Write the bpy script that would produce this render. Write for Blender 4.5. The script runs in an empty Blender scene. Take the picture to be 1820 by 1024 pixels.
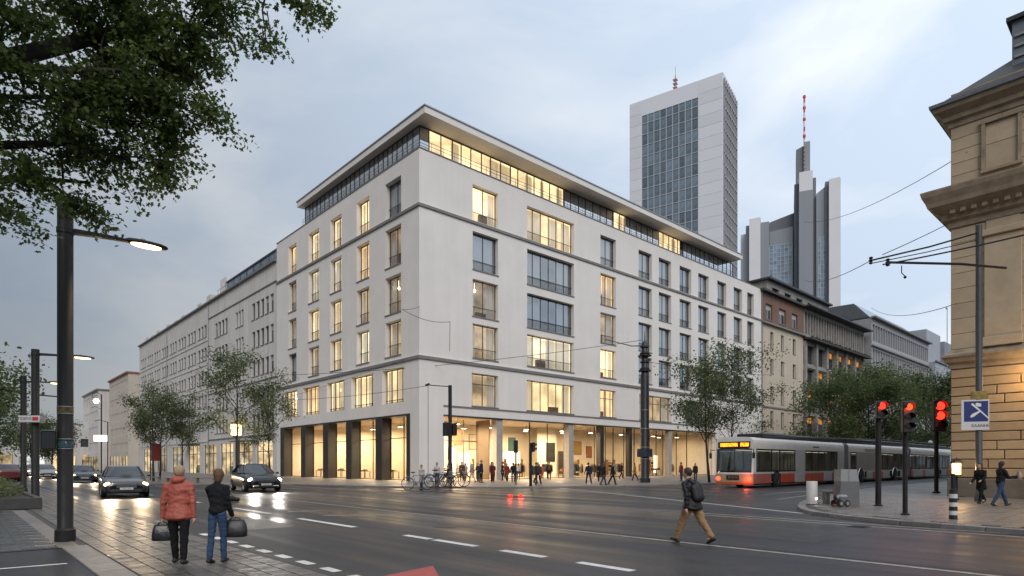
import bpy, bmesh, math, random
from mathutils import Vector, Matrix, noise as mnoise
PI = math.pi
rad = math.radians
random.seed(7)
S = bpy.context.scene
COL = S.collection

# ------------------------------------------------------------------ camera
# street frame: X runs east along the right-hand facade, Y north along the left-hand street,
# origin at the foot of the corner building
YAW = rad(42.35)
cam_d = bpy.data.cameras.new('camera')
cam = bpy.data.objects.new('camera', cam_d)
COL.objects.link(cam)
cam.location = (-31.24, -46.76, 1.7)
cam.rotation_euler = (PI/2, 0, -YAW)
cam_d.sensor_width = 36.0
cam_d.lens = 36.0*1090.0/1820.0
cam_d.shift_y = 313.0/1820.0
cam_d.clip_start = 0.1
cam_d.clip_end = 6000.0
S.camera = cam

# ------------------------------------------------------------------ world: dusk overcast
SUN_AZ = math.atan2(-0.80, -0.60)        # where the light comes from
SUN_EL = rad(38)
w = bpy.data.worlds.new('World')
S.world = w
w.use_nodes = True
nt = w.node_tree
nt.nodes.clear()
def wn(t, **k):
    n = nt.nodes.new(t)
    for a, b in k.items():
        setattr(n, a, b)
    return n
out = wn('ShaderNodeOutputWorld')
bg = wn('ShaderNodeBackground')
sky = wn('ShaderNodeTexSky', sky_type='NISHITA', sun_disc=False)
sky.sun_elevation = SUN_EL
sky.sun_rotation = PI/2 - SUN_AZ
sky.altitude = 100
sky.air_density = 1.3
sky.dust_density = 1.0
tc = wn('ShaderNodeTexCoord')
mp = wn('ShaderNodeMapping')
mp.inputs['Scale'].default_value = (1.0, 1.0, 2.6)
mp.inputs['Location'].default_value = (3.1, 0.7, 0.2)
nz = wn('ShaderNodeTexNoise')
nz.inputs['Scale'].default_value = 1.9
nz.inputs['Detail'].default_value = 6
nz.inputs['Roughness'].default_value = 0.5
nz.inputs['Distortion'].default_value = 0.35
cr = wn('ShaderNodeValToRGB')
cr.color_ramp.elements[0].position = 0.40
cr.color_ramp.elements[0].color = (0.555, 0.65, 0.785, 1)
cr.color_ramp.elements[1].position = 0.62
cr.color_ramp.elements[1].color = (0.83, 0.865, 0.905, 1)
# the cloud deck is brighter towards the east and overhead, duller low in the north-west
dp = wn('ShaderNodeVectorMath', operation='DOT_PRODUCT')
dp.inputs[1].default_value = (0.52, -0.27, 0.66)
mr = wn('ShaderNodeMapRange')
mr.inputs['From Min'].default_value = -0.27
mr.inputs['From Max'].default_value = 0.80
mr.inputs['To Min'].default_value = 0.24
mr.inputs['To Max'].default_value = 1.0
mul = wn('ShaderNodeMix', data_type='RGBA', blend_type='MULTIPLY')
mul.inputs['Factor'].default_value = 1.0
sk = wn('ShaderNodeMix', data_type='RGBA', blend_type='MULTIPLY')
sk.inputs['Factor'].default_value = 1.0
sk.inputs['B'].default_value = (0.10, 0.10, 0.10, 1)
mx = wn('ShaderNodeMix', data_type='RGBA')
mx.inputs['Factor'].default_value = 0.96
L = nt.links.new
L(tc.outputs['Generated'], mp.inputs['Vector'])
L(mp.outputs[0], nz.inputs['Vector'])
L(nz.outputs['Fac'], cr.inputs[0])
L(tc.outputs['Generated'], dp.inputs[0])
L(dp.outputs['Value'], mr.inputs['Value'])
L(cr.outputs[0], mul.inputs['A'])
L(mr.outputs[0], mul.inputs['B'])
L(sky.outputs[0], sk.inputs['A'])
L(sk.outputs['Result'], mx.inputs['A'])
L(mul.outputs['Result'], mx.inputs['B'])
L(mx.outputs['Result'], bg.inputs['Color'])
bg.inputs['Strength'].default_value = 0.97
L(bg.outputs[0], out.inputs['Surface'])

# ------------------------------------------------------------------ soft sun behind the cloud
sd = bpy.data.lights.new('sun', 'SUN')
sd.energy = 1.2
sd.angle = rad(35)
sd.color = (1.0, 0.93, 0.88)
so = bpy.data.objects.new('sun', sd)
COL.objects.link(so)
sv = Vector((math.cos(SUN_EL)*math.cos(SUN_AZ), math.cos(SUN_EL)*math.sin(SUN_AZ), math.sin(SUN_EL)))
so.rotation_euler = sv.to_track_quat('Z', 'Y').to_euler()
so.location = sv*200

# ------------------------------------------------------------------ render
S.view_settings.view_transform = 'Standard'
S.view_settings.look = 'None'
S.view_settings.exposure = 0.52
S.view_settings.gamma = 1.0
S.view_settings.use_curve_mapping = False
S.render.engine = 'CYCLES'
S.cycles.use_denoising = True
S.cycles.max_bounces = 6
S.cycles.diffuse_bounces = 3
S.cycles.glossy_bounces = 3
S.cycles.transmission_bounces = 4
S.cycles.transparent_max_bounces = 16
S.cycles.sample_clamp_indirect = 4.0
S.cycles.caustics_reflective = False
S.cycles.caustics_refractive = False

# ------------------------------------------------------------------ materials
MATS = {}
def mat(name, col, rough=0.7, metal=0.0, noise=0.0, nscale=4.0, bump=0.0, bscale=30.0, spec=0.5,
        emit=None, estr=0.0, rvar=0.0, col2=None, coord='Object', stretch=None, orand=0.0, detail=4, coat=0.0, sample=True, streak=0.0):
    """Principled material: base colour varied by noise between col and col2, per-object variation, bump."""
    if name in MATS:
        return MATS[name]
    m = bpy.data.materials.new(name)
    m.use_nodes = True
    t = m.node_tree
    b = t.nodes['Principled BSDF']
    b.inputs['Base Color'].default_value = (*col, 1)
    b.inputs['Roughness'].default_value = rough
    b.inputs['Metallic'].default_value = metal
    b.inputs['Specular IOR Level'].default_value = spec
    if coat:
        b.inputs['Coat Weight'].default_value = coat
        b.inputs['Coat Roughness'].default_value = 0.06
    if emit:
        b.inputs['Emission Color'].default_value = (*emit, 1)
        b.inputs['Emission Strength'].default_value = estr
        if not sample:
            m.cycles.emission_sampling = 'NONE'
    k = t.links.new
    if noise or bump or rvar or orand:
        c = t.nodes.new('ShaderNodeTexCoord')
        src = c.outputs[coord]
        if stretch:
            mm = t.nodes.new('ShaderNodeMapping')
            mm.inputs['Scale'].default_value = stretch
            k(src, mm.inputs['Vector'])
            src = mm.outputs[0]
        if noise or rvar or orand:
            n = t.nodes.new('ShaderNodeTexNoise')
            n.inputs['Scale'].default_value = nscale
            n.inputs['Detail'].default_value = detail
            n.inputs['Roughness'].default_value = 0.6
            k(src, n.inputs['Vector'])
            fac = n.outputs['Fac']
        if noise or orand:
            c2 = col2 or tuple(max(0.0, x*(1-noise)) for x in col)
            r = t.nodes.new('ShaderNodeValToRGB')
            r.color_ramp.elements[0].position = 0.3
            r.color_ramp.elements[1].position = 0.7
            r.color_ramp.elements[0].color = (*c2, 1)
            r.color_ramp.elements[1].color = (*col, 1)
            k(fac, r.inputs[0])
            res = r.outputs[0]
            if orand:
                oi = t.nodes.new('ShaderNodeObjectInfo')
                mrn = t.nodes.new('ShaderNodeMapRange')
                mrn.inputs['To Min'].default_value = 1-orand
                mrn.inputs['To Max'].default_value = 1+orand
                k(oi.outputs['Random'], mrn.inputs['Value'])
                mu = t.nodes.new('ShaderNodeMix')
                mu.data_type = 'RGBA'
                mu.blend_type = 'MULTIPLY'
                mu.inputs['Factor'].default_value = 1
                k(res, mu.inputs['A'])
                k(mrn.outputs[0], mu.inputs['B'])
                res = mu.outputs['Result']
            if streak:
                sm = t.nodes.new('ShaderNodeMapping')
                sm.inputs['Scale'].default_value = (1.1, 1.1, 0.045)
                k(c.outputs['Object'], sm.inputs['Vector'])
                sn = t.nodes.new('ShaderNodeTexNoise')
                sn.inputs['Scale'].default_value = 1.6
                sn.inputs['Detail'].default_value = 7
                sn.inputs['Roughness'].default_value = 0.65
                k(sm.outputs[0], sn.inputs['Vector'])
                sr = t.nodes.new('ShaderNodeMapRange')
                sr.inputs['From Min'].default_value = 0.38
                sr.inputs['From Max'].default_value = 0.62
                sr.inputs['To Min'].default_value = 1-streak
                sr.inputs['To Max'].default_value = 1.0
                k(sn.outputs['Fac'], sr.inputs['Value'])
                mu2 = t.nodes.new('ShaderNodeMix')
                mu2.data_type = 'RGBA'
                mu2.blend_type = 'MULTIPLY'
                mu2.inputs['Factor'].default_value = 1
                k(res, mu2.inputs['A'])
                k(sr.outputs[0], mu2.inputs['B'])
                res = mu2.outputs['Result']
            k(res, b.inputs['Base Color'])
        if rvar:
            q = t.nodes.new('ShaderNodeMapRange')
            q.inputs['From Min'].default_value = 0.35
            q.inputs['From Max'].default_value = 0.65
            q.inputs['To Min'].default_value = max(0.02, rough-rvar)
            q.inputs['To Max'].default_value = min(1.0, rough+rvar)
            k(fac, q.inputs['Value'])
            k(q.outputs[0], b.inputs['Roughness'])
        if bump:
            n2 = t.nodes.new('ShaderNodeTexNoise')
            n2.inputs['Scale'].default_value = bscale
            n2.inputs['Detail'].default_value = 5
            k(src, n2.inputs['Vector'])
            bp = t.nodes.new('ShaderNodeBump')
            bp.inputs['Strength'].default_value = bump
            bp.inputs['Distance'].default_value = 0.02
            k(n2.outputs['Fac'], bp.inputs['Height'])
            k(bp.outputs[0], b.inputs['Normal'])
    MATS[name] = m
    return m

def glass(name, tint=(0.9, 0.95, 0.97), base=0.06, rough=0.02, refl=(0.9, 0.95, 1.0), wav=0.0):
    """thin architectural glass: see-through with a Fresnel reflection"""
    if name in MATS:
        return MATS[name]
    m = bpy.data.materials.new(name)
    m.use_nodes = True
    t = m.node_tree
    t.nodes.clear()
    o = t.nodes.new('ShaderNodeOutputMaterial')
    tr = t.nodes.new('ShaderNodeBsdfTransparent')
    tr.inputs[0].default_value = (*tint, 1)
    gl = t.nodes.new('ShaderNodeBsdfAnisotropic')
    gl.inputs['Color'].default_value = (*refl, 1)
    gl.inputs['Roughness'].default_value = rough
    fr = t.nodes.new('ShaderNodeLayerWeight')
    fr.inputs['Blend'].default_value = 0.5
    pw = t.nodes.new('ShaderNodeMath')
    pw.operation = 'POWER'
    pw.inputs[1].default_value = 4.5
    mrn = t.nodes.new('ShaderNodeMapRange')
    mrn.inputs['To Min'].default_value = base
    mrn.inputs['To Max'].default_value = 0.92
    mxs = t.nodes.new('ShaderNodeMixShader')
    k = t.links.new
    if wav:
        c = t.nodes.new('ShaderNodeTexCoord')
        n = t.nodes.new('ShaderNodeTexNoise')
        n.inputs['Scale'].default_value = 0.7
        k(c.outputs['Object'], n.inputs['Vector'])
        bp = t.nodes.new('ShaderNodeBump')
        bp.inputs['Strength'].default_value = wav
        bp.inputs['Distance'].default_value = 0.05
        k(n.outputs['Fac'], bp.inputs['Height'])
        k(bp.outputs[0], gl.inputs['Normal'])
    k(fr.outputs['Facing'], pw.inputs[0])
    k(pw.outputs[0], mrn.inputs['Value'])
    k(mrn.outputs[0], mxs.inputs['Fac'])
    k(tr.outputs[0], mxs.inputs[1])
    k(gl.outputs[0], mxs.inputs[2])
    k(mxs.outputs[0], o.inputs['Surface'])
    MATS[name] = m
    return m

def emis(name, col, s, sample=False, noise=0.0, nscale=0.6, col2=None, orand=0.0):
    if name in MATS:
        return MATS[name]
    m = bpy.data.materials.new(name)
    m.use_nodes = True
    t = m.node_tree
    t.nodes.clear()
    o = t.nodes.new('ShaderNodeOutputMaterial')
    e = t.nodes.new('ShaderNodeEmission')
    e.inputs[0].default_value = (*col, 1)
    e.inputs[1].default_value = s
    k = t.links.new
    k(e.outputs[0], o.inputs[0])
    if noise:
        c = t.nodes.new('ShaderNodeTexCoord')
        oi = t.nodes.new('ShaderNodeObjectInfo')
        ad = t.nodes.new('ShaderNodeVectorMath')
        sc = t.nodes.new('ShaderNodeVectorMath')
        sc.operation = 'SCALE'
        sc.inputs[0].default_value = (37, 51, 23)
        k(oi.outputs['Random'], sc.inputs['Scale'])
        k(c.outputs['Object'], ad.inputs[0])
        k(sc.outputs[0], ad.inputs[1])
        n = t.nodes.new('ShaderNodeTexNoise')
        n.inputs['Scale'].default_value = nscale
        n.inputs['Detail'].default_value = 3
        k(ad.outputs[0], n.inputs['Vector'])
        r = t.nodes.new('ShaderNodeValToRGB')
        r.color_ramp.elements[0].position = 0.35
        r.color_ramp.elements[1].position = 0.65
        r.color_ramp.elements[0].color = (*(col2 or tuple(x*(1-noise) for x in col)), 1)
        r.color_ramp.elements[1].color = (*col, 1)
        k(n.outputs['Fac'], r.inputs[0])
        k(r.outputs[0], e.inputs[0])
        if orand:
            q = t.nodes.new('ShaderNodeMapRange')
            q.inputs['To Min'].default_value = s*(1-orand)
            q.inputs['To Max'].default_value = s*(1+orand)
            k(oi.outputs['Random'], q.inputs['Value'])
            k(q.outputs[0], e.inputs[1])
    if not sample:
        m.cycles.emission_sampling = 'NONE'
    MATS[name] = m
    return m

# ------------------------------------------------------------------ mesh builder
class MB:
    def __init__(self):
        self.v, self.f, self.m = [], [], []
        self.mi = 0
    def add(self, vs, fs):
        n = len(self.v)
        self.v.extend(tuple(p) for p in vs)
        for q in fs:
            self.f.append(tuple(n+i for i in q))
            self.m.append(self.mi)
        return self
    def box(self, x0, x1, y0, y1, z0, z1):
        vs = [(x0,y0,z0),(x1,y0,z0),(x1,y1,z0),(x0,y1,z0),(x0,y0,z1),(x1,y0,z1),(x1,y1,z1),(x0,y1,z1)]
        return self.add(vs, [(3,2,1,0),(4,5,6,7),(0,1,5,4),(1,2,6,5),(2,3,7,6),(3,0,4,7)])
    def cbox(self, x0, x1, y0, y1, z0, z1, c=0.01):
        """box with chamfered edges"""
        bm = bmesh.new()
        bmesh.ops.create_cube(bm, size=1)
        for v in bm.verts:
            v.co = Vector((x0+(v.co.x+.5)*(x1-x0), y0+(v.co.y+.5)*(y1-y0), z0+(v.co.z+.5)*(z1-z0)))
        bmesh.ops.bevel(bm, geom=bm.edges[:], offset=c, segments=1, affect='EDGES')
        bm.verts.index_update()
        self.add([v.co[:] for v in bm.verts], [[v.index for v in f.verts] for f in bm.faces])
        bm.free()
        return self
    def quad(self, a, b, c, d):
        return self.add([a, b, c, d], [(0,1,2,3)])
    def prism(self, pts, z0, z1):
        n = len(pts)
        vs = [(p[0],p[1],z0) for p in pts]+[(p[0],p[1],z1) for p in pts]
        fs = [tuple(range(n-1,-1,-1)), tuple(range(n,2*n))]+[(i,(i+1)%n,n+(i+1)%n,n+i) for i in range(n)]
        return self.add(vs, fs)
    def ext(self, pts, axis, a, b):
        """polygon given in the two other axes, extruded along axis from a to b"""
        def P(p, t):
            return {'x': (t,p[0],p[1]), 'y': (p[0],t,p[1]), 'z': (p[0],p[1],t)}[axis]
        n = len(pts)
        vs = [P(p,a) for p in pts]+[P(p,b) for p in pts]
        fs = [tuple(range(n-1,-1,-1)), tuple(range(n,2*n))]+[(i,(i+1)%n,n+(i+1)%n,n+i) for i in range(n)]
        return self.add(vs, fs)
    def cyl(self, p0, p1, r0, r1=None, n=12, cap=True):
        r1 = r0 if r1 is None else r1
        p0, p1 = Vector(p0), Vector(p1)
        d = (p1-p0)
        if d.length < 1e-6:
            return self
        q = d.normalized()
        a = q.orthogonal().normalized()
        b = q.cross(a)
        vs = []
        for p, r in ((p0,r0),(p1,r1)):
            for i in range(n):
                t = 2*PI*i/n
                vs.append(p+a*(r*math.cos(t))+b*(r*math.sin(t)))
        fs = [(i,(i+1)%n,n+(i+1)%n,n+i) for i in range(n)]
        if cap:
            fs += [tuple(range(n-1,-1,-1)), tuple(range(n,2*n))]
        return self.add(vs, fs)
    def tube(self, path, r, n=8, r1=None):
        P = [Vector(p) for p in path]
        m = len(P)
        rings = []
        up = None
        for i, p in enumerate(P):
            d = (P[min(i+1,m-1)]-P[max(i-1,0)]).normalized()
            if up is None:
                up = d.orthogonal().normalized()
            a = (up-d*up.dot(d))
            a = a.normalized() if a.length > 1e-5 else d.orthogonal().normalized()
            up = a
            b = d.cross(a)
            rr = r if r1 is None else r+(r1-r)*i/(m-1)
            rings.append([p+a*(rr*math.cos(2*PI*j/n))+b*(rr*math.sin(2*PI*j/n)) for j in range(n)])
        vs = [v for g in rings for v in g]
        fs = [(i*n+j, i*n+(j+1)%n, (i+1)*n+(j+1)%n, (i+1)*n+j) for i in range(m-1) for j in range(n)]
        fs += [tuple(range(n-1,-1,-1)), tuple(range((m-1)*n, m*n))]
        return self.add(vs, fs)
    def lathe(self, prof, n=20, o=(0,0,0), axis='z'):
        vs = []
        for r, z in prof:
            for j in range(n):
                t = 2*PI*j/n
                c, s = r*math.cos(t), r*math.sin(t)
                p = {'z': (c,s,z), 'x': (z,c,s), 'y': (c,z,s)}[axis]
                vs.append((p[0]+o[0], p[1]+o[1], p[2]+o[2]))
        m = len(prof)
        fs = [(i*n+j, i*n+(j+1)%n, (i+1)*n+(j+1)%n, (i+1)*n+j) for i in range(m-1) for j in range(n)]
        fs += [tuple(range(n-1,-1,-1)), tuple(range((m-1)*n, m*n))]
        return self.add(vs, fs)
    def ball(self, c, r, nu=12, nv=8):
        if not hasattr(r, '__len__'):
            r = (r,r,r)
        vs = [(c[0],c[1],c[2]+r[2])]
        for i in range(1, nv):
            a = PI*i/nv
            for j in range(nu):
                t = 2*PI*j/nu
                vs.append((c[0]+r[0]*math.sin(a)*math.cos(t), c[1]+r[1]*math.sin(a)*math.sin(t), c[2]+r[2]*math.cos(a)))
        vs.append((c[0],c[1],c[2]-r[2]))
        fs = [(0,1+j,1+(j+1)%nu) for j in range(nu)]
        for i in range(nv-2):
            for j in range(nu):
                a, b = 1+i*nu+j, 1+i*nu+(j+1)%nu
                fs.append((a, a+nu, b+nu, b))
        e = len(vs)-1
        k = 1+(nv-2)*nu
        fs += [(k+j, e, k+(j+1)%nu) for j in range(nu)]
        return self.add(vs, fs)
    def cap(self, p0, r0, p1, r1, n=12):
        """tapered capsule"""
        self.ball(p0, r0, n, 8)
        self.ball(p1, r1, n, 8)
        return self.cyl(p0, p1, r0, r1, n)
    def mesh(self, name, mats=(), smooth=False):
        me = bpy.data.meshes.new(name)
        me.from_pydata(self.v, [], self.f)
        for m in (mats if isinstance(mats, (list,tuple)) else [mats]):
            me.materials.append(m)
        if isinstance(mats, (list,tuple)) and len(mats) > 1:
            me.polygons.foreach_set('material_index', self.m)
        if smooth:
            me.polygons.foreach_set('use_smooth', [True]*len(me.polygons))
        me.update()
        return me
    def build(self, name, mats, parent=None, loc=(0,0,0), rz=0.0, smooth=False, angle=None):
        me = self.mesh(name, mats, smooth)
        if angle is not None:
            me.polygons.foreach_set('use_smooth', [True]*len(me.polygons))
            try:
                me.set_sharp_from_angle(angle=rad(angle))
            except Exception:
                pass
        return put(name, me, parent, loc, rz)

def put(name, me, parent=None, loc=(0,0,0), rz=0.0, scale=None):
    o = bpy.data.objects.new(name, me)
    COL.objects.link(o)
    o.location = loc
    if rz:
        o.rotation_euler = (0,0,rz)
    if scale:
        o.scale = scale
    if parent:
        o.parent = parent
    return o

def tag(o, label=None, cat=None, group=None, kind=None):
    if label: o['label'] = label
    if cat: o['category'] = cat
    if group: o['group'] = group
    if kind: o['kind'] = kind
    return o

def thing(name, label, cat, loc=(0,0,0), rz=0.0, group=None, scale=None):
    o = bpy.data.objects.new(name, None)
    o.empty_display_size = 0.2
    COL.objects.link(o)
    o.location = loc
    o.rotation_euler = (0,0,rz)
    if scale:
        o.scale = (scale,)*3
    return tag(o, label, cat, group)

def copy_tree(o, parent=None):
    c = o.copy()
    COL.objects.link(c)
    c.parent = parent
    for ch in list(o.children):
        copy_tree(ch, c)
    return c

_txt = bpy.data.scenes.new('text_work')
def text(parent, s, size, m, loc, rot=(PI/2,0,0), name='lettering', extrude=0.002, align='CENTER', sx=1.0):
    cu = bpy.data.curves.new(name, 'FONT')
    cu.body = s
    cu.size = size
    cu.extrude = extrude
    cu.resolution_u = 3
    cu.align_x = align
    cu.align_y = 'CENTER'
    ob = bpy.data.objects.new('text_tmp', cu)
    _txt.collection.objects.link(ob)
    vl = _txt.view_layers[0]
    vl.update()
    me = bpy.data.meshes.new_from_object(ob.evaluated_get(vl.depsgraph), depsgraph=vl.depsgraph)
    bpy.data.objects.remove(ob)
    me.name = name
    me.materials.clear()
    me.materials.append(m)
    o = put(name, me, parent, loc)
    o.rotation_euler = rot
    o.scale = (sx,1,1)
    return o

def structure(o):
    return tag(o, kind='structure')

# shared materials
M_plaster = mat('plaster_white', (0.76,0.73,0.695), 0.85, noise=0.09, nscale=0.35, bump=0.08, bscale=40, detail=8, streak=0.03)
M_plaster_grey = mat('plaster_grey', (0.69,0.665,0.64), 0.85, noise=0.14, nscale=0.3, bump=0.1, bscale=20, detail=8, streak=0.16)
M_plaster_cream = mat('plaster_cream', (0.60,0.52,0.41), 0.85, noise=0.12, nscale=0.4, bump=0.1, bscale=20, streak=0.15)
M_frame = mat('window_frame_dark', (0.055,0.055,0.058), 0.45, noise=0.15, nscale=3)
M_frame_w = mat('window_frame_pale', (0.55,0.55,0.55), 0.5, noise=0.1, nscale=3)
M_bronze = mat('dark_bronze_cladding', (0.035,0.031,0.028), 0.45, noise=0.3, nscale=0.8, rvar=0.12)
M_ledge = mat('ledge_grey', (0.22,0.21,0.20), 0.75, noise=0.25, nscale=2)
M_metal = mat('galvanised_steel', (0.35,0.36,0.37), 0.45, 0.8, noise=0.2, nscale=6)
M_pole = mat('pole_dark_paint', (0.016,0.016,0.017), 0.55, spec=0.3, noise=0.35, nscale=3, rvar=0.1, bump=0.05, bscale=40)
M_black = mat('black_plastic', (0.015,0.015,0.016), 0.45, noise=0.2, nscale=6)
M_rubber = mat('rubber', (0.018,0.018,0.018), 0.8, noise=0.2, nscale=12)
M_wire = mat('wire_dark', (0.02,0.02,0.022), 0.6)
M_glass = glass('window_glass', base=0.08)
M_glass_pent = glass('penthouse_glass', tint=(0.8,0.86,0.9), base=0.55, rough=0.03, wav=0.06)
M_glass_dark = glass('window_glass_reflective', tint=(0.78,0.84,0.88), base=0.28, rough=0.03, wav=0.06)
M_shopglass = glass('shop_glass', base=0.035)
M_curtain = None
def curtain_mat(name, col):
    if name in MATS:
        return MATS[name]
    m = bpy.data.materials.new(name)
    m.use_nodes = True
    t = m.node_tree
    t.nodes.clear()
    o = t.nodes.new('ShaderNodeOutputMaterial')
    d = t.nodes.new('ShaderNodeBsdfDiffuse')
    tl = t.nodes.new('ShaderNodeBsdfTranslucent')
    d.inputs[0].default_value = (*col,1)
    tl.inputs[0].default_value = (*col,1)
    x = t.nodes.new('ShaderNodeMixShader')
    x.inputs[0].default_value = 0.55
    t.links.new(d.outputs[0], x.inputs[1])
    t.links.new(tl.outputs[0], x.inputs[2])
    t.links.new(x.outputs[0], o.inputs[0])
    MATS[name] = m
    return m
M_curtain = curtain_mat('curtain_pale', (0.80,0.78,0.75))
M_room_lit = emis('lit_room', (1.0,0.70,0.36), 1.5, noise=0.5, nscale=0.45, orand=0.25)
M_room_lit2 = emis('lit_room_pale', (1.0,0.80,0.52), 1.25, noise=0.5, nscale=0.6, orand=0.3)
M_room_lit3 = emis('lit_room_amber', (1.0,0.62,0.28), 1.2, noise=0.55, nscale=0.5, orand=0.3)
M_room_dim = emis('dim_lit_room', (0.95,0.66,0.38), 0.55, noise=0.7, nscale=0.5, orand=0.4)
M_room_dark = mat('unlit_room', (0.30,0.31,0.32), 0.9, noise=0.4, nscale=0.8)
# ================================================================== ground, roads, pavements
def asphalt(name, c1, c2, rough, rv):
    m = bpy.data.materials.new(name)
    m.use_nodes = True
    t = m.node_tree
    b = t.nodes['Principled BSDF']
    k = t.links.new
    c = t.nodes.new('ShaderNodeTexCoord')
    def nz(s, d=4):
        n = t.nodes.new('ShaderNodeTexNoise')
        n.inputs['Scale'].default_value = s
        n.inputs['Detail'].default_value = d
        k(c.outputs['Object'], n.inputs['Vector'])
        return n.outputs['Fac']
    big, fine, grit = nz(0.16, 5), nz(55, 5), nz(14, 6)
    # worn wheel tracks run along the street
    mp2 = t.nodes.new('ShaderNodeMapping')
    mp2.inputs['Scale'].default_value = (1.0, 0.05, 1)
    k(c.outputs['Object'], mp2.inputs['Vector'])
    ns = t.nodes.new('ShaderNodeTexNoise')
    ns.inputs['Scale'].default_value = 0.9
    ns.inputs['Detail'].default_value = 6
    k(mp2.outputs[0], ns.inputs['Vector'])
    r = t.nodes.new('ShaderNodeValToRGB')
    r.color_ramp.elements[0].position = 0.35
    r.color_ramp.elements[1].position = 0.68
    r.color_ramp.elements[0].color = (*c1,1)
    r.color_ramp.elements[1].color = (*c2,1)
    k(big, r.inputs[0])
    r2 = t.nodes.new('ShaderNodeValToRGB')
    r2.color_ramp.elements[0].position = 0.38
    r2.color_ramp.elements[1].position = 0.66
    r2.color_ramp.elements[0].color = (0.55,0.55,0.55,1)
    r2.color_ramp.elements[1].color = (1.5,1.5,1.5,1)
    k(fine, r2.inputs[0])
    m1 = t.nodes.new('ShaderNodeMix'); m1.data_type = 'RGBA'; m1.blend_type = 'MULTIPLY'; m1.inputs['Factor'].default_value = 1
    k(r.outputs[0], m1.inputs['A']); k(r2.outputs[0], m1.inputs['B'])
    r3 = t.nodes.new('ShaderNodeValToRGB')
    r3.color_ramp.elements[0].position = 0.35
    r3.color_ramp.elements[1].position = 0.7
    r3.color_ramp.elements[0].color = (0.58,0.58,0.59,1)
    r3.color_ramp.elements[1].color = (1.45,1.42,1.38,1)
    k(ns.outputs['Fac'], r3.inputs[0])
    m2 = t.nodes.new('ShaderNodeMix'); m2.data_type = 'RGBA'; m2.blend_type = 'MULTIPLY'; m2.inputs['Factor'].default_value = 1
    k(m1.outputs['Result'], m2.inputs['A']); k(r3.outputs[0], m2.inputs['B'])
    # cracks and patch seams
    vo = t.nodes.new('ShaderNodeTexVoronoi'); vo.feature = 'DISTANCE_TO_EDGE'; vo.inputs['Scale'].default_value = 0.22
    dn = t.nodes.new('ShaderNodeMix'); dn.data_type = 'VECTOR'; dn.inputs['Factor'].default_value = 0.06
    nc = t.nodes.new('ShaderNodeTexNoise'); nc.inputs['Scale'].default_value = 1.5; nc.inputs['Detail'].default_value = 6
    k(c.outputs['Object'], nc.inputs['Vector'])
    va = t.nodes.new('ShaderNodeVectorMath'); va.operation = 'ADD'
    vs = t.nodes.new('ShaderNodeVectorMath'); vs.operation = 'SCALE'; vs.inputs['Scale'].default_value = 1.2
    k(nc.outputs['Color'], vs.inputs[0]); k(c.outputs['Object'], va.inputs[0]); k(vs.outputs[0], va.inputs[1])
    k(va.outputs[0], vo.inputs['Vector'])
    rc = t.nodes.new('ShaderNodeValToRGB')
    rc.color_ramp.elements[0].position = 0.0
    rc.color_ramp.elements[1].position = 0.006
    rc.color_ramp.elements[0].color = (0.55,0.55,0.55,1)
    rc.color_ramp.elements[1].color = (1,1,1,1)
    k(vo.outputs['Distance'], rc.inputs[0])
    m3 = t.nodes.new('ShaderNodeMix'); m3.data_type = 'RGBA'; m3.blend_type = 'MULTIPLY'; m3.inputs['Factor'].default_value = 0.7
    k(m2.outputs['Result'], m3.inputs['A']); k(rc.outputs[0], m3.inputs['B'])
    k(m3.outputs['Result'], b.inputs['Base Color'])
    b.inputs['Specular IOR Level'].default_value = 0.30
    ra = t.nodes.new('ShaderNodeMapRange')
    ra.inputs['From Min'].default_value = 0.36; ra.inputs['From Max'].default_value = 0.64
    ra.inputs['To Min'].default_value = rough-rv; ra.inputs['To Max'].default_value = rough+rv
    k(ns.outputs['Fac'], ra.inputs['Value'])
    k(ra.outputs[0], b.inputs['Roughness'])
    bp = t.nodes.new('ShaderNodeBump'); bp.inputs['Strength'].default_value = 0.30; bp.inputs['Distance'].default_value = 0.012
    ad = t.nodes.new('ShaderNodeMath'); ad.operation = 'ADD'
    k(fine, ad.inputs[0]); k(grit, ad.inputs[1])
    k(ad.outputs[0], bp.inputs['Height']); k(bp.outputs[0], b.inputs['Normal'])
    MATS[name] = m
    return m
M_asph = asphalt('asphalt_damp', (0.019,0.020,0.024), (0.042,0.042,0.044), 0.46, 0.17)
M_asph2 = asphalt('asphalt_dark_damp', (0.014,0.015,0.018), (0.028,0.028,0.030), 0.40, 0.12)
M_white = mat('road_paint_white', (0.72,0.71,0.69), 0.6, noise=0.35, nscale=6, bump=0.2, bscale=80, detail=8)
M_worn = mat('road_paint_worn', (0.42,0.37,0.32), 0.55, noise=0.6, nscale=5, col2=(0.16,0.145,0.13), detail=8)
M_pavebed = mat('pavement_bed', (0.20,0.185,0.17), 0.5, noise=0.4, nscale=0.5, bump=0.2, bscale=12, rvar=0.15, detail=8)
M_joint = mat('paving_joint_dark', (0.06,0.057,0.054), 0.75, noise=0.3, nscale=9)
M_sett = mat('granite_sett_damp', (0.105,0.098,0.092), 0.44, noise=0.5, nscale=5, bump=0.6, bscale=22, rvar=0.16, orand=0.30)
M_slab = mat('paving_slab_damp', (0.165,0.148,0.132), 0.42, noise=0.4, nscale=5, bump=0.35, bscale=24, rvar=0.14, orand=0.22)
M_slabd = mat('paving_slab_wet_dark', (0.060,0.060,0.062), 0.30, noise=0.45, nscale=5, bump=0.35, bscale=24, rvar=0.14, orand=0.25)
M_kerb = mat('granite_kerb', (0.21,0.20,0.19), 0.55, noise=0.35, nscale=8, bump=0.3, bscale=30, orand=0.18)
M_red = mat('red_cycle_surface', (0.42,0.075,0.062), 0.6, noise=0.3, nscale=5, bump=0.3, bscale=60, detail=8)

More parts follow.
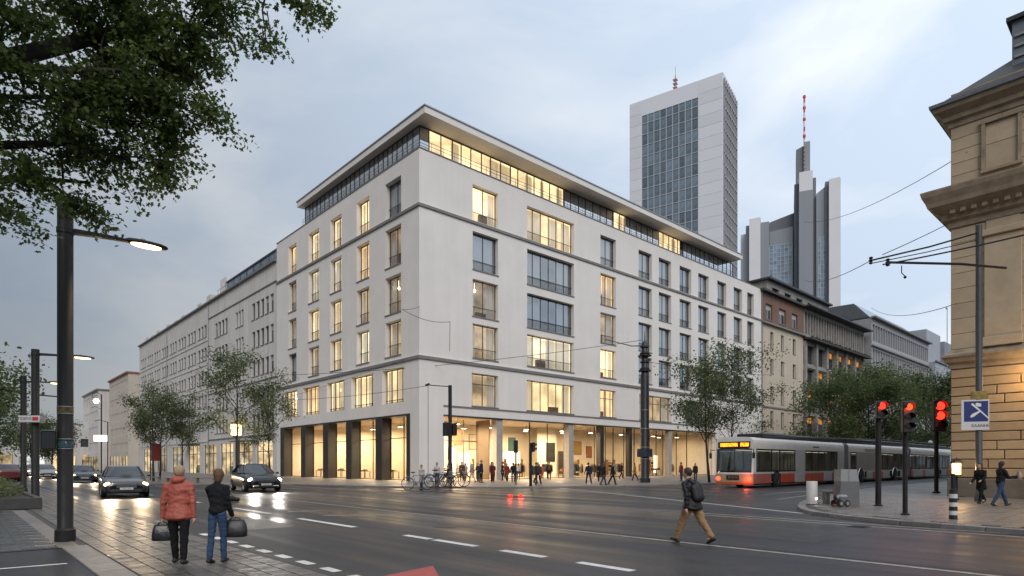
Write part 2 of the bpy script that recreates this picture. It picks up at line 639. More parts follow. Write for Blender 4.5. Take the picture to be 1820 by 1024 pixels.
structure(MB().quad((-900,-900,-0.006),(1800,-900,-0.006),(1800,1800,-0.006),(-900,1800,-0.006)).build('ground', mat('ground_earth', (0.09,0.085,0.08), 0.8, noise=0.3, nscale=0.1)))
def sheet(name, pts, z, m, parent=None):
    mb = MB()
    mb.add([(p[0],p[1],z) for p in pts], [tuple(range(len(pts)))])
    return mb.build(name, m, parent)
road = structure(sheet('road', [(-29.3,-160),(300,-160),(300,6),(-13,6),(-19.2,10),(-19.2,320),(-29.3,320)], 0.0, M_asph))
# side lane in the near corner, of darker asphalt
structure(sheet('side_lane', [(-120,-70),(-29.3,-70),(-29.3,-31.4),(-120,-31.4)], 0.0, M_asph2))
# the strip of setts beside the carriageway and the promenade slabs
structure(sheet('sett_strip', [(-29.3,-46),(-26.95,-46),(-26.95,70),(-29.3,70)], 0.004, M_joint))
lane = bpy.data.objects['sett_strip']
prom = structure(sheet('promenade', [(-90,-31.4),(-29.3,-31.4),(-29.3,320),(-90,320)], 0.004, M_pavebed))

def pave(parent, rects, me, name='paving_stone', stuff_rects=(), mstuff=None, hh=0.02):
    for (x, y, z) in rects:
        o = put(name, me, parent, (x,y,z), random.choice((0,PI)))
        o.rotation_euler[0] = random.uniform(-.004,.004)
        o.rotation_euler[1] = random.uniform(-.004,.004)
# setts: 0.30 x 0.42 m nominal
def slab_mesh(name, a, b, m, h=0.03, c=0.008):
    return MB().cbox(-a/2,a/2,-b/2,b/2,-h,0,c).mesh(name, m)
me_sett = slab_mesh('paving_stone', 0.286, 0.406, M_sett, 0.03, 0.005)
row = []
x = -29.13
cols = []
for i in range(7):
    cols.append(-29.15+0.15+i*0.30)
pos = []
j = 0
y = -43.0
while y < 10:
    for i, xx in enumerate(cols):
        pos.append((xx, y+(0.21 if i % 2 else 0), 0.018+random.uniform(-.003,.003)))
    y += 0.42
vis = [p for p in pos if p[1] > -39.5]
vis.sort(key=lambda p: p[1])
near = vis[:290]
pave(lane, near, me_sett)
rest = vis[290:]
mb = MB()
for p in rest:
    dz = random.uniform(-.003,.003)
    mb.box(p[0]-.141,p[0]+.141,p[1]-.201,p[1]+.201,-.01,0.018+dz)
o = mb.build('paving_stones', M_sett, lane)
tag(o, kind='stuff')
# border of pale granite along the setts
for i in range(16):
    y0 = -44.4+i*1.0
    if y0 > -31.6: break
    MB().cbox(-29.62,-29.18,y0+.006,y0+.994,-.05,0.026,0.008).build('border_stone', M_kerb, lane)
# promenade slabs, wet and dark
me_slab = slab_mesh('paving_slab', 0.585, 0.385, M_slabd)
sl = []
for j in range(60):
    for i in range(20):
        sl.append((-29.65-0.3-i*0.6-(0.3 if j % 2 else 0), -31.15+j*0.4, 0.02+random.uniform(-.003,.003)))
def seen(p, m=40):
    dx, dy = p[0]+31.24, p[1]+46.76
    t = dx*math.sin(YAW)+dy*math.cos(YAW)
    s = dx*math.cos(YAW)-dy*math.sin(YAW)
    return t > 2 and -910-m < 1090*s/t < 910+m
sl = [p for p in sl if seen(p)]
sl.sort(key=lambda p: (p[0]+31.24)**2+(p[1]+46.76)**2)
pave(prom, sl[:280], me_slab, 'paving_slab')
mb = MB()
for p in sl[280:]:
    mb.box(p[0]-.292,p[0]+.292,p[1]-.192,p[1]+.192,-.01,p[2])
if len(sl) > 280:
    tag(mb.build('paving_slabs', M_slabd, prom), kind='stuff')
# slot drain in the promenade edge
MB().box(-33.0,-29.65,-31.52,-31.38,-.02,0.012).build('drain_channel', mat('drain_dark',(0.012,0.012,0.012),0.5), prom)

# ---- pavement round the corner building, raised on kerb stones
kp = [(-19.3,320),(-19.3,60),(-19.3,16),(-19.0,11),(-17.8,8),(-15.5,5.6),(-13,3.6),(-11.2,.8),(-10.2,-3),(-9.0,-6.6),(-7.2,-9.9),(-4.9,-12.7),(-2.2,-15.1),(1.2,-17.2),(5.4,-18.8),(10.5,-19.6),(16,-19.9),(40,-20),(120,-20),(300,-20)]
inner = [(300,6),(-0.2,6),(-0.2,320)]
pv = MB()
pv.prism(list(reversed(kp+[(300,30),(30,30),(30,320)])), -0.05, 0.118)
pav = structure(pv.build('pavement', M_pavebed))
def along(path, step, y_max=1e9):
    out_ = []
    for a, b in zip(path, path[1:]):
        a, b = Vector(a), Vector(b)
        n = max(1, int(round((b-a).length/step)))
        for i in range(n):
            out_.append((a.lerp(b, i/n), a.lerp(b, (i+1)/n)))
    return out_
mk = {}
for a, b in along(kp[1:17]+[(40,-20)], 1.6):
    c = (a+b)/2
    l = round((b-a).length-0.012, 2)
    if l not in mk:
        mk[l] = MB().cbox(-l/2,l/2,-0.17,0.13,-0.05,0.128,0.012).mesh('kerb_stone', M_kerb)
    d = b-a
    put('kerb_stone', mk[l], pav, (c.x,c.y,0), math.atan2(d.y,d.x))

# ---- traffic island and the pavement before the sandstone building
ip = [(-12.6,-48),(-12.35,-45.5),(-12.0,-43.4),(-11.55,-41.4),(-10.9,-39.8),(-10.0,-38.5),(-8.9,-37.65),(-7.6,-37.0),(-5.5,-36.2),(0,-34.6),(8,-32.8),(20,-31.5),(60,-31),(140,-31)]
isl = structure(MB().prism(list(reversed(ip+[(140,-70),(-12.6,-70)])), -0.05, 0.095).build('traffic_island', M_joint))
for a, b in along(ip[:10], 0.9):
    c = (a+b)/2
    l = round((b-a).length-0.01, 2)
    key = ('i', l)
    if key not in mk:
        mk[key] = MB().cbox(-l/2,l/2,-0.16,0.12,-0.05,0.124,0.012).mesh('kerb_stone', M_kerb)
    d = b-a
    put('kerb_stone', mk[key], isl, (c.x,c.y,0), math.atan2(d.y,d.x))
def in_poly(x, y, P):
    r = False
    n = len(P)
    for i in range(n):
        x1, y1 = P[i]; x2, y2 = P[(i+1) % n]
        if (y1 > y) != (y2 > y) and x < (x2-x1)*(y-y1)/(y2-y1)+x1:
            r = not r
    return r
IP = ip+[(140,-70),(-12.6,-70)]
me_isl = slab_mesh('paving_slab', 0.585, 0.385, M_slab)
sl = []
for j in range(45):
    for i in range(50):
        px, py = -12.6+i*0.6+(0.3 if j % 2 else 0), -47+j*0.4
        if all(in_poly(px+ax, py+ay, IP) for ax in (-.42,.42) for ay in (-.34,.34)) and seen((px,py)) and px < 5.0 or False:
            sl.append((px, py, 0.118+random.uniform(-.003,.003)))
sl.sort(key=lambda p: (p[0]+31.24)**2+(p[1]+46.76)**2)
pave(isl, sl[:290], me_isl, 'paving_slab')
mb = MB()
for p in sl[290:]:
    mb.box(p[0]-.292,p[0]+.292,p[1]-.192,p[1]+.192,0.05,p[2])
if len(sl) > 290:
    tag(mb.build('paving_slabs', M_slab, isl), kind='stuff')
structure(sheet('far_pavement', [(5.2,-60),(140,-60),(140,-31.3),(20,-31.8),(8,-33.1),(5.2,-33.7)], 0.101, M_pavebed))

# ---- markings (painted sheets 4 mm above the asphalt)
def stripe(x0, y0, x1, y1, wd, m=M_white, z=0.004):
    d = Vector((x1-x0, y1-y0, 0)).normalized()
    n = Vector((-d.y, d.x, 0))*(wd/2)
    a, b = Vector((x0,y0,z)), Vector((x1,y1,z))
    MB().quad(a-n, b-n, b+n, a+n).build('road_marking', m, road)
for y0, y1 in ((-28.1,-31.7),(-34.2,-35.25),(-35.4,-36.9),(-37.7,-38.9),(-39.7,-40.85),(-42.0,-43.2)):
    stripe(-23.25, y0, -23.25, y1, 0.20)
for i in range(8):
    stripe(-23.2, -22+i*8.5, -23.2, -26+i*8.5 if i else -25.6, 0.18)
stripe(-19.55,-46,-19.55,7, 0.14, M_worn)
stripe(-19.25,-46,-19.25,7, 0.06, mat('tar_seam',(0.02,0.02,0.02),0.5))
stripe(-12.2,-46,-11.95,-13, 0.13, M_worn)
stripe(-12.9,-46,-12.5,-13, 0.13, M_worn)
stripe(-11.95,-13,-12.6,0, 0.13, M_worn)
stripe(-9.6,-37.9,0.5,-16.9, 0.14, M_white)
stripe(-13.4,-22,-13.0,-15, 0.12, M_worn)
for i in range(12):
    stripe(-26.75,-30.6-i*0.95,-26.75,-31.1-i*0.95, 0.17)
for i in range(20):
    stripe(-26.75,-29-i*-2.2,-26.75,-28.2+i*2.2, 0.15, M_worn)
stripe(-36,-33.35,-29.8,-33.9, 0.10, M_white)
stripe(-22.2,-27.6,-20.3,-29.0, 0.22, M_worn)
stripe(-22.4,-25.2,-21.3,-25.6, 0.25, M_worn)
MB().add([(-26.62,-38.62,.004),(-25.32,-38.31,.004),(-25.8,-39.15,.004),(-26.5,-40.4,.004)], [(3,2,1,0)]).build('red_cycle_marking', M_red, road)
stripe(2,-31.0,22,-30.2, 0.12, M_worn)
stripe(-2,-33.6,30,-29.4, 0.12, M_worn)
# repaired patches of newer and older asphalt, gully grates
for (x0,y0,x1,y1,dk) in ((-22.6,-36.4,-20.1,-33.9,1),(-18.4,-31.5,-15.2,-29.4,0),(-25.9,-30.5,-24.2,-26.5,0),(-17.6,-41.5,-13.6,-37.2,1),(-21.6,-22.5,-20.1,-15.0,1),(-14.8,-24.0,-13.2,-12.5,0),(-6.0,-33.0,-1.5,-29.5,1)):
    sheet('road_patch',[(x0,y0),(x1,y0+.05),(x1-.04,y1),(x0+.03,y1-.06)],0.003,M_asph2 if dk else mat('asphalt_patch',(0.050,0.049,0.048),.5,noise=.35,nscale=18,bump=.5,bscale=70,detail=8),road)
for (x0,y0) in ((-10.6,-4.8),(-6.3,-11.6),(-13.1,-40.8),(-26.6,-20.0)):
    g_ = MB().box(x0-.25,x0+.25,y0-.25,y0+.25,.004,.008)
    for k_ in range(6): g_.box(x0-.22+k_*.08,x0-.19+k_*.08,y0-.2,y0+.2,.0082,.014)
    g_.build('gully_grate',mat('cast_iron',(0.04,0.038,0.036),0.45,0.6,noise=0.4,nscale=20,bump=0.5,bscale=25),road)
# manhole covers
for (mx_,my_) in ((-21.3,-33.2),(-16.4,-27.0),(-25.0,-24.5)):
    mb = MB().lathe([(0.0,0.003),(0.33,0.003),(0.34,0.006),(0.38,0.006),(0.39,0.0)], 28, (mx_,my_,0))
    mb.build('manhole_cover', mat('cast_iron',(0.04,0.038,0.036),0.45,0.6,noise=0.4,nscale=20,bump=0.5,bscale=25), road)
# ================================================================== helpers for facades
def facade(mb, side, u0, u1, z0, z1, holes, depth, plane=0.0):
    """wall sheet with openings and their reveals. side 'S': plane y, u = x, inward +y; 'W': plane x, u = y, inward +x"""
    def P(u, d, z):
        return (u, plane+d, z) if side == 'S' else (plane+d, u, z)
    us = sorted({u0,u1,*[h[0] for h in holes],*[h[1] for h in holes]})
    zs = sorted({z0,z1,*[h[2] for h in holes],*[h[3] for h in holes]})
    us = [a for a in us if u0 <= a <= u1]
    zs = [a for a in zs if z0 <= a <= z1]
    def q(a,b,c,d):
        if side == 'S': mb.quad(a,b,c,d)
        else: mb.quad(d,c,b,a)
    for i in range(len(us)-1):
        for j in range(len(zs)-1):
            cu, cz = (us[i]+us[i+1])/2, (zs[j]+zs[j+1])/2
            if any(h[0] < cu < h[1] and h[2] < cz < h[3] for h in holes):
                continue
            q(P(us[i],0,zs[j]),P(us[i+1],0,zs[j]),P(us[i+1],0,zs[j+1]),P(us[i],0,zs[j+1]))
    for (a,b,c,d) in [h[:4] for h in holes]:
        q(P(a,0,c),P(a,0,d),P(a,depth,d),P(a,depth,c))
        q(P(b,0,c),P(b,depth,c),P(b,depth,d),P(b,0,d))
        q(P(a,0,d),P(b,0,d),P(b,depth,d),P(a,depth,d))
        q(P(a,0,c),P(a,depth,c),P(b,depth,c),P(b,0,c))
    return mb

ORD = 'first second third fourth fifth sixth seventh eighth ninth tenth eleventh twelfth thirteenth fourteenth fifteenth sixteenth seventeenth eighteenth nineteenth twentieth'.split()
_wm = {}
def _cached(key, fn):
    if key not in _wm:
        _wm[key] = fn()
    return _wm[key]
def window_frame_mesh(w, h, n, rail, fw=0.07, m=M_frame, transom=None):
    def fn():
        mb = MB()
        mb.box(0,w,0,.08,0,fw); mb.box(0,w,0,.08,h-fw,h)
        mb.box(0,fw,.002,.078,fw,h-fw); mb.box(w-fw,w,.002,.078,fw,h-fw)
        for i in range(1,n):
            c = w*i/n
            mb.box(c-fw/2,c+fw/2,.003,.077,fw,h-fw)
        if transom:
            mb.box(fw,w-fw,.004,.076,transom-fw/2,transom+fw/2)
        return mb.mesh('window', m)
    return _cached(('f',round(w,2),round(h,2),n,rail,fw,m.name,transom), fn)
def rail_mesh(w, zr, n):
    def fn():
        mb = MB()
        mb.box(0,w,-.03,0.01,zr-.03,zr+.03)
        mb.box(0,w,-.02,0.0,.10,.13)
        k = max(2,int(w/0.14))
        for i in range(1,k):
            x = w*i/k
            mb.box(x-.008,x+.008,-.018,-.002,.13,zr-.03)
        return mb.mesh('railing', M_frame)
    return _cached(('r',round(w,2),zr), fn)
def pane_mesh(w, h, m):
    return _cached(('p',round(w,2),round(h,2),m.name), lambda: MB().quad((0,0,0),(w,0,0),(w,0,h),(0,0,h)).mesh('pane', m))
def curtain_mesh(w, h, seed, m=None):
    def fn():
        r = random.Random(seed)
        n = max(10,int(w/0.045))
        mb = MB()
        vs = []
        ph, am = r.uniform(0,6), r.uniform(.03,.06)
        for i in range(n+1):
            t = i/n
            y = am*math.sin(t*w*2*PI/0.19+ph+1.5*math.sin(t*9+ph))
            vs += [(t*w,y,0.02),(t*w,y*0.8,h)]
        mb.add(vs, [(2*i,2*i+2,2*i+3,2*i+1) for i in range(n)])
        return mb.mesh('curtain', m or M_curtain, True)
    return _cached(('c',round(w,2),round(h,2),seed,(m or M_curtain).name), fn)
def room_mesh(w, h, d, m):
    def fn():
        mb = MB()
        mb.quad((0,d,0),(w,d,0),(w,d,h),(0,d,h))
        mb.quad((0,0,0),(0,d,0),(0,d,h),(0,0,h))
        mb.quad((w,0,0),(w,d,0),(w,d,h),(w,0,h))
        mb.quad((0,0,h),(w,0,h),(w,d,h),(0,d,h))
        mb.quad((0,0,0),(w,0,0),(w,d,0),(0,d,0))
        return mb.mesh('room_interior', m)
    return _cached(('rm',round(w,2),round(h,2),d,m.name), fn)
def sill_mesh(w, dep, m=M_ledge):
    return _cached(('s',round(w,2),dep,m.name), lambda: MB().box(-.05,w+.05,-dep-.07,0.0,-.12,-.005).mesh('sill', m))

def window(parent, side, u0, u1, z0, z1, n=2, state='dark', depth=0.45, plane=0.0, rail=1.0, sill=True, frame=M_frame, transom=None, room_d=1.6, name='window', fw=0.07, curt=True):
    w, h = u1-u0, z1-z0
    if side == 'S':
        loc, rz = (u0, plane+depth, z0), 0.0
    else:
        loc, rz = (plane+depth, u1, z0), -PI/2
    o = put(name, window_frame_mesh(w,h,n,rail,fw,frame,transom), parent, loc, rz)
    gm = M_glass if state in ('lit','dim') else M_glass_dark
    pw = (w-fw*(n+1))/n
    for i in range(n):
        put('pane', pane_mesh(round((w-fw)/n,3),h-2*fw,gm), o, (fw/2+i*(w-fw)/n, .04, fw))
    if rail:
        put('railing', rail_mesh(w, rail, n), o, (0,-.06,0))
    if sill:
        put('sill', sill_mesh(w, depth), o, (0,0,0))
    if state == 'lit': state_m = random.choice((M_room_lit,M_room_lit,M_room_lit2,M_room_lit3))
    rm = {'lit':state_m if state == 'lit' else None,'dim':M_room_dim,'dark':M_room_dark,'bright':M_room_lit}[state]
    put('room_interior', room_mesh(w+.3,h+.1,room_d,rm), o, (-.15,.1,-.05))
    if state in ('lit','dim') and random.random() < .75:
        fw_, fh_ = random.uniform(.3,.5)*min(w,3), random.uniform(.5,1.7)
        fx_ = random.uniform(.05,w-fw_-.05)
        key = ('fu',round(fw_,1),round(fh_,1))
        put('furniture', _cached(key, lambda: MB().cbox(0,round(fw_,1),0,.35,0,round(fh_,1),.02).mesh('furniture', mat('room_furniture',(0.10,0.06,0.035),.6,noise=.3,nscale=3))), o, (fx_,.95,.06))
        if random.random() < .5:
            put('pendant', _cached('pend', lambda: MB().ball((0,0,0),.16,10,8).cyl((0,0,.15),(0,0,.9),.01,n=5).mesh('pendant', emis('room_pendant',(1.0,.82,.55),5.0))), o, (random.uniform(.3,w-.3),.8,h-.75))
    if curt:
        sd_ = random.randint(0,5)
        k = random.random()
        if state == 'dark':
            if k < 0.75:
                put('curtain', curtain_mesh(w-.05,h-.1,sd_), o, (.02,.28,.03))
            else:
                put('curtain', curtain_mesh(w*.36,h-.1,sd_), o, (.02,.28,.03))
                put('curtain', curtain_mesh(w*.30,h-.1,sd_+1), o, (w*.68,.28,.03))
        else:
            a = random.uniform(.16,.36)
            b = random.uniform(.14,.34)
            put('curtain', curtain_mesh(round(w*a,1),h-.1,sd_), o, (.02,.28,.03))
            put('curtain', curtain_mesh(round(w*b,1),h-.1,sd_+1), o, (w-round(w*b,1)-.02,.28,.03))
            if state == 'lit' and k < .5:
                put('curtain', curtain_mesh(round(w*.2,1),h-.1,sd_+2), o, (w*random.uniform(.4,.55),.30,.03))
    return o

# ================================================================== the white corner building
B = thing('corner_building', 'white plastered seven storey corner building with lit shops and overhanging flat roof', 'building')
LX, LY, HP = 66.65, 33.1, 30.4
rows = [(25.5,29.0),(20.75,24.45),(16.2,19.8),(12.1,15.45)]
wcols = [(26.9,29.3),(20.6,23.45),(15.05,17.75),(9.05,11.65),(3.05,5.9)]
wbig = [(26.6,30.8),(20.5,25.0),(14.4,18.6),(8.2,12.85),(2.6,6.5)]
scols = [(6.2,9.5,2),(13.55,20.9,6),(25.6,28.55,2),(33.15,36.05,2),(37.6,40.5,2),(42.55,45.5,2),(47.35,50.2,2),(52.65,55.3,2),(57.55,60.2,2),(61.9,64.1,2)]
slow = [(6.1,9.5,2),(13.5,20.9,6),(25.5,28.55,2),(33.3,40.5,4),(44.0,49.1,3)]
WS, SS = (1.49,31.8,0.12,6.4), (2.8,52.0,0.12,6.3)
wh = [(a,b,c,d) for a,b in wcols for c,d in rows]+[(a,b,7.55,10.85) for a,b in wbig]+[WS]
sh = [(a,b,c,d) for a,b,_ in scols for c,d in rows]+[(a,b,7.4,10.6) for a,b,_ in slow]+[SS]
mb = MB()
facade(mb,'W',0,LY,0,HP,wh,0.5)
facade(mb,'S',0,LX,0,HP,sh,0.5)
mb.quad((LX,0,0),(LX,LY,0),(LX,LY,HP),(LX,0,HP))
mb.quad((0,LY,0),(0,LY,HP),(LX,LY,HP),(LX,LY,0))
mb.quad((0,0,HP-.25),(LX,0,HP-.25),(LX,LY,HP-.25),(0,LY,HP-.25))
mb.build('wall', M_plaster, B)
# string courses and parapet cap, mitred at the corner
def course(z0, z1, p, name, m, a_end=LY, b_end=LX):
    pts = [(-p,a_end),(0.0,a_end),(0.0,0.0),(b_end,0.0),(b_end,-p),(-p,-p)]
    MB().prism([(x+0.001 if x == 0 else x, y+0.001 if y == 0 else y) for x,y in pts], z0, z1).build(name, m, B)
course(25.14,25.40,.14,'string_course',M_ledge)
course(11.30,11.58,.14,'string_course',M_ledge)
course(30.40,30.50,.06,'parapet_cap',M_ledge)
course(25.40,25.44,.10,'course_flashing',M_plaster)
course(11.58,11.66,.11,'course_flashing',M_plaster)
MB().box(2.7,52.2,-.09,0,7.12,7.24).build('shop_ledge', M_ledge, B)
MB().box(2.7,52.3,-.06,0.001,6.2,6.34).build('shop_lintel', M_bronze, B)
# upper windows
Wst = ['lit lit lit lit dark','dim lit lit lit dim','dim lit lit dim dim','dark dim lit lit dim']
for r,(c,d) in enumerate(rows):
    for i,(a,b) in enumerate(wcols):
        window(B,'W',a,b,c,d,2,Wst[r].split()[i],depth=.5,rail=1.15,sill=(r>0))
for a,b in wbig:
    window(B,'W',a,b,7.55,10.85,4,'lit',depth=.5,rail=.35,sill=False)
Sst = ['lit lit dark dark dark dark dark dark dark dark','dark dark lit dark dark dark dark dark dark dark','dim dark dim dark dark dark dark dark dark dark','dim lit lit dark dark dark dark dark dark dark']
for r,(c,d) in enumerate(rows):
    for i,(a,b,n) in enumerate(scols):
        window(B,'S',a,b,c,d,n,Sst[r].split()[i],depth=.45,rail=1.0,sill=(r>0))
for (a,b,n),s in zip(slow,('dim','lit','lit','dim','dark')):
    window(B,'S',a,b,7.4,10.6,n,s,depth=.45,rail=0,transom=None if n == 6 else 2.2)

# penthouse: ribbon glazing under the roof slab
ZP0, ZP1, gx, gy = 30.42, 32.80, 0.40, 0.55
pen = MB()
PE, PN = 58.2, 25.2
xs, x = [], gx
k = 0
rp = random.Random(3)
while x < PE-0.6:
    xs.append(x); x += rp.choice((1.05,1.2,1.35))
xs.append(PE)
ys, y = [], gy
while y < PN-0.5:
    ys.append(y); y += rp.choice((0.85,0.95,1.1))
ys.append(PN)
for a in xs: pen.box(a-.035,a+.035,gy-.05,gy+.05,ZP0,ZP1)
for a in ys[1:]: pen.box(gx-.05,gx+.05,a-.035,a+.035,ZP0,ZP1)
for z in (ZP0,ZP1-.09):
    pen.box(gx-.06,PE+.05,gy-.06,gy+.055,z,z+.085)
    pen.box(gx-.055,gx+.06,gy+.06,PN+.05,z,z+.085)
pen.quad((PE,gy,ZP0),(PE,20,ZP0),(PE,20,ZP1),(PE,gy,ZP1))
pen.quad((gx,PN,ZP0),(20,PN,ZP0),(20,PN,ZP1),(gx,PN,ZP1))
P = pen.build('penthouse_glazing', M_frame, B)
lit_spans = ((1.5,19.8),(29.0,31.3),(38.4,43.6))
def is_lit(c): return any(a < c < b for a,b in lit_spans)
for a,b in zip(xs,xs[1:]):
    w_ = b-a
    l_ = is_lit((a+b)/2)
    put('pane', pane_mesh(round(w_,2),ZP1-ZP0-.17,M_glass if l_ else M_glass_pent), P, (a,gy,ZP0+.085))
    if rp.random() < (.35 if l_ else .8):
        put('curtain', curtain_mesh(round(w_*rp.choice((.4,.95)),1),ZP1-ZP0-.2,rp.randint(0,4)), P, (a+.03,gy+.3,ZP0+.09))
for a,b in zip(ys,ys[1:]):
    put('pane', pane_mesh(round(b-a,2),ZP1-ZP0-.17,M_glass_pent), P, (gx,b,ZP0+.085), -PI/2)
    if rp.random() < .95:
        put('curtain', curtain_mesh(round((b-a)*rp.choice((.6,.95,.95)),1),ZP1-ZP0-.2,rp.randint(0,4)), P, (gx+.35,b-.03,ZP0+.09), -PI/2)
bounds = [gx]+[v for s in lit_spans for v in s]+[PE]
for i,(a,b) in enumerate(zip(bounds,bounds[1:])):
    put('room_interior', room_mesh(round(b-a-.02,2),ZP1-ZP0-.02,2.4,M_room_lit if i % 2 else M_room_dark), P, (a+.01,gy+.12,ZP0+.01))
put('room_interior', room_mesh(round(PN-gy-2.8,2),ZP1-ZP0-.02,2.2,M_room_dark), P, (gx+.12,PN-.05,ZP0+.01), -PI/2)
# roof slab
pts = [(-.42,-1.5),(57.4,-1.5),(57.4,20),(20,20),(20,25.75),(-.42,25.75)]
rs = MB().prism(pts, 32.81, 33.40).build('roof', M_plaster, B)
MB().prism([(-.5,-1.58),(57.5,-1.58),(57.5,20.1),(20.1,20.1),(20.1,25.85),(-.5,25.85)], 33.402, 33.52).build('roof_edge_flashing', mat('zinc_flashing',(0.30,0.31,0.33),0.5,0.3,noise=0.2,nscale=2), rs)
# terrace railing
rl = MB()
for z in (30.95,31.28):
    rl.tube([(-.02+.1,PN,z),(.08,.08,z),(PE,.08,z)], .022, 6)
n = 44
for i in range(n+1):
    rl.cyl((.08+(PE-.08)*i/n,.08,30.5),(.08+(PE-.08)*i/n,.08,31.28),.018,n=6)
for i in range(1,20):
    rl.cyl((.08,.08+(PN-.08)*i/19,30.5),(.08,.08+(PN-.08)*i/19,31.28),.018,n=6)
rl.build('terrace_railing', M_frame, B)

# ---- shops on the ground floor
M_shopwall = mat('shop_wall_warm',(0.74,0.66,0.54),0.8,noise=0.12,nscale=0.5)
M_shopfloor = mat('shop_floor',(0.42,0.34,0.26),0.35,noise=0.25,nscale=1.0)
M_ceil = mat('shop_ceiling',(0.62,0.55,0.46),0.8,noise=0.1,nscale=1)
mb = MB()
mb.quad((8.5,9.5,0.1),(8.5,9.5,6.3),(66,9.5,6.3),(66,9.5,.1))
mb.quad((8.5,9.5,.1),(8.5,33,.1),(8.5,33,6.4),(8.5,9.5,6.4))
mb.quad((52.2,.6,.1),(52.2,.6,6.3),(52.2,9.5,6.3),(52.2,9.5,.1))
mb.quad((.6,31.9,.1),(.6,31.9,6.4),(8.5,31.9,6.4),(8.5,31.9,.1))
mb.build('shop_wall', M_shopwall, B)
MB().add([(.05,.05,.125),(52.2,.05,.125),(52.2,9.5,.125),(8.5,9.5,.125),(8.5,32,.125),(.05,32,.125)],[(0,1,2,3,4,5)]).build('shop_floor', M_shopfloor, B)
MB().add([(.5,.5,6.31),(52.2,.5,6.31),(52.2,9.5,6.31),(8.5,9.5,6.31),(8.5,32,6.31),(.5,32,6.31)],[(5,4,3,2,1,0)]).build('shop_ceiling', M_ceil, B)
MB().box(2.81,52,.01,.5,6.2,6.305).build('soffit', M_bronze, B)
# dark pilasters of the left-hand shopfront
for a,b in ((30.6,31.78),(24.2,25.4),(18.2,19.4),(12.7,13.9),(6.5,7.7),(1.5,2.06)):
    MB().cbox(-.06,1.05,a,b,.118,6.34,.015).build('pilaster', M_bronze, B)
MB().box(-.05,1.0,1.5,31.79,6.22,6.395).build('shopfront_header', M_bronze, B)
for a,b in ((25.4,30.6),(19.4,24.2),(13.9,18.2),(7.7,12.7),(2.06,6.5)):
    w_ = b-a
    fr = MB()
    for c in (0.04,w_*.46,w_-.04):
        fr.box(.96,1.04,a+c-.035,a+c+.035,.13,6.2)
    fr.box(.965,1.035,a+.05,b-.05,4.2,4.27)
    fr.box(.965,1.035,a+.05,b-.05,.13,.2)
    f = fr.build('shop_window', M_bronze, B)
    for c0,c1 in ((.08,w_*.46-.04),(w_*.46+.04,w_-.08)):
        put('pane', pane_mesh(round(c1-c0,2),3.98,M_shopglass), f, (1.0,a+c1,.2), -PI/2)
        put('pane', pane_mesh(round(c1-c0,2),1.9,M_shopglass), f, (1.0,a+c1,4.28), -PI/2)
# right-hand shopfront: columns and tall glazing
M_col = mat('column_stone',(0.40,0.37,0.34),0.7,noise=0.2,nscale=3)
for c,wd,m in ((9.75,.42,M_col),(20.55,.40,M_col),(26.0,.34,M_bronze),(31.6,.30,M_bronze),(40.4,.34,M_col)):
    MB().cbox(c-wd,c+wd,.06,.06+2*wd,.118,6.2,.02).build('column', m, B)
bays = [(9.95,14.9),(14.9,20.4),(20.7,25.75),(26.3,29.3),(29.3,33.6),(33.6,36.9),(36.9,40.1),(40.7,46),(46,51.9)]
for i,(a,b) in enumerate(bays):
    fr = MB()
    for c in (a+.03,b-.03):
        fr.box(c-.03,c+.03,1.0,1.09,.13,6.2)
    nm = 2 if i in (1,4) else 1
    if i in (1,3,4,5,6,7):
        fr.box((a+b)/2-.035,(a+b)/2+.035,1.003,1.087,.16,6.2)
    fr.box(a+.06,b-.06,1.005,1.085,.13,.2)
    f = fr.build('shop_window', M_bronze, B)
    if i in (1,3,4,5,6,7):
        h_ = (b-a)/2
        for k2 in range(2):
            put('pane', pane_mesh(round(h_-.06,2),6.0,M_shopglass if i < 3 else M_glass), f, (a+.03+k2*h_,1.04,.2))
    else:
        put('pane', pane_mesh(round(b-a-.1,2),6.0,M_shopglass if i < 3 else M_glass), f, (a+.05,1.04,.2))
# recessed entrance at the corner
en = MB()
en.box(2.9,3.0,.6,3.0,.13,6.2); en.box(9.2,9.3,1.1,3.0,.13,6.2)
en.box(3.0,9.2,3.0,3.08,4.0,4.12)
for c in (3.0,4.4,5.8,7.4,9.1):
    en.box(c,c+.08,3.0,3.08,.13,6.2)
e = en.build('entrance_frame', mat('entrance_bronze',(0.16,0.12,0.085),0.5,0.3), B)
for a,b in ((3.08,4.4),(4.48,5.8),(5.88,7.4),(7.48,9.1)):
    put('pane', pane_mesh(round(b-a,2),3.8,M_shopglass), e, (a,3.04,.2))
    put('pane', pane_mesh(round(b-a,2),2.0,M_shopglass), e, (a,3.04,4.15))
# partitions, posters and lit show panels inside
M_lightpanel = emis('backlit_panel',(1.0,0.80,0.50),1.7)
def panel(x0,x1,y,z0,z1,m,name='show_panel'):
    MB().box(x0,x1,y,y+.08,z0,z1).build(name, m, B)
panel(4.2,5.3,7.5,.3,4.6,M_lightpanel); panel(16.0,18.6,6.5,.3,3.2,M_lightpanel); panel(9.6,10.6,8.5,.4,3.6,M_lightpanel)
panel(27.5,28.4,8.6,.4,3.4,mat('poster_dark',(0.06,0.05,0.045),0.5,noise=0.6,nscale=3))
panel(44.5,45.3,5.5,.4,3.0,M_lightpanel)
panel(6.0,9.0,8.9,.2,5.0,mat('shop_wall_pale',(0.78,0.72,0.62),0.7,noise=0.15,nscale=0.8))
panel(22.0,25.4,7.0,.13,6.28,mat('shop_wall_pale',(0.78,0.72,0.62),0.7))
MB().box(8.2,8.3,18.6,19.6,.2,5.8).build('partition', M_shopwall, B)
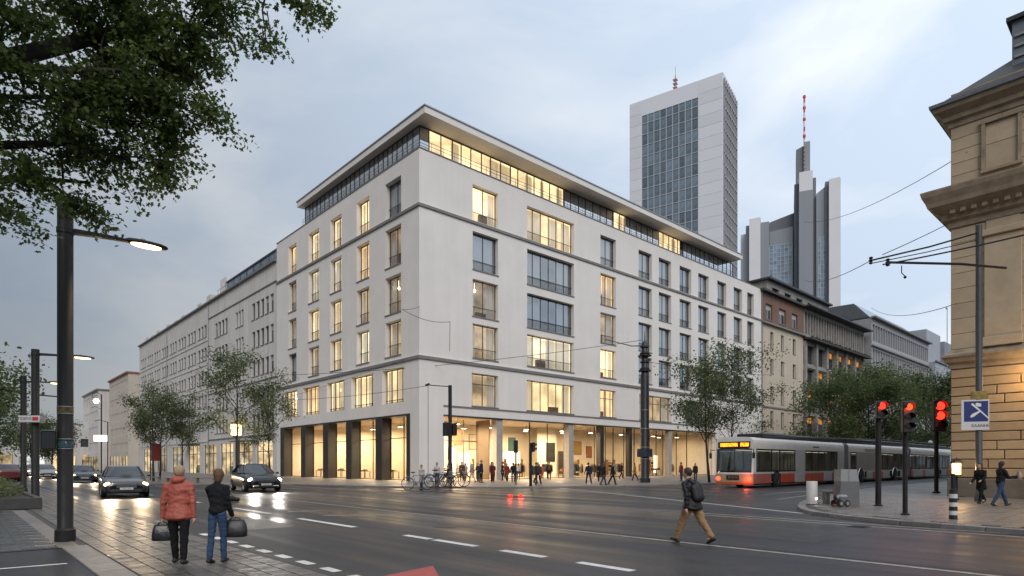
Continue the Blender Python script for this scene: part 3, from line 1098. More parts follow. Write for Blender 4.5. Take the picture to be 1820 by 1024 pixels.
for yy in (13.3,19.0,24.8,7.2):
    MB().box(4.2,8.4,yy-.06,yy+.06,.13,6.28).build('partition', M_shopwall, B)
for yy,z1 in ((3.6,2.9),(9.6,3.6),(21,2.6),(27.2,3.3)):
    MB().box(7.9,7.98,yy-.9,yy+.9,.5,z1).build('show_panel', M_lightpanel, B)

# shop fittings: things of their own
M_wood = mat('oak_fitting',(0.33,0.21,0.12),0.5,noise=0.3,nscale=3,stretch=(1,1,8))
M_goods = [mat('goods_%s'%n,c,0.6,noise=0.3,nscale=6) for n,c in (('rust',(0.35,0.12,0.05)),('cream',(0.62,0.54,0.42)),('teal',(0.06,0.16,0.17)),('black',(0.02,0.02,0.02)),('ochre',(0.42,0.26,0.07)))]
_cnt = {}
def nth(k):
    _cnt[k] = _cnt.get(k,-1)+1
    return ORD[_cnt[k] % 20]
def shelf_unit(x, y, rz):
    t = thing('display_shelf','oak display shelf stocked with goods, %s from the corner in the %s shop' % (nth('s%d'%(y>9)), 'left-hand' if y > 9 or rz else 'right-hand'),'shelf',(x,y,.127),rz,'display shelves inside the shops')
    MB().box(-.8,-.75,-.2,.2,0,2.2).build('side_panel',M_wood,t); MB().box(.75,.8,-.2,.2,0,2.2).build('side_panel',M_wood,t)
    for i in range(5):
        z = .08+i*.5
        MB().box(-.75,.75,-.19,.19,z,z+.03).build('shelf_board',M_wood,t)
        if i < 4:
            q = MB(); x_ = -.7
            while x_ < .6:
                w_ = random.uniform(.08,.22)
                q.box(x_,x_+w_,-.13,.12,z+.031,z+.03+random.uniform(.15,.36)); x_ += w_+.03
            q.build('stock',random.choice(M_goods),t)
    return t
for a in ((12.4,8.6,0),(14.3,5.2,0),(20.2,8.7,0),(30.6,8.6,0),(35.2,7.6,0),(38.6,8.8,0),(48.5,8.5,0)):
    shelf_unit(*a)
for a in ((7.6,9.9,PI/2),(7.6,16.2,PI/2),(7.6,22.6,PI/2),(7.4,28.9,PI/2)):
    shelf_unit(*a)
def show_table(x, y, rz):
    t = thing('display_table','low table with folded goods, %s from the corner in the %s shop' % (nth('t%d'%(x<5)), 'left-hand' if x < 5 else 'right-hand'),'table',(x,y,.127),rz,'display tables inside the shops')
    MB().cbox(-.7,.7,-.4,.4,.72,.77,.006).build('table_top',M_wood,t)
    for sx in (-.62,.62):
        for sy in (-.34,.34):
            MB().box(sx-.03,sx+.03,sy-.03,sy+.03,0,.72).build('leg',M_frame,t)
    for i in range(4):
        MB().cbox(-.6+i*.32,-.36+i*.32,-.2,.2,.771,.83+random.uniform(0,.25),.01).build('folded_goods',random.choice(M_goods),t)
for a in ((12.0,4.2,.2),(18.4,3.6,-.2),(23.4,3.8,0),(31.5,4.0,.1),(3.4,4.4,1.4),(3.6,10.4,1.6),(3.5,16.3,1.5),(3.5,22.0,1.5),(3.6,27.8,1.6),(43,4,.1)):
    show_table(*a)
def mannequin(x, y, rz, m):
    t = thing('mannequin','clothed mannequin on a round stand, %s from the corner in the %s shop window' % (nth('m%d'%(x<5)), 'left-hand' if x < 5 else 'right-hand'),'mannequin',(x,y,.127),rz,'mannequins in the shop windows')
    MB().lathe([(.0,0),(.2,0),(.2,.02),(.015,.03),(.015,.9)],14).build('stand',M_metal,t)
    q = MB()
    q.ball((0,0,1.62),(.075,.09,.11)); q.cyl((0,0,1.38),(0,0,1.55),.05,.045)
    q.build('head',mat('mannequin_white',(0.7,0.66,0.6),0.4),t,smooth=True)
    q = MB().lathe([(.02,.35),(.24,.36),(.17,.9),(.13,1.08),(.17,1.3),(.15,1.4),(.05,1.45)],14)
    for sx in (-1,1): q.cyl((sx*.17,0,1.38),(sx*.23,.02,.95),.05,.035,8)
    q.build('dress',m,t,smooth=True)
for a in ((2.0,3.2,0,3),(2.2,9.0,.4,1),(2.1,15.0,.4,3),(2.1,21.3,.4,0),(11.0,2.2,0,2),(16.6,2.4,0,3),(22.3,2.4,0,0),(28.0,2.4,0,4),(2.0,27.0,.2,2)):
    mannequin(a[0],a[1],a[2],M_goods[a[3]])
def clothes_rail(x, y, rz):
    t = thing('clothes_rail','rail of hanging clothes, %s from the corner in the %s shop' % (nth('r%d'%(x<5)), 'left-hand' if x < 5 else 'right-hand'),'clothes rail',(x,y,.127),rz,'clothes rails inside the shops')
    q = MB(); q.tube([(-.8,0,0),(-.8,0,1.6),(.8,0,1.6),(.8,0,0)],.02,6); q.build('rail_frame',M_frame,t)
    for k in range(9):
        a = -.68+k*.17
        h_ = random.uniform(.7,1.05)
        q = MB().add([(a,-.22,1.5),(a,.22,1.5),(a,.03,1.58),(a,-.03,1.58),(a,-.26,1.5-h_),(a,.26,1.5-h_),(a+.06,-.2,1.5),(a+.06,.2,1.5),(a+.06,.25,1.5-h_),(a+.06,-.25,1.5-h_)],[(0,1,2,3),(0,4,5,1),(6,7,8,9),(0,6,9,4),(1,5,8,7)])
        q.build('garment',random.choice(M_goods),t)
for a in ((2.6,5.2,1.5),(2.7,11.3,1.6),(2.6,17.2,1.5),(2.6,23.2,1.5),(2.7,29.3,1.6)):
    clothes_rail(*a)
for a in ((11.4,2.6,.1),(15.2,3.0,0),(19.2,2.6,0),(24.6,2.7,0),(27.6,3.2,0),(32.4,2.8,0),(38.0,2.8,0),(44.5,2.8,0)):
    clothes_rail(*a)
# pictures and wall shelving at the back of the shops
for k,(x,z0,z1,w_) in enumerate(((10.2,2.2,3.6,1.1),(13.2,3.4,5.2,1.7),(19.4,3.2,5.0,1.2),(23.5,2.0,4.4,1.6),(31.0,3.0,4.8,2.0),(34.0,2.6,4.2,1.2),(47.6,3.0,4.6,1.6))):
    yb = 6.98 if x == 23.5 else 9.48
    f_ = MB().box(x,x+w_,yb-.05,yb,z0,z1).build('picture_frame',M_frame,B)
    MB().box(x+.06,x+w_-.06,yb-.06,yb-.052,z0+.06,z1-.06).build('picture',M_goods[k % 5],f_)
for yy,w_,k in ((4.6,1.4,0),(10.0,1.6,2),(16.4,1.3,4),(22.0,1.6,1),(28.6,1.5,0)):
    f_ = MB().box(8.44,8.5,yy,yy+w_,3.7,5.4).build('picture_frame',M_frame,B)
    MB().box(8.43,8.438,yy+.06,yy+w_-.06,3.76,5.34).build('picture',M_goods[k],f_)
# ceiling lamps
M_lampglow = emis('lamp_glow',(1.0,0.82,0.55),9.0)
def ceiling_lamp(x, y, e=90, size=1.1, glow=True):
    t = thing('ceiling_lamp','round lit ceiling lamp, %s from the corner %s' % (nth('l%d%d'%(x<5,e<50)), 'in the left-hand shop' if x < 5 else 'at the back of the right-hand shop' if e < 50 else 'in the right-hand shop'),'lamp',(x,y,6.3),0,'ceiling lamps of the shops')
    MB().cyl((0,0,-.45),(0,0,0),.015,n=6).build('cord',M_frame,t)
    MB().lathe([(.32,-.62),(.34,-.6),(.3,-.48),(.05,-.45)],18).build('lamp_shade',M_metal,t)
    MB().lathe([(.0,-.66),(.2,-.65),(.30,-.615),(.30,-.605)],18).build('diffuser',M_lampglow,t)
    ld = bpy.data.lights.new('shop_light','AREA')
    ld.shape = 'DISK'; ld.size = size; ld.energy = e; ld.color = (1.0,0.70,0.40)
    lo = bpy.data.objects.new('shop_light',ld); COL.objects.link(lo); lo.parent = t; lo.location = (0,0,-.72)
for x,y,e in ((6,2.2,600),(6.2,6.2,700),(12.3,4.6,760),(17.8,4.6,760),(23.2,4.0,700),(29.2,4.6,330),(35.5,4.6,260),(43,4.6,260),(49,4.6,170)):
    ceiling_lamp(x,y,e)
for x,y,e in ((4.4,4.2,620),(4.4,10.2,620),(4.4,16.1,620),(4.4,21.9,620),(4.4,28.0,620)):
    ceiling_lamp(x,y,e)
for x,y in ((11.0,7.6),(15.5,7.2),(20,7),(26.5,7),(47,6.4)):
    ceiling_lamp(x,y,25,.5)
# ================================================================== the other buildings
M_farglass = mat('window_pane_far',(0.07,0.08,0.095),0.25,noise=0.5,nscale=0.9,orand=0.5,spec=0.4)
M_fargl_b = mat('window_pane_bluish',(0.20,0.27,0.34),0.10,noise=0.5,nscale=0.35,orand=0.35,spec=1.0,col2=(0.08,0.11,0.14))
M_blind = mat('window_blind',(0.42,0.42,0.41),0.8,noise=0.15,nscale=3)
M_amber = emis('amber_lit_blind',(1.0,0.42,0.10),0.55,noise=0.6,nscale=1.2)
M_shoplit = emis('far_shop_light',(1.0,0.70,0.36),0.75,noise=0.9,nscale=0.7,orand=0.5)
M_shopcool = emis('far_shop_cool',(0.95,0.92,0.85),1.2,noise=0.8,nscale=0.8)
M_roofdark = mat('roof_dark',(0.05,0.05,0.055),0.7,noise=0.3,nscale=1)
def owin(parent, side, plane, u0, u1, z0, z1, n=1, depth=.22, frame=M_frame_w, fw=.06, pane=None, blind=0.0, sill=True, amber=False):
    """window of a farther building: frame, opaque reflective panes, blind, sill"""
    w_, h_ = u1-u0, z1-z0
    loc, rz = ((u0,plane+depth,z0),0.0) if side == 'S' else ((plane+depth,u1,z0),-PI/2)
    o = put('window', window_frame_mesh(w_,h_,n,0,fw,frame), parent, loc, rz)
    for i in range(n):
        put('pane', pane_mesh(round((w_-fw)/n,3),h_-2*fw,pane or M_farglass), o, (fw/2+i*(w_-fw)/n,.05,fw))
    if blind:
        put('blind', pane_mesh(round(w_-2*fw,2),round(h_*blind,1),M_blind), o, (fw,.035,h_-fw-round(h_*blind,1)))
    if amber:
        put('blind', pane_mesh(round(w_-2*fw,2),round(h_*.3,1),M_amber), o, (fw,.03,h_-fw-round(h_*.3,1)))
    if sill:
        put('sill', sill_mesh(w_,depth,M_ledge), o)
    return o
ro = random.Random(11)
M_frame_g = mat('window_frame_grey',(0.22,0.22,0.22),.5,noise=.1,nscale=3)

# ---- long grey office block along the left-hand street
G = thing('office_block','long grey office block with rows of small windows beside the corner building','building',(0,33.1,0))
def gy_(v): return v-33.1
holes, wins = [], []
rowsA = [(22.0,24.3),(18.0,20.3),(14.0,16.2),(10.1,12.2),(6.6,8.6)]
for a0,nw,ww,sp in ((34.2,5,1.25,1.68),(45.6,3,0.95,1.2),(52.6,4,1.3,1.6)):
    for i in range(nw):
        for c,d in rowsA:
            wins.append((a0+i*sp,a0+i*sp+ww,c,d))
rowsB = [(23.0,25.0),(19.1,21.2),(15.1,17.2),(11.2,13.3),(7.4,9.4)]
y = 63.2
k = 0
while y < 111:
    for c,d in rowsB:
        wins.append((round(y,2),round(y+1.35,2),c,d))
    k += 1
    y += 1.75 if k % 3 else 2.7
mb = MB()
shops = [(34.5,40.5),(42,48),(50,56),(58,64.5),(67,74),(77,85),(89,97),(101,109)]
allh = [(gy_(a),gy_(b),c,d) for a,b,c,d in wins]+[(gy_(a),gy_(b),.13,4.9) for a,b in shops]
facade(mb,'W',0.002,79.9,0,28.2,allh,0.25,plane=0.02)
mb.quad((.02,79.9,0),(.02,79.9,28.2),(18,79.9,27.2),(18,79.9,0))
mb.quad((.02,0,27.9),(.02,79.9,27.9),(18,79.9,27.9),(18,0,27.9))
mb.build('wall', M_plaster_grey, G)
for a,b,c,d in wins:
    owin(G,'W',0.02,gy_(a),gy_(b),c,d,1 if b-a < 1.3 else 2,frame=M_frame_g,blind=ro.choice((0,0,0,.3)))
for a,b in shops:
    fr = MB()
    w_ = b-a
    for c in (0,.33,.66,1.0):
        fr.box(.20,.30,gy_(a)+c*(w_-.1),gy_(a)+c*(w_-.1)+.1,.13,4.9)
    fr.box(.21,.29,gy_(a)+.1,gy_(b)-.1,3.4,3.5)
    f = fr.build('shop_window', M_frame, G)
    for c in range(3):
        put('pane', pane_mesh(round(w_/3-.02,2),4.7,M_glass), f, (.25,gy_(a)+(c+1)*w_/3-.02,.15), -PI/2)
    put('room_interior', room_mesh(round(w_,2),4.75,2.5,M_shoplit if ro.random() < .6 else M_room_dim), f, (.32,gy_(b),.14), -PI/2)
    q = MB()
    for j in range(5):
        z_ = ro.uniform(.6,1.9)
        yy = gy_(a)+ro.uniform(.4,w_-.8)
        q.box(1.2,1.7,yy,yy+ro.uniform(.3,.9),.14,z_)
    q.build('shop_goods', ro.choice(M_goods), f)
for z in (5.6,13.1,25.6):
    MB().box(-.10,.02,0.0,28.8,z,z+.14).build('string_course', M_ledge, G)
for z in (5.4,10.2,14.2,18.2,22.2):
    MB().box(-.08,.02,29.0,79.9,z,z+.12).build('string_course', M_plaster_grey, G)
MB().box(-.35,.5,0,79.9,28.2,28.45).build('cornice', M_ledge, G)
for yy in (28.9,55.6):
    MB().cyl((-.06,yy,.2),(-.06,yy,28.1),.07,n=8).build('downpipe', M_metal, G)
# roof storey: glazed terraces over the near part, attic and boxes behind
mb = MB()
for i in range(9):
    mb.box(1.4,1.5,.6+i*2.9,.7+i*2.9,28.45,31.0)
mb.box(1.3,1.55,.2,24.5,30.9,31.1)
gz = mb.build('penthouse_glazing', M_frame, G)
for i in range(8):
    put('pane', pane_mesh(2.8,2.4,M_fargl_b), gz, (1.45,.7+2.8+i*2.9,28.47), -PI/2)
    MB().add([(.1,.75+i*2.9,29.9),(1.4,.75+i*2.9,30.9),(1.4,.75+i*2.9,28.5),(.1,.75+i*2.9,28.5)],[(0,1,2,3)]).build('wind_screen', M_glass_dark, gz)
MB().add([(1.4,.2,31.1),(1.4,24.5,31.1),(7,24.5,33.2),(7,.2,33.2)],[(0,1,2,3)]).build('terrace_roof', M_roofdark, G)
mb = MB()
for i in range(20): mb.cyl((.0,.3+i*1.25,28.45),(.0,.3+i*1.25,29.4),.025,n=5)
mb.tube([(0,.2,29.4),(0,24.5,29.4)],.03,6)
mb.build('terrace_railing', M_metal, G)
q = MB().ext([(1.0,28.45),(3.5,31.2),(9,31.6),(9,28.45)],'y',28.8,79.5)
r_ = q.build('roof', mat('mansard_grey',(0.20,0.19,0.185),0.7,noise=0.3,nscale=0.6), G)
for yy,h_ in ((31,1.9),(36.5,1.5),(47,1.3),(52,1.2),(58,1.4),(66,1.5),(71,1.3),(76,1.6)):
    MB().box(.9,3.0,yy,yy+2.2,28.5,28.5+h_).build('dormer', M_plaster_grey, G)
MB().box(1.6,5,25,28.2,28.45,32.2).build('stair_tower', M_plaster, G)
# canopies over two shops
MB().box(-1.6,.0,gy_(66.8),gy_(74.2),4.95,5.15).build('canopy', M_frame, G)
MB().box(-1.2,.0,gy_(42),gy_(48),4.95,5.1).build('canopy', M_ledge, G)

# ---- two farther blocks stepping out into the street
def street_block(name, label, x, y0, y1, h, wallm, nrow, z_first, pitch, wh_, gap, ww, roofm):
    t = thing(name, label, 'building', (x,y0,0))
    hs = []
    yy = .9
    while yy+ww < y1-y0-.5:
        for r in range(nrow):
            hs.append((yy,yy+ww,z_first+r*pitch,z_first+r*pitch+wh_))
        yy += gap
    q = MB()
    facade(q,'W',0,y1-y0,0,h,hs+[(.6,y1-y0-.6,.15,3.6)],.25)
    q.quad((0,0,0),(16,0,0),(16,0,h),(0,0,h))
    q.quad((0,0,h-.2),(16,0,h-.2),(16,y1-y0,h-.2),(0,y1-y0,h-.2))
    q.build('wall', wallm, t)
    for a,b,c,d in hs:
        owin(t,'W',0,a,b,c,d,1,sill=False,blind=ro.choice((0,.3,0)))
    MB().box(-.4,16.2,-.25,y1-y0,h,h+.35).build('cornice', roofm, t)
    f = MB()
    for i in range(7):
        yy = .6+i*(y1-y0-1.2)/6
        f.box(.1,.22,yy-.08,yy+.08,.15,3.6)
    f = f.build('shop_window', M_frame, t)
    for i in range(6):
        put('pane', pane_mesh(round((y1-y0-1.2)/6-.18,2),3.4,M_glass), f, (.16,.6+(i+1)*(y1-y0-1.2)/6-.09,.16), -PI/2)
    put('room_interior', room_mesh(round(y1-y0-1.2,2),3.45,2,M_room_dim), f, (.26,y1-y0-.6,.15), -PI/2)
    return t
street_block('street_block','cream gabled block with red roof edge down the left-hand street',-2.1,113.2,136,22.2,mat('plaster_pale_cream',(0.56,0.51,0.45),.85,noise=.1,nscale=.4),5,4.6,3.6,2.0,1.6,1.05,mat('tile_red_edge',(0.30,0.13,0.09),0.7,noise=0.2,nscale=2))
street_block('street_block','lowest pale flat roofed block at the far end of the left-hand street',-4.4,136.2,160,20.2,M_plaster_grey,4,4.8,4.0,2.4,1.5,1.2,M_ledge)
street_block('street_block','dim slab block closing the far view between street trees',-12,205,260,15,M_plaster_grey,3,4.6,3.4,2.0,2.4,1.4,M_ledge)
# west side of the street, seen between poles and trees
wb = thing('shop_row','low far shop row with lit fronts seen behind the planter and poles','building',(-60,150,0))
q = MB()
hs = [(2+i*6.5,7.3+i*6.5,.2,4.2) for i in range(9)]+[(2.5+i*3.2,4.3+i*3.2,6.2,8.4) for i in range(18)]
facade(q,'S',0,62,0,11,hs,.3)
q.quad((0,0,10.9),(62,0,10.9),(62,14,10.9),(0,14,10.9))
q.build('wall', M_plaster_grey, wb)
for i in range(9):
    f = MB()
    for c in (2.05,4.6,7.2): f.box(c+i*6.5-.05,c+i*6.5+.05,.1,.2,.2,4.2)
    f = f.build('shop_window', M_frame, wb)
    put('pane', pane_mesh(5.2,3.95,M_glass), f, (2.05+i*6.5,.15,.22))
    put('room_interior', room_mesh(5.2,3.95,2,M_shopcool if i % 3 == 0 else M_shoplit), f, (2.05+i*6.5,.25,.22))
for a,b,c,d in hs[9:]: owin(wb,'S',0,a,b,c,d,1,sill=False)

# ---- beige house with brown top storey
E1 = thing('beige_house','narrow cream house with brown top storey right of the white building','building',(66.7,0,0))
cs = [(3.3,4.45),(7.3,8.45),(12.0,13.3)]
hs = [(a,b,c,d) for a,b in cs for c,d in ((21.2,23.9),(17.0,19.4),(12.0,14.8),(7.9,10.6))]
tp = [(1.6,4.0,25.8,28.4),(6.5,9.2,25.8,28.4),(11.6,14.0,25.8,28.4)]
shp = [(1.0,15.4,.2,5.2)]
q = MB(); facade(q,'S',0,16.4,0,24.9,hs+shp,.3,plane=.02)
q.quad((0,.02,24.9),(16.4,.02,24.9),(16.4,14,24.9),(0,14,24.9)); q.build('wall', M_plaster_cream, E1)
q = MB(); facade(q,'S',0,16.4,25.2,30.1,tp,.35,plane=.02)
q.quad((0,.02,25.2),(0,14,25.2),(0,14,30.1),(0,.02,30.1)); q.build('top_storey_wall', mat('brown_render',(0.20,0.115,0.085),0.85,noise=0.25,nscale=0.6), E1)
for h_ in hs: owin(E1,'S',.02,*h_,1,.28,M_frame_w)
for h_ in tp: owin(E1,'S',.02,*h_,2,.3,M_frame_w,blind=.3)
MB().box(-.02,16.4,-.5,.5,24.9,25.2).build('cornice', M_ledge, E1)
MB().box(-.4,16.8,-.7,14,30.1,30.45).build('roof', M_roofdark, E1)
MB().box(0,16.4,-.12,.02,11.1,11.35).build('string_course', M_ledge, E1)
MB().box(0,16.4,-.12,.02,6.6,6.9).build('string_course', M_ledge, E1)
f = MB()
for c in (1.05,5.8,10.5,15.35): f.box(c-.05,c+.05,.2,.3,.2,5.2)
f = f.build('shop_window', M_frame, E1)
put('pane', pane_mesh(14.2,4.9,M_glass), f, (1.1,.25,.22)); put('room_interior', room_mesh(14.2,4.9,2,M_room_dim), f, (1.1,.35,.22))
MB().cyl((.1,-.1,.2),(.1,-.1,30),.07,n=8).build('downpipe', M_ledge, E1)

# ---- concrete framed block with dark canopies
M_conc = mat('concrete_weathered',(0.33,0.31,0.29),0.85,noise=0.35,nscale=0.7,bump=0.2,bscale=12,col2=(0.20,0.19,0.175))
E2 = thing('concrete_block','weathered concrete framed block with dark canopies and amber lit blinds','building',(83.3,0,0))
LE = 31.0
n5 = 6
bw = (LE-1.2)/n5
hs = []
for i in range(n5):
    a = .9+i*bw
    for c,d in ((20.2,23.6),(15.8,19.2),(11.4,14.8),(7.0,10.4)):
        hs.append((a,a+bw-1.0,c,d))
hs2 = [(.6+i*1.26,1.55+i*1.26,25.6,29.6) for i in range(24)]
q = MB(); facade(q,'S',0,LE,0,30.2,hs+hs2+[(1,LE-1,.2,5)],.6,plane=.02)
q.quad((0,.02,24),(0,14,24),(0,14,30.2),(0,.02,30.2)); q.build('wall', M_conc, E2)
for h_ in hs: owin(E2,'S',.02,*h_,3,.55,M_frame,amber=ro.random() < .6,sill=False)
for h_ in hs2: owin(E2,'S',.02,*h_,1,.5,M_frame_w,blind=ro.choice((0,.5,.8)),sill=False)
MB().ext([(-1.6,30.2),(14,30.2),(14,30.7),(-1.6,30.45)],'x',-.8,LE+.8).build('cornice', M_roofdark, E2)
MB().ext([(-1.5,24.3),(.02,24.5),(.02,25.0),(-1.5,24.5)],'x',-.3,LE+.8).build('canopy', M_roofdark, E2)
mb = MB()
for i in range(30):
    a = .2+i*1.02
    mb.box(a,a+.5,-1.52,-1.2,24.5,24.75+ro.uniform(0,.3))
mb.build('canopy_planting', mat('dry_planting',(0.06,0.065,0.04),0.9,noise=0.5,nscale=6), E2)
for i in range(n5+1):
    MB().box(-.05+i*bw,.75+i*bw,-.35,.02,5.4,24.2).build('pier', M_conc, E2)
for z in (10.6,15.0,19.4):
    MB().box(.8,LE-.2,-.2,.02,z,z+.5).build('spandrel', M_conc, E2)
q = MB(); facade(q,'S',-6,LE-9,30.6,35.0,[(-4+i*5.2,-1.2+i*5.2,31.2,34.0) for i in range(5)],.5,plane=4.0)
q.quad((-6,4,30.6),(-6,14,30.6),(-6,14,35),(-6,4,35)); q.build('attic_wall', M_conc, E2)
for i in range(5): owin(E2,'S',4.0,-4+i*5.2,-1.2+i*5.2,31.2,34.0,2,.45,M_frame,sill=False)
MB().box(-6.5,LE-8.5,3.2,14,35.0,35.35).build('attic_roof', M_roofdark, E2)

# ---- grey glazed office beyond
E3 = thing('glazed_office','grey office with sloping glass roof storey above the green street trees','building',(116,-1,0))
hs = [(.7+i*1.72,2.1+i*1.72,28.6,32.2) for i in range(25)]+[(.7+i*1.72,2.1+i*1.72,c,d) for i in range(25) for c,d in ((19.6,26.8),)]
q = MB(); facade(q,'S',0,44,0,33.4,hs,.5)
q.quad((0,0,0),(0,0,33.4),(0,14,33.4),(0,14,0)); q.build('wall', mat('panel_grey',(0.33,0.335,0.35),0.6,noise=0.12,nscale=0.5), E3)
for h_ in hs: owin(E3,'S',0,*h_,1,.45,M_frame if h_[2] > 27 else M_frame_w,sill=False,pane=M_fargl_b,blind=0 if h_[2] > 27 else ro.choice((.3,.9,.6)))
MB().box(-.3,44.3,-.9,.0,33.4,33.75).build('cornice', M_ledge, E3)
MB().box(-.1,44.2,-.5,.0,27.3,27.6).build('string_course', M_ledge, E3)
q = MB().ext([(.5,33.75),(3.6,37.2),(14,37.4),(14,33.75)],'x',0,36).build('roof_storey', mat('zinc_roof',(0.16,0.17,0.185),0.4,0.4,noise=0.2,nscale=1), E3)
me_ = MB().quad((0,0,0),(1.5,0,0),(1.5,2.75,3.05),(0,2.75,3.05)).mesh('pane', M_fargl_b)
for i in range(21):
    put('pane', me_, q, (.4+i*1.68,.62,33.95))

# ---- far blue-grey houses at the end of the right-hand street
E4 = thing('far_house','pale blue grey flat roofed house at the end of the right-hand street','building',(162,-2,0))
M_fb = mat('render_bluegrey',(0.36,0.40,0.45),0.8,noise=0.12,nscale=0.3)
hs = [(2+i*3,3.6+i*3,c,c+2.2) for i in range(8) for c in (24,20,16,12,8)]
q = MB(); facade(q,'S',0,26,0,29,hs,.3); q.quad((0,0,0),(0,0,29),(0,14,29),(0,14,0)); q.quad((0,0,29),(26,0,29),(26,14,29),(0,14,29)); q.build('wall', M_fb, E4)
for h_ in hs: owin(E4,'S',0,*h_,1,.25,sill=False)
MB().box(0,14,2,14,29,38).build('stair_core', M_fb, E4)
MB().box(14,34,1,14,29,36.4).build('upper_storey', mat('panel_bluegrey_dark',(0.24,0.28,0.33),0.7,noise=0.2,nscale=0.5), E4)
MB().box(-.3,26.3,-.4,.0,29,29.35).build('cornice', M_ledge, E4)
E5 = thing('far_house','warm grey house with amber lit top window behind the far trees','building',(190,-3,0))
hs = [(2+i*3.4,4+i*3.4,c,c+2.4) for i in range(9) for c in (22,18,14,10)]
q = MB(); facade(q,'S',0,34,0,26,hs,.3); q.quad((0,0,0),(0,0,26),(0,14,26),(0,14,0)); q.build('wall', M_plaster_grey, E5)
for i,h_ in enumerate(hs): owin(E5,'S',0,*h_,1,.25,sill=False,amber=i < 9)
MB().box(-.3,34.3,-.5,14,26,26.4).build('roof', M_roofdark, E5)

# ---- sandstone corner building on the right
M_sand = mat('sandstone',(0.47,0.38,0.27),0.85,noise=0.3,nscale=1.3,bump=0.25,bscale=16,orand=0.10,col2=(0.38,0.30,0.205),detail=8)
M_sandw = mat('sandstone_rusticated',(0.43,0.31,0.185),0.85,noise=0.3,nscale=1.6,bump=0.25,bscale=16,orand=0.12,col2=(0.34,0.24,0.135),detail=8)
M_sandd = mat('sandstone_weathered',(0.37,0.295,0.21),0.88,noise=0.45,nscale=1.8,bump=0.3,bscale=14,detail=8)
M_slate = mat('slate_roof',(0.035,0.037,0.045),0.6,noise=0.4,nscale=3,bump=0.4,bscale=14)
D = thing('sandstone_building','ornate sandstone corner building with slate roof and deep cornices at right edge','building',(5.29,-38.95,0))
YS = -12.0
NE = 118.0  # length stretched east, out of view, to darken the bus window reflections
wl = MB()
wl.box(.05,NE,YS,0.0,0.1,20.0)
W_ = wl.build('wall', M_sandd, D)
def blocks(z0, z1, rows_, y_end, y_beg, lens, m, proud=0.0, joint=.02, name='ashlar_block'):
    h_ = (z1-z0)/rows_
    for r in range(rows_):
        yy = y_beg
        first = True
        while yy > y_end+.05:
            l_ = lens[(r+int(-yy*3)) % len(lens)]
            if first and r % 2: l_ *= .55
            first = False
            e_ = max(y_end, yy-l_)
            if e_ < y_end+.25: e_ = y_end
            key = ('ab', round(yy-e_,2), round(h_,3), m.name, proud)
            me2 = _cached(key, lambda: MB().cbox(-proud,.08,-(yy-e_)+joint/2,-joint/2,joint/2,h_-joint/2,.018).mesh(name, m))
            put(name, me2, W_, (0,yy,z0+r*h_))
            yy = e_
blocks(1.05,6.35,12,-9.0,0.0,(3.3,2.7,2.1),M_sandw,.05,.045)
MB().cbox(-.16,.1,YS,.12,.1,1.0,.03).build('plinth', mat('plinth_stone',(0.16,0.14,0.115),0.85,noise=0.35,nscale=2,bump=0.3,bscale=14), D)
def moulding(prof, name, m, ex=0.0):
    """profile in (projection, z), carried along the west face and returned along the north face"""
    mb = MB()
    n = len(prof)
    vs = []
    for p_, z_ in prof: vs.append((-p_,YS,z_))
    for p_, z_ in prof: vs.append((-p_,p_,z_))
    for p_, z_ in prof: vs.append((NE,p_,z_))
    fs = []
    for s_ in range(2):
        for i in range(n-1):
            a = s_*n+i
            fs.append((a,a+n,a+n+1,a+1))
    mb.add(vs, fs)
    return mb.build(name, m, D)
moulding([(0,6.38),(.06,6.40),(.06,6.62),(.22,6.70),(.26,6.86),(.34,6.95),(.34,7.05),(.12,7.16),(.05,7.3),(0,7.35)],'string_course',M_sandd)
blocks(7.35,13.3,8,-9.0,0.0,(2.2,1.8,2.6),M_sand,.02,.012)
# pilaster strips on the piano nobile
for a,b in ((-1.35,-2.75),(-4.6,-6.0)):
    MB().cbox(-.14,.02,b,a,7.35,12.55,.02).build('pilaster', M_sand, D)
    MB().cbox(-.26,.02,b-.12,a+.12,12.55,12.85,.03).build('capital', M_sand, D)
    MB().cbox(-.20,.02,b-.06,a+.06,7.3,7.75,.03).build('pilaster_base', M_sand, D)
    MB().cbox(-.06,.03,b+.05,a-.05,12.85,13.35,.02).build('frieze_panel', M_sand, D)
moulding([(0,13.3),(.10,13.34),(.14,13.6),(.30,13.7),(.34,13.95),(.80,14.35),(.86,14.55),(1.00,14.85),(1.05,15.05),(1.05,15.12),(.0,15.3)],'cornice',M_sandd)
for i in range(24):
    MB().cbox(-.55,-.1,-.28-i*.42,-.06-i*.42,13.92,14.12,.02).build('dentil', M_sandd, D)
blocks(15.3,18.3,5,-9.0,0.0,(2.4,2.0,2.9),M_sand,.02,.012)
# blind window on the attic storey
for a in (-1.25,-5.2):
    fr = MB()
    fr.box(-.16,.03,a-.14,a,15.75,17.95); fr.box(-.16,.03,a-1.5,a-1.36,15.75,17.95)
    fr.box(-.18,.03,a-1.56,a+.06,17.95,18.12); fr.box(-.17,.03,a-1.53,a+.03,15.62,15.75)
    bw_ = fr.build('blind_window', M_sandd, D)
    MB().cbox(-.045,.03,a-1.36,a-.14,15.75,16.93,.012).build('infill_slab', M_sand, bw_)
    MB().cbox(-.045,.03,a-1.36,a-.14,16.95,17.95,.012).build('infill_slab', M_sand, bw_)
moulding([(0,18.25),(.08,18.3),(.12,18.5),(.26,18.6),(.3,18.8),(.58,19.05),(.64,19.2),(.64,19.25),(.0,19.3)],'eaves',M_sandd)
moulding([(.62,19.24),(.74,19.27),(.76,19.42),(.66,19.44),(0,19.5)],'gutter',mat('lead_gutter',(0.22,0.23,0.26),0.45,0.5,noise=0.2,nscale=3))
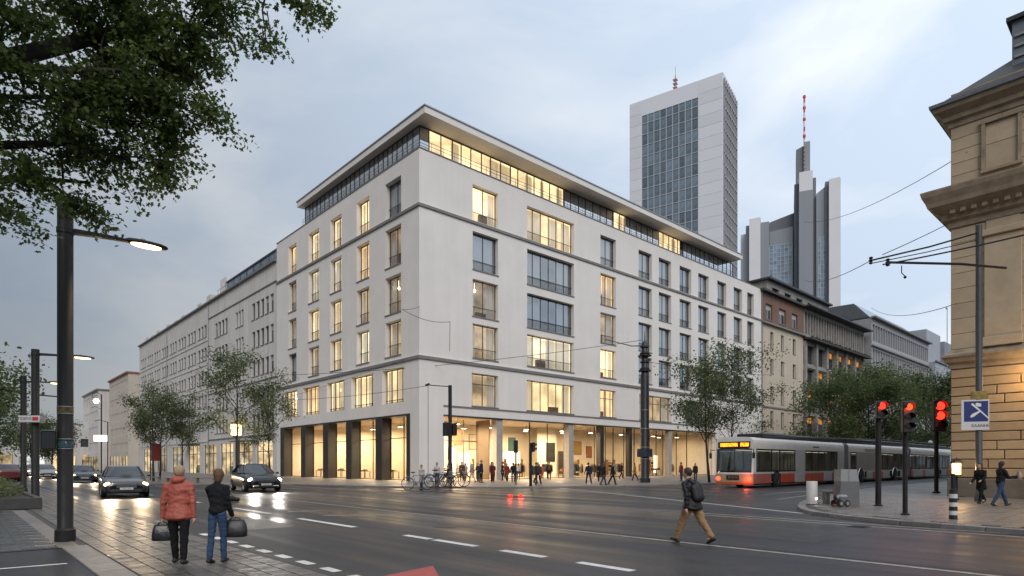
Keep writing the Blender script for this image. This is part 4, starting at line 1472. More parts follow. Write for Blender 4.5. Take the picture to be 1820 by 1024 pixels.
rf_ = MB().add([(-.5,.5,19.45),(-.5,YS,19.45),(NE,.5,19.45),(3.2,-3.2,22.6),(3.2,YS,22.6),(NE,-3.2,22.6),(NE,YS,22.6),(NE,YS,19.45)],[(0,3,4,1),(0,2,5,3),(3,5,6,4)]).build('roof', M_slate, D)
dm = MB()
dm.box(1.2,4.0,-4.6,-2.2,20.6,23.0)
dm.build('dormer', mat('zinc_dormer',(0.19,0.21,0.24),0.5,0.3,noise=0.25,nscale=2), rf_)
for z in (21.2,21.7,22.2):
    MB().box(1.12,1.2,-4.5,-2.3,z,z+.12).build('louvre', M_metal, rf_)
MB().box(1.0,4.2,-4.8,-2.0,23.0,23.2).build('dormer_roof', M_slate, rf_)
# windows of the unseen north side, stretched east for the bus reflections
for i in range(29):
    for z in (2.2,8.6):
        a = 2.6+i*3.9
        fr = MB()
        fr.box(a,a+.16,.0,.14,z,z+3.2); fr.box(a+1.5,a+1.66,.0,.14,z,z+3.2); fr.box(a-.05,a+1.71,.0,.18,z+3.2,z+3.45); fr.box(a-.05,a+1.71,.0,.18,z-.15,z)
        fr.box(a+.79,a+.87,.03,.09,z,z+3.2); fr.box(a+.16,a+1.5,.03,.085,z+2.1,z+2.18)
        f_ = fr.build('side_window', M_sandd, D)
        put('pane', _cached('npane', lambda: MB().quad((1.34,0,0),(0,0,0),(0,0,3.2),(1.34,0,3.2)).mesh('pane', M_farglass)), f_, (a+.16,.02,z))
# wall lantern
ln = thing('wall_lantern','warm lit wall lantern on the rusticated sandstone wall','lamp',(5.22,-42.35,6.0))
MB().tube([(0,0,.1),(-.35,0,.12),(-.42,0,0)],.02,6).build('bracket', M_pole, ln)
MB().lathe([(.04,.0),(.16,-.06),(.16,-.08),(.05,-.05)],12,(-.42,0,0)).build('hood', M_pole, ln)
MB().lathe([(.02,-.34),(.09,-.32),(.12,-.08),(.02,-.07)],12,(-.42,0,0)).build('lantern_glass', emis('lantern_glow',(1.0,0.66,0.28),14), ln)
pl = bpy.data.lights.new('lantern_light','POINT'); pl.energy = 100; pl.color = (1,.62,.27); pl.shadow_soft_size = .15
po = bpy.data.objects.new('lantern_light',pl); COL.objects.link(po); po.parent = ln; po.location = (-.9,0,-.25)

# ---- slab tower
M_tw = mat('tower_panel',(0.72,0.745,0.80),0.6,noise=0.06,nscale=0.05,orand=0.05)
T = thing('slab_tower','tall white slab tower with gridded glass front behind the white building','tower',(135.8,44.55,0),rad(13.5))
TW, TD, TH = 29.3, 15.0, 116.8
nr, z0_, pz = 22, 34.0, 3.42
c0, c1, nc_ = 7.3, 25.2, 9
cw = (c1-c0)/nc_
T_w = MB()
facade(T_w,'W',0,TW,0,TH,[(c0,c1,z0_,z0_+nr*pz+2.6)],.35)
T_w.quad((0,0,0),(TD,0,0),(TD,0,TH),(0,0,TH))
T_w.quad((0,TW,0),(TD,TW,0),(TD,TW,TH),(0,TW,TH))
T_w.quad((0,0,TH),(TD,0,TH),(TD,TW,TH),(0,TW,TH))
tw = T_w.build('wall', M_tw, T)
# joints between the cladding panels: real recessed lines as proud panels
pm1 = MB().cbox(-.05,.0,.06,7.05,.04,3.38,.02).mesh('cladding_panel', M_tw)
pm2 = MB().cbox(-.05,.0,.06,3.85,.04,3.38,.02).mesh('cladding_panel', M_tw)
for r in range(24):
    z = z0_+r*pz
    if z+3.4 < TH:
        put('cladding_panel', pm1, tw, (0,0.05,z)); put('cladding_panel', pm2, tw, (0,25.3,z))
fr = MB()
for i in range(nc_+1):
    fr.box(.02,.3,c0+i*cw-.14,c0+i*cw+.14,z0_,z0_+nr*pz+2.6)
for r in range(nr+1):
    fr.box(.04,.28,c0+.14,c1-.14,z0_+r*pz-.12,z0_+r*pz+.12)
fg = fr.build('curtain_wall', mat('curtain_wall_frame',(0.42,0.44,0.47),0.5,0.2), T)
pme = [pane_mesh(round(cw-.28,2),3.18,M_fargl_b)]
pmh = pane_mesh(round(cw-.28,2),2.45,M_fargl_b)
for i in range(nc_):
    for r in range(nr):
        put('pane', pme[0], fg, (.18,c0+(i+1)*cw-.14,z0_+r*pz+.12), -PI/2)
    put('pane', pmh, fg, (.18,c0+(i+1)*cw-.14,z0_+nr*pz+.12), -PI/2)
fr = MB()
for i in range(9):
    a = .5+i*(TD-1.2)/8
    fr.box(a,a+.3,-.5,-.1,0,TH-1.5)
for r in range(30):
    fr.box(.5,TD-.4,-.48,-.12,16+r*3.35,16.45+r*3.35)
fr.build('facade_grid', mat('tower_lattice',(0.34,0.345,0.36),.6,noise=.2,nscale=.3), T)
MB().quad((.5,-.06,2),(TD-.4,-.06,2),(TD-.4,-.06,TH-1.6),(.5,-.06,TH-1.6)).build('side_glazing', M_fargl_b, T)
am = MB()
for dx,dy in ((0,0),(.9,0),(.45,.8)):
    am.cyl((3+dx,15.2+dy,TH),(3.4,15.5,TH+6.5),.12,n=5)
for z in (1.2,2.4,3.6,4.8):
    am.box(2.8,4.2,14.9,16.2,TH+z,TH+z+.15)
am.cyl((3.4,15.5,TH+6.5),(3.4,15.5,TH+9),.07,n=5)
am.build('antenna_mast', mat('mast_red_white',(0.5,0.3,0.28),0.5), T)

# ---- stepped grey bank tower with a red and white mast
TB = thing('bank_tower','stepped grey high-rise with white piers and red and white antenna','tower',(0,0,0))
dT = 300.0
u_ = dT/1090.0
bx, by = -31.24+dT*math.sin(YAW), -46.76+dT*math.cos(YAW)
TB.location = (bx+math.cos(YAW)*(1400-910)*u_, by-math.sin(YAW)*(1400-910)*u_, 0)
TB.rotation_euler = (0,0,-YAW-rad(24.2))
def zz(py): return 1.7+(825-py)*u_
def xx(px): return (px-1400)*u_*.915
M_tg = mat('tower_grey_panel',(0.27,0.30,0.34),0.45,noise=0.12,nscale=0.1,stretch=(1,1,.1))
M_tdk = mat('tower_dark_panel',(0.15,0.165,0.185),0.45,noise=0.15,nscale=0.2)
M_twh = mat('tower_white_pier',(0.74,0.75,0.78),0.6,noise=0.06,nscale=0.1)
def tbox(name, p0, p1, top, m, y0, y1, top2=None):
    """vertical prism between two plan positions; the top may slope"""
    t2 = top if top2 is None else top2
    return MB().add([(xx(p0),y0,0),(xx(p1),y0,0),(xx(p1),y1,0),(xx(p0),y1,0),(xx(p0),y0,zz(top)),(xx(p1),y0,zz(t2)),(xx(p1),y1,zz(t2)),(xx(p0),y1,zz(top))],
        [(3,2,1,0),(4,5,6,7),(0,1,5,4),(1,2,6,5),(2,3,7,6),(3,0,4,7)]).build(name, m, TB)
tbox('wing', 1312,1330,395,M_twh,8,30)
tbox('wing', 1323.2,1330.5,388,M_tg,2,26)
tbox('pier', 1330.6,1351,382,M_twh,-2,20,381)
tbox('wing', 1351.1,1366.5,386,M_tg,2,24)
tbox('wing_core', 1366.6,1411.5,383,M_tdk,6,30,372)
tbox('wing_face', 1367,1410,404,M_tg,3,6,400)
tbox('core', 1411.6,1420,330,M_tdk,0,30)
p_ = tbox('pier', 1420.1,1443.0,318,M_twh,-5,14)
MB().cyl((xx(1431.5),3,0),(xx(1431.5),3,zz(317)),11.4*u_*1.02,n=24).build('round_pier', M_twh, TB)
tbox('band', 1419.5,1443.6,352,M_tg,-5.4,-4.9)
bpy.data.objects['band'].scale = (1,1,1)
tbox('core', 1443.2,1450,318,M_tdk,4,30)
tbox('wing', 1450.1,1471,350,M_tg,2,28,336)
tbox('pier', 1471.1,1490,334,M_twh,-2,22,333)
tbox('roof_cap', 1465,1491,333,M_tdk,1,24,331.5)
tbox('stack', 1415,1439.4,256,M_tdk,8,20,247)
tbox('stack', 1429,1440,247,M_tg,6.5,8)
def tgrid(p0,p1,t,b,n,m_,y):
    fr = MB()
    for i in range(n+1):
        c = xx(p0)+(xx(p1)-xx(p0))*i/n
        fr.box(c-.14,c+.14,y-.25,y,zz(b),zz(t))
    for j in range(m_+1):
        z = zz(b)+(zz(t)-zz(b))*j/m_
        fr.box(xx(p0),xx(p1),y-.24,y-.01,z-.14,z+.14)
    f = fr.build('curtain_wall', mat('tower_mullion',(0.40,0.45,0.50),0.5), TB)
    cw_, ch_ = (xx(p1)-xx(p0))/n, (zz(t)-zz(b))/m_
    M_tgl = mat('tower_glass_pale',(0.30,0.40,0.50),0.15,noise=0.5,nscale=0.25,orand=0.3,col2=(0.16,0.23,0.31),spec=1.0)
    pm = pane_mesh(round(cw_-.28,2),round(ch_-.28,2),M_tgl)
    for i in range(n):
        for j in range(m_):
            put('pane', pm, f, (xx(p0)+i*cw_+.14,y-.1,zz(b)+j*ch_+.14))
tgrid(1366.8,1408,430,515,6,12,2.9)
tgrid(1453,1471,427,540,4,14,1.9)
seg = MB(); seg2 = MB()
mz = [247,238,232,224,216,205,200,190,184,172,163]
for i,(a,b) in enumerate(zip(mz,mz[1:])):
    (seg if i % 2 else seg2).cyl((xx(1430),9,zz(a)),(xx(1430),9,zz(b)),.42,n=8)
for a in (163,183,204,234):
    seg.cyl((xx(1430),9,zz(a)),(xx(1430),9,zz(a-4)),.7,n=8)
seg.build('mast_red_section', mat('mast_red',(0.45,0.05,0.03),0.5,emit=(1,.08,.04),estr=.08), TB)  # faint glow put into the red paint of the mast itself
seg2.build('mast_white_section', M_twh, TB)
mb = MB()
for i in range(10): mb.box(xx(1428.5),xx(1431.5),6.2,6.6,zz(325-i*7.5),zz(321-i*7.5))
mb.build('mast_ladder', mat('mast_rust',(0.35,0.25,0.2),0.7), TB)
# ================================================================== street furniture
CAMR = -YAW            # rotation that turns a sign face towards the near junction
M_headglow = emis('street_lamp_glow',(1.0,0.66,0.28),6.0)
def spot(parent, loc, rot, e, col=(1,.72,.42), size=rad(120), blend=.8, rad_=.12):
    ld = bpy.data.lights.new('lamp_light','SPOT')
    ld.energy = e; ld.color = col; ld.spot_size = size; ld.spot_blend = blend; ld.shadow_soft_size = rad_
    lo = bpy.data.objects.new('lamp_light',ld); COL.objects.link(lo)
    lo.parent = parent; lo.location = loc; lo.rotation_euler = rot
    return lo
def lamp_post(x, y, h, label, r=.15, arm=2.05, arm_z=None, power=380, twin=False):
    t = thing('street_lamp', label, 'street lamp', (x,y,0), 0, 'lamp posts along the promenade kerb')
    MB().lathe([(.0,h),(r,h),(r,.3),(r+.012,.28),(r+.045,.25),(r+.05,.02),(0,0)][::-1],28).build('post',M_pole,t,angle=40)
    az = arm_z or h-.62
    MB().lathe([(r+.012,0),(r+.016,.01),(r+.016,.11),(r+.012,.12)],24,(0,0,az-.08)).build('arm_clamp',M_pole,t)
    q = MB()
    n = 9
    for i in range(n):
        t0, t1 = i/n, (i+1)/n
        w0, w1 = .085-.035*t0, .085-.035*t1
        x0, x1 = r+arm*.62*t0, r+arm*.62*t1
        z0, z1 = az+.05*math.sin(t0*PI/2), az+.05*math.sin(t1*PI/2)
        q.add([(x0,-w0,z0-w0*.6),(x0,w0,z0-w0*.6),(x0,w0,z0+w0*.6),(x0,-w0,z0+w0*.6),(x1,-w1,z1-w1*.6),(x1,w1,z1-w1*.6),(x1,w1,z1+w1*.6),(x1,-w1,z1+w1*.6)],
              [(0,1,5,4),(1,2,6,5),(2,3,7,6),(3,0,4,7)])
    q.build('arm',M_pole,t,angle=50)
    # flattened lamp head
    q = MB()
    c = r+arm*.62+.33
    prof = [(-.42,.05,.05),(-.36,.10,.075),(-.2,.155,.085),(.05,.18,.08),(.28,.165,.07),(.42,.10,.045),(.46,.03,.02)]
    nn = 16
    vs = []
    for (dx,wy,hz) in prof:
        for j in range(nn):
            a = 2*PI*j/nn
            z_ = hz*math.sin(a)
            if z_ < -.03: z_ = -.03
            vs.append((c+dx,wy*math.cos(a),az+.06+z_))
    fs = [(i*nn+j,i*nn+(j+1)%nn,(i+1)*nn+(j+1)%nn,(i+1)*nn+j) for i in range(len(prof)-1) for j in range(nn)]
    fs += [tuple(range(nn)), tuple(range((len(prof)-1)*nn,len(prof)*nn))]
    q.add(vs,fs)
    hd = q.build('lamp_head',M_pole,t,angle=60)
    MB().lathe([(.0,-.06),(.10,-.055),(.135,-.03),(.14,-.0)],20,(0,0,0)).build('diffuser',M_headglow,hd,loc=(c,0,az+.03))
    df = [o for o in hd.children][0]
    df.scale = (2.3,1.0,.8)
    MB().cbox(c-.12,c-.02,-.04,.04,az+.13,az+.17,.008).build('photocell',M_metal,hd)
    spot(t,(c,0,az-.08),(0,0,0),power)
    return t
lp = lamp_post(-29.41,-30.13,7.46,'thick dark lamp post nearest the two women, its lamp lit',.15,1.75,6.86)
# fittings clamped to the near post
q = MB().cbox(-.44,-.17,-.11,.11,2.02,2.42,.02); q.build('signal_box',M_black,lp)
MB().cbox(-.42,-.19,-.115,.115,2.421,2.435,.004).build('box_cap',M_metal,lp)
MB().tube([(-.17,0,2.35),(-.05,-.1,2.3),(.0,-.16,2.15)],.012,6).build('cable',M_metal,lp)
for z in (2.03,2.24,2.80,2.95):
    MB().lathe([(.150,0),(.158,.004),(.158,.018),(.150,.022)],24,(0,0,z)).build('strap',M_metal,lp)
MB().lathe([(.151,0),(.154,.0),(.154,.12),(.151,.12)],24,(0,0,2.825)).build('sticker_band',mat('sticker_ochre',(0.16,0.11,0.02),0.6,noise=0.8,nscale=14,col2=(0.02,0.015,0.01)),lp)
MB().lathe([(.151,0),(.154,.0),(.154,.14),(.151,.14)],24,(0,0,2.07)).build('sticker_band',mat('sticker_teal',(0.03,0.11,0.13),0.6,noise=0.9,nscale=16,col2=(0.015,0.015,0.015)),lp)
lp2 = lamp_post(-28.56,-12.67,6.75,'dark lamp post rising out of the planter, middle of three',.15,2.0,6.55,260)
q = MB(); q.tube([(.15,0,4.75),(1.1,0,4.72),(1.25,0,4.78)],.03,8); q.build('bracket',M_pole,lp2)
lp3 = lamp_post(-28.18,-.84,6.9,'dark lamp post farthest down the promenade kerb',.15,1.8,6.55,220)
# street name plate on the second post
sg = thing('street_sign','white street name plate with red mark clamped between two lamp posts','street sign',(-28.75,-12.95,3.66),CAMR)
MB().cbox(-.52,.42,-.03,-.01,-.13,.15,.005).build('plate',mat('sign_white',(0.55,0.55,0.54),0.5,noise=0.2,nscale=5),sg)
MB().box(-.53,.50,-.005,.01,-.16,-.13).build('plate_rail',M_metal,sg)
text(sg,'TIDENS',.19,mat('sign_ink',(0.03,0.03,0.035),0.5),(-.24,-.033,.01))
MB().cbox(.1,.36,-.035,-.031,-.07,.09,.004).build('red_mark',mat('sign_red',(0.45,0.03,0.03),0.5),sg)
MB().lathe([(.152,0),(.165,.0),(.165,.3),(.152,.3)],20,(.24,.27,-.15)).build('clamp',M_metal,sg)

# planter with mixed shrubs
def leaf_cloud(n, c, r, size, seed, flat=.6):
    """loose leaf faces through an ellipsoid volume"""
    R = random.Random(seed)
    mb = MB()
    for i in range(n):
        while True:
            p = Vector((R.uniform(-1,1),R.uniform(-1,1),R.uniform(-1,1)))
            if p.length < 1: break
        p = Vector((c[0]+p.x*r[0],c[1]+p.y*r[1],c[2]+p.z*r[2]))
        s = size*R.uniform(.6,1.3)
        a, b = R.uniform(0,6.28), R.uniform(-.9,.9)
        d = Vector((math.cos(a)*math.cos(b),math.sin(a)*math.cos(b),math.sin(b)))
        e = d.orthogonal().normalized()
        e.rotate(Matrix.Rotation(R.uniform(0,6.28),3,d))
        mb.add([p,p+d*s*.5+e*s*.28,p+d*s,p+d*s*.5-e*s*.28],[(0,1,2,3)])
    return mb
def leafmat(name, c1, c2, tr=.35):
    if name in MATS: return MATS[name]
    m = bpy.data.materials.new(name); m.use_nodes = True
    t = m.node_tree; t.nodes.clear()
    o = t.nodes.new('ShaderNodeOutputMaterial')
    g = t.nodes.new('ShaderNodeNewGeometry')
    r = t.nodes.new('ShaderNodeValToRGB')
    r.color_ramp.elements[0].color = (*c1,1); r.color_ramp.elements[1].color = (*c2,1)
    k = t.links.new
    k(g.outputs['Random Per Island'],r.inputs[0])
    d = t.nodes.new('ShaderNodeBsdfPrincipled'); d.inputs['Roughness'].default_value = .5; d.inputs['Specular IOR Level'].default_value = .3
    tl = t.nodes.new('ShaderNodeBsdfTranslucent')
    k(r.outputs[0],d.inputs['Base Color']); k(r.outputs[0],tl.inputs[0])
    x = t.nodes.new('ShaderNodeMixShader'); x.inputs[0].default_value = tr
    k(d.outputs[0],x.inputs[1]); k(tl.outputs[0],x.inputs[2]); k(x.outputs[0],o.inputs[0])
    MATS[name] = m
    return m
M_leaf = leafmat('leaf_green',(0.065,0.095,0.042),(0.170,0.205,0.095),.5)
M_leafd = leafmat('leaf_dark',(0.055,0.088,0.032),(0.150,0.190,0.075),.5)
M_leafn = leafmat('leaf_near',(0.050,0.090,0.024),(0.165,0.220,0.065),.6)
M_leafp = leafmat('leaf_pale',(0.06,0.085,0.045),(0.17,0.19,0.11))
pt_ = thing('planter','long dark stone planter filled with low pale shrubs beside the lamp post','planter',(-30.2,-9.0,.02))
MB().cbox(-1.45,1.45,-8.7,-8.5,0,.42,.015).build('planter_wall',mat('planter_stone',(0.055,0.052,0.05),0.5,noise=0.35,nscale=3,bump=.2,bscale=20),pt_)
MB().cbox(1.25,1.45,-8.49,8.5,0,.42,.015).build('planter_wall',MATS['planter_stone'],pt_)
MB().cbox(-1.45,-1.25,-8.49,8.5,0,.42,.015).build('planter_wall',MATS['planter_stone'],pt_)
MB().box(-1.25,1.25,-8.5,8.4,.2,.36).build('soil',mat('soil',(0.03,0.024,0.018),0.9,noise=.3,nscale=8),pt_)
for i in range(14):
    yy = -7.9+i*1.2
    sh_ = thing('low_shrub','%s low shrub from the near end of the long planter' % ORD[i],'shrub',(-30.2+random.uniform(-.3,.5),-9+yy,.38),0,'shrubs in the long planter')
    q = leaf_cloud(420,(0,0,.32),(.85,.75,.40),.13,i)
    q.build('foliage',random.choice((M_leafp,M_leaf)),sh_)
    q = MB()
    for j in range(7):
        a = random.uniform(0,6.28)
        q.tube([(0,0,0),(.2*math.cos(a),.2*math.sin(a),.3),(.5*math.cos(a),.5*math.sin(a),.6)],.012,5,.004)
    q.build('stems',mat('twig',(0.06,0.045,0.03),0.8),sh_)

# ornate dark mast at the kerb
bm_ = thing('catenary_mast','massive dark mast with collars on the pavement kerb carrying overhead wires','mast',(12.9,-15.35,.118))
MB().lathe([(0,0),(.46,0),(.46,.35),(.40,.42),(.37,.5),(.36,9.2),(.34,9.3),(.30,9.4),(.27,12.0),(.2,12.1),(.0,12.3)],24).build('shaft',mat('mast_paint',(0.020,0.024,0.03),0.45,noise=.4,nscale=3,bump=.1,bscale=20),bm_,angle=40)
for z,r in ((9.55,.55),(9.72,.42),(10.3,.40),(10.85,.58),(11.05,.44),(11.6,.38)):
    MB().lathe([(.28,0),(r,.03),(r,.12),(.28,.2)],20,(0,0,z)).build('collar',M_black,bm_)
MB().cyl((0,0,12.2),(0,0,13.1),.05,.02,8).build('finial',M_black,bm_)
MB().cbox(-.48,.48,-.48,.48,2.2,2.9,.03).build('cabinet',mat('mast_cabinet',(0.03,0.04,0.07),0.5,noise=.4,nscale=5),bm_)
for z in (2.0,3.0,4.6,6.2):
    MB().lathe([(.37,0),(.395,.01),(.395,.07),(.37,.08)],20,(0,0,z)).build('strap',M_metal,bm_)
q = MB(); q.tube([(-.3,0,11.75),(-1.6,.2,11.6),(-4.2,.9,11.9)],.05,8,.03); q.build('bracket_arm',M_black,bm_)
# slim pole with pedestrian signal near the corner
sp_ = thing('catenary_pole','slim dark pole with signal box and overhead bracket before the lit entrance','pole',(-1.29,-6.41,.118))
MB().lathe([(0,0),(.2,0),(.2,1.6),(.15,1.7),(.15,8.0),(0,8.02)],16).build('shaft',M_pole,sp_,angle=40)
MB().cbox(-.62,-.16,-.3,.2,3.85,4.95,.04).build('signal_head',M_black,sp_)
MB().cbox(.16,.55,-.25,.2,3.9,4.9,.04).build('signal_head',M_black,sp_)
q = MB(); q.tube([(0,0,7.9),(-1.0,.6,7.95),(-1.6,1.0,8.0)],.035,6); q.cyl((-1.7,1.05,7.95),(-1.4,.9,8.1),.08,n=8); q.build('bracket',M_pole,sp_)
q = MB(); q.cyl((-1.5,.95,0),(-1.5,.95,7.95),.03,n=6); q.build('down_cable',M_metal,sp_)

# traffic signals -------------------------------------------------
M_redlamp = emis('signal_red_lit',(1.0,0.018,0.008),4.0,sample=True)
M_ambered = emis('signal_orange_lit',(1.0,0.05,0.012),2.8,sample=True)
M_lensoff = mat('signal_lens_dark',(0.03,0.012,0.010),0.2)
def signal(x, y, z, h, label, rz, lit=(0,), n=3, pr=.09, lens=.105, m=None, head_z=None, base=True, group='traffic signals'):
    t = thing('traffic_light', label, 'traffic light', (x,y,z), rz, group)
    MB().lathe([(0,0),(pr+.05,0),(pr+.05,.04),(pr,.06),(pr,h),(0,h)],16).build('post',M_pole,t,angle=40)
    hh = .30*n+.08
    hz = head_z if head_z is not None else h-hh+.05
    hd = MB().cbox(-.17,.17,-.30,-.10,hz,hz+hh,.03).build('signal_head',M_black,t)
    MB().box(-.05,.05,-.12,0,hz+hh*.3,hz+hh*.7).build('bracket',M_pole,t)
    for i in range(n):
        zc = hz+hh-.19-i*.30
        on = i in lit
        MB().lathe([(0,-.012),(lens*.7,-.008),(lens,0)],18,(0,-.302,zc),'y').build('lens',(m or M_redlamp) if on else M_lensoff,hd)
        q = MB()
        nn = 12
        vs = []
        for j in range(nn+1):
            a = rad(-20)+rad(220)*j/nn
            for yy in (-.30,-.47):
                vs.append((lens*1.15*math.cos(a),yy,zc+lens*1.15*math.sin(a)))
        q.add(vs,[(2*j,2*j+1,2*j+3,2*j+2) for j in range(nn)])
        q.build('visor',M_black,hd)
        if on:
            pl = bpy.data.lights.new('signal_light','POINT'); pl.energy = 9; pl.color = (1,.06,.02); pl.shadow_soft_size = .08
            po = bpy.data.objects.new('signal_light',pl); COL.objects.link(po); po.parent = t; po.location = (0,-.55,zc)
    return t
signal(-5.41,-38.96,.118,3.9,'red traffic light on a thick post beside the grey utility box',CAMR-.12,(0,),2,.10,.125)
signal(-9.32,-40.89,.118,3.42,'slim traffic light with one orange red lamp lit before the bus',CAMR-.2,(0,),3,.07,.10,M_ambered,2.55)
s3 = signal(8.75,-37.55,.11,2.85,'traffic light with two red lamps lit beside the sandstone corner',CAMR-.25,(0,1),3,.06,.125)
s3.scale = (1.75,1.75,1.75)
signal(1.21,-11.61,.118,3.4,'traffic light seen from behind among the people at the shop',CAMR+PI,(),3,.06,.1)
signal(-.5,-15.03,.118,3.1,'grey signal post standing at the pavement kerb before the shop',CAMR+PI*.6,(),2,.10,.1)
# low red beacons in the roadway
bc = thing('road_beacon','pair of low red beacons glowing in the roadway before the shops','beacon',(-9.95,-23.67,.0),CAMR)
MB().cbox(-.42,.42,-.10,.10,.004,.05,.012).build('base',M_black,bc)
for s_ in (-.27,.27):
    MB().lathe([(0,.15),(.07,.14),(.10,.09),(.11,.05)],14,(s_,0,0)).build('lamp',M_redlamp,bc)
    pl = bpy.data.lights.new('beacon_light','POINT'); pl.energy = 14; pl.color = (1,.05,.02); pl.shadow_soft_size = .08
    po = bpy.data.objects.new('beacon_light',pl); COL.objects.link(po); po.parent = bc; po.location = (s_,-.2,.28)

# tall pole with the blue sign on the right
tp_ = thing('sign_pole','tall grey pole with blue and white sign before the sandstone wall','sign pole',(.91,-40.88,.118),CAMR-.35)
MB().lathe([(0,0),(.17,0),(.17,.3),(.125,.4),(.115,11.7),(0,11.75)],18).build('post',mat('pole_grey',(0.06,0.068,0.07),0.5,noise=.3,nscale=3),tp_,angle=40)
sgn = MB().cbox(-.68,.32,-.16,-.135,3.02,4.30,.012).build('sign_plate',mat('sign_plate_white',(0.62,0.60,0.60),0.45,noise=.08,nscale=4),tp_)
MB().cbox(-.58,.27,-.166,-.161,3.38,4.24,.003).build('blue_field',mat('sign_blue',(0.012,0.028,0.16),0.4,noise=.12,nscale=3),sgn)
def flat(name, pts, y, m, par):
    MB().ext([(p[0],p[1]) for p in pts],'y',y-.004,y).build(name,m,par)
M_sw = mat('sign_symbol',(0.72,0.71,0.66),0.45)
flat('symbol_bar',[(-.33,4.10),(-.30,4.16),(-.25,4.14),(.27,3.56),(.27,3.49),(-.02,3.80)],-.1665,M_sw,sgn)
flat('symbol_head',[(-.18,4.13),(-.12,4.17),(.02,4.14),(.03,4.02),(-.02,4.0),(-.15,4.03)],-.1715,M_sw,sgn)
flat('symbol_handle',[(-.37,3.60),(-.33,3.55),(-.24,3.58),(.0,3.79),(-.04,3.83),(-.28,3.71)],-.1665,M_sw,sgn)
text(sgn,'RAANHE',.19,mat('sign_text',(0.05,0.045,0.045),0.5),(.0,-.165,3.2),sx=.85)
MB().cbox(-.34,.28,-.15,-.13,4.32,4.66,.01).build('notice_plate',mat('notice_yellow',(0.42,0.28,0.05),0.5,noise=.6,nscale=5,col2=(0.10,0.08,0.02)),tp_)
for z in (3.3,4.1,4.5):
    MB().lathe([(.122,0),(.135,.004),(.135,.03),(.122,.034)],18,(0,0,z)).build('clamp',M_metal,tp_)
# black and white bollard
bo = thing('striped_bollard','black and white striped bollard on the near edge of the island','bollard',(-9.97,-42.27,.118))
for i in range(7):
    MB().lathe([(0,0),(.105,0),(.105,.12),(0,.12)],18,(0,0,i*.121)).build('band',M_black if i % 2 == 0 else mat('bollard_white',(0.6,0.59,0.57),0.5,noise=.15,nscale=8),bo)
MB().lathe([(.11,0),(.06,.04),(.055,.45),(0,.47)],14,(0,0,.848)).build('stem',M_pole,bo)
# lit lantern beside the sandstone corner
la = thing('lantern_post','low lit yellow lantern on a post beside the sandstone corner','lamp',(1.41,-39.99,.118))
MB().lathe([(0,0),(.12,0),(.05,.1),(.045,1.05),(0,1.05)],12).build('post',M_pole,la)
MB().cbox(-.17,.17,-.17,.17,1.06,1.12,.01).build('lantern_base',M_pole,la)
MB().cbox(-.14,.14,-.14,.14,1.121,1.62,.02).build('lantern_glass',emis('lantern_yellow',(1.0,0.55,0.16),7.0,noise=.6,nscale=5),la)
MB().lathe([(.26,0),(.2,.1),(.04,.2),(0,.26)],4,(0,0,1.63)).build('lantern_roof',M_pole,la)
pl = bpy.data.lights.new('lantern_light','POINT'); pl.energy = 40; pl.color = (1,.62,.27); pl.shadow_soft_size = .15
po = bpy.data.objects.new('lantern_light',pl); COL.objects.link(po); po.parent = la; po.location = (-.3,-.2,1.5)
# white bollard, bench and utility box on the island tip
wb_ = thing('white_bollard','stout white cylindrical bollard at the tip of the island','bollard',(-5.95,-36.75,.118))
MB().lathe([(0,0),(.205,0),(.205,.88),(.19,.90),(0,.905)],24).build('body',mat('bollard_pale',(0.55,0.54,0.52),0.5,noise=.12,nscale=4),wb_,angle=40)
MB().ball((-.06,-.20,.22),(.045,.03,.045),10,6).build('marker_lamp',emis('marker_white',(1,.95,.85),8),wb_)
be = thing('stone_bench','low pale stone bench beside the white bollard','bench',(-5.2,-37.35,.118),CAMR)
MB().cbox(-.45,.45,-.2,.2,.42,.52,.015).build('seat',M_kerb,be)
MB().cbox(-.42,-.3,-.18,.18,0,.42,.01).build('support',M_kerb,be); MB().cbox(.3,.42,-.18,.18,0,.42,.01).build('support',M_kerb,be)
ub = thing('utility_cabinet','tapered two tone grey utility cabinet on the island','cabinet',(-6.1,-38.05,.118),CAMR)
MB().ext([(-.37,0),(.39,0),(.39,.92),(-.30,.92)],'y',-.25,.25).build('lower_body',mat('cabinet_grey_dark',(0.13,0.132,0.135),0.5,noise=.15,nscale=4),ub)
MB().ext([(-.31,.925),(.385,.925),(.30,1.38),(-.31,1.38)],'y',-.24,.24).build('upper_body',mat('cabinet_grey',(0.27,0.275,0.28),0.5,noise=.15,nscale=4),ub)
MB().box(-.01,.0,-.246,-.241,.93,1.37).build('door_seam',M_black,ub)
# small wheeled cart
ct = thing('wheeled_cart','small grey wheeled cart parked before the utility cabinet','cart',(-7.0,-38.15,.118),CAMR+.3,None,.8)
MB().cbox(-.12,.32,-.2,.2,.40,.56,.05).build('body',mat('cart_grey',(0.30,0.32,0.36),0.4,noise=.2,nscale=5),ct)
for wx in (-.12,.24):
    w_ = MB().lathe([(.10,-.03),(.15,-.03),(.165,0),(.15,.03),(.10,.03)],18,(wx,-.22,.165),'y').build('wheel',M_rubber,ct)
    MB().lathe([(0,-.035),(.09,-.03),(.1,0),(0,.03)],14,(wx,-.22,.165),'y').build('hub',M_metal,w_)
    w_ = MB().lathe([(.10,-.03),(.15,-.03),(.165,0),(.15,.03),(.10,.03)],18,(wx,.22,.165),'y').build('wheel',M_rubber,ct)
MB().ball((-.22,-.05,.45),(.13,.12,.14),14,10).build('front_shell',M_black,ct,smooth=True)
MB().lathe([(0,-.02),(.08,0),(.09,.02)],14,(-.22,-.16,.46),'y').build('dial',M_metal,ct)
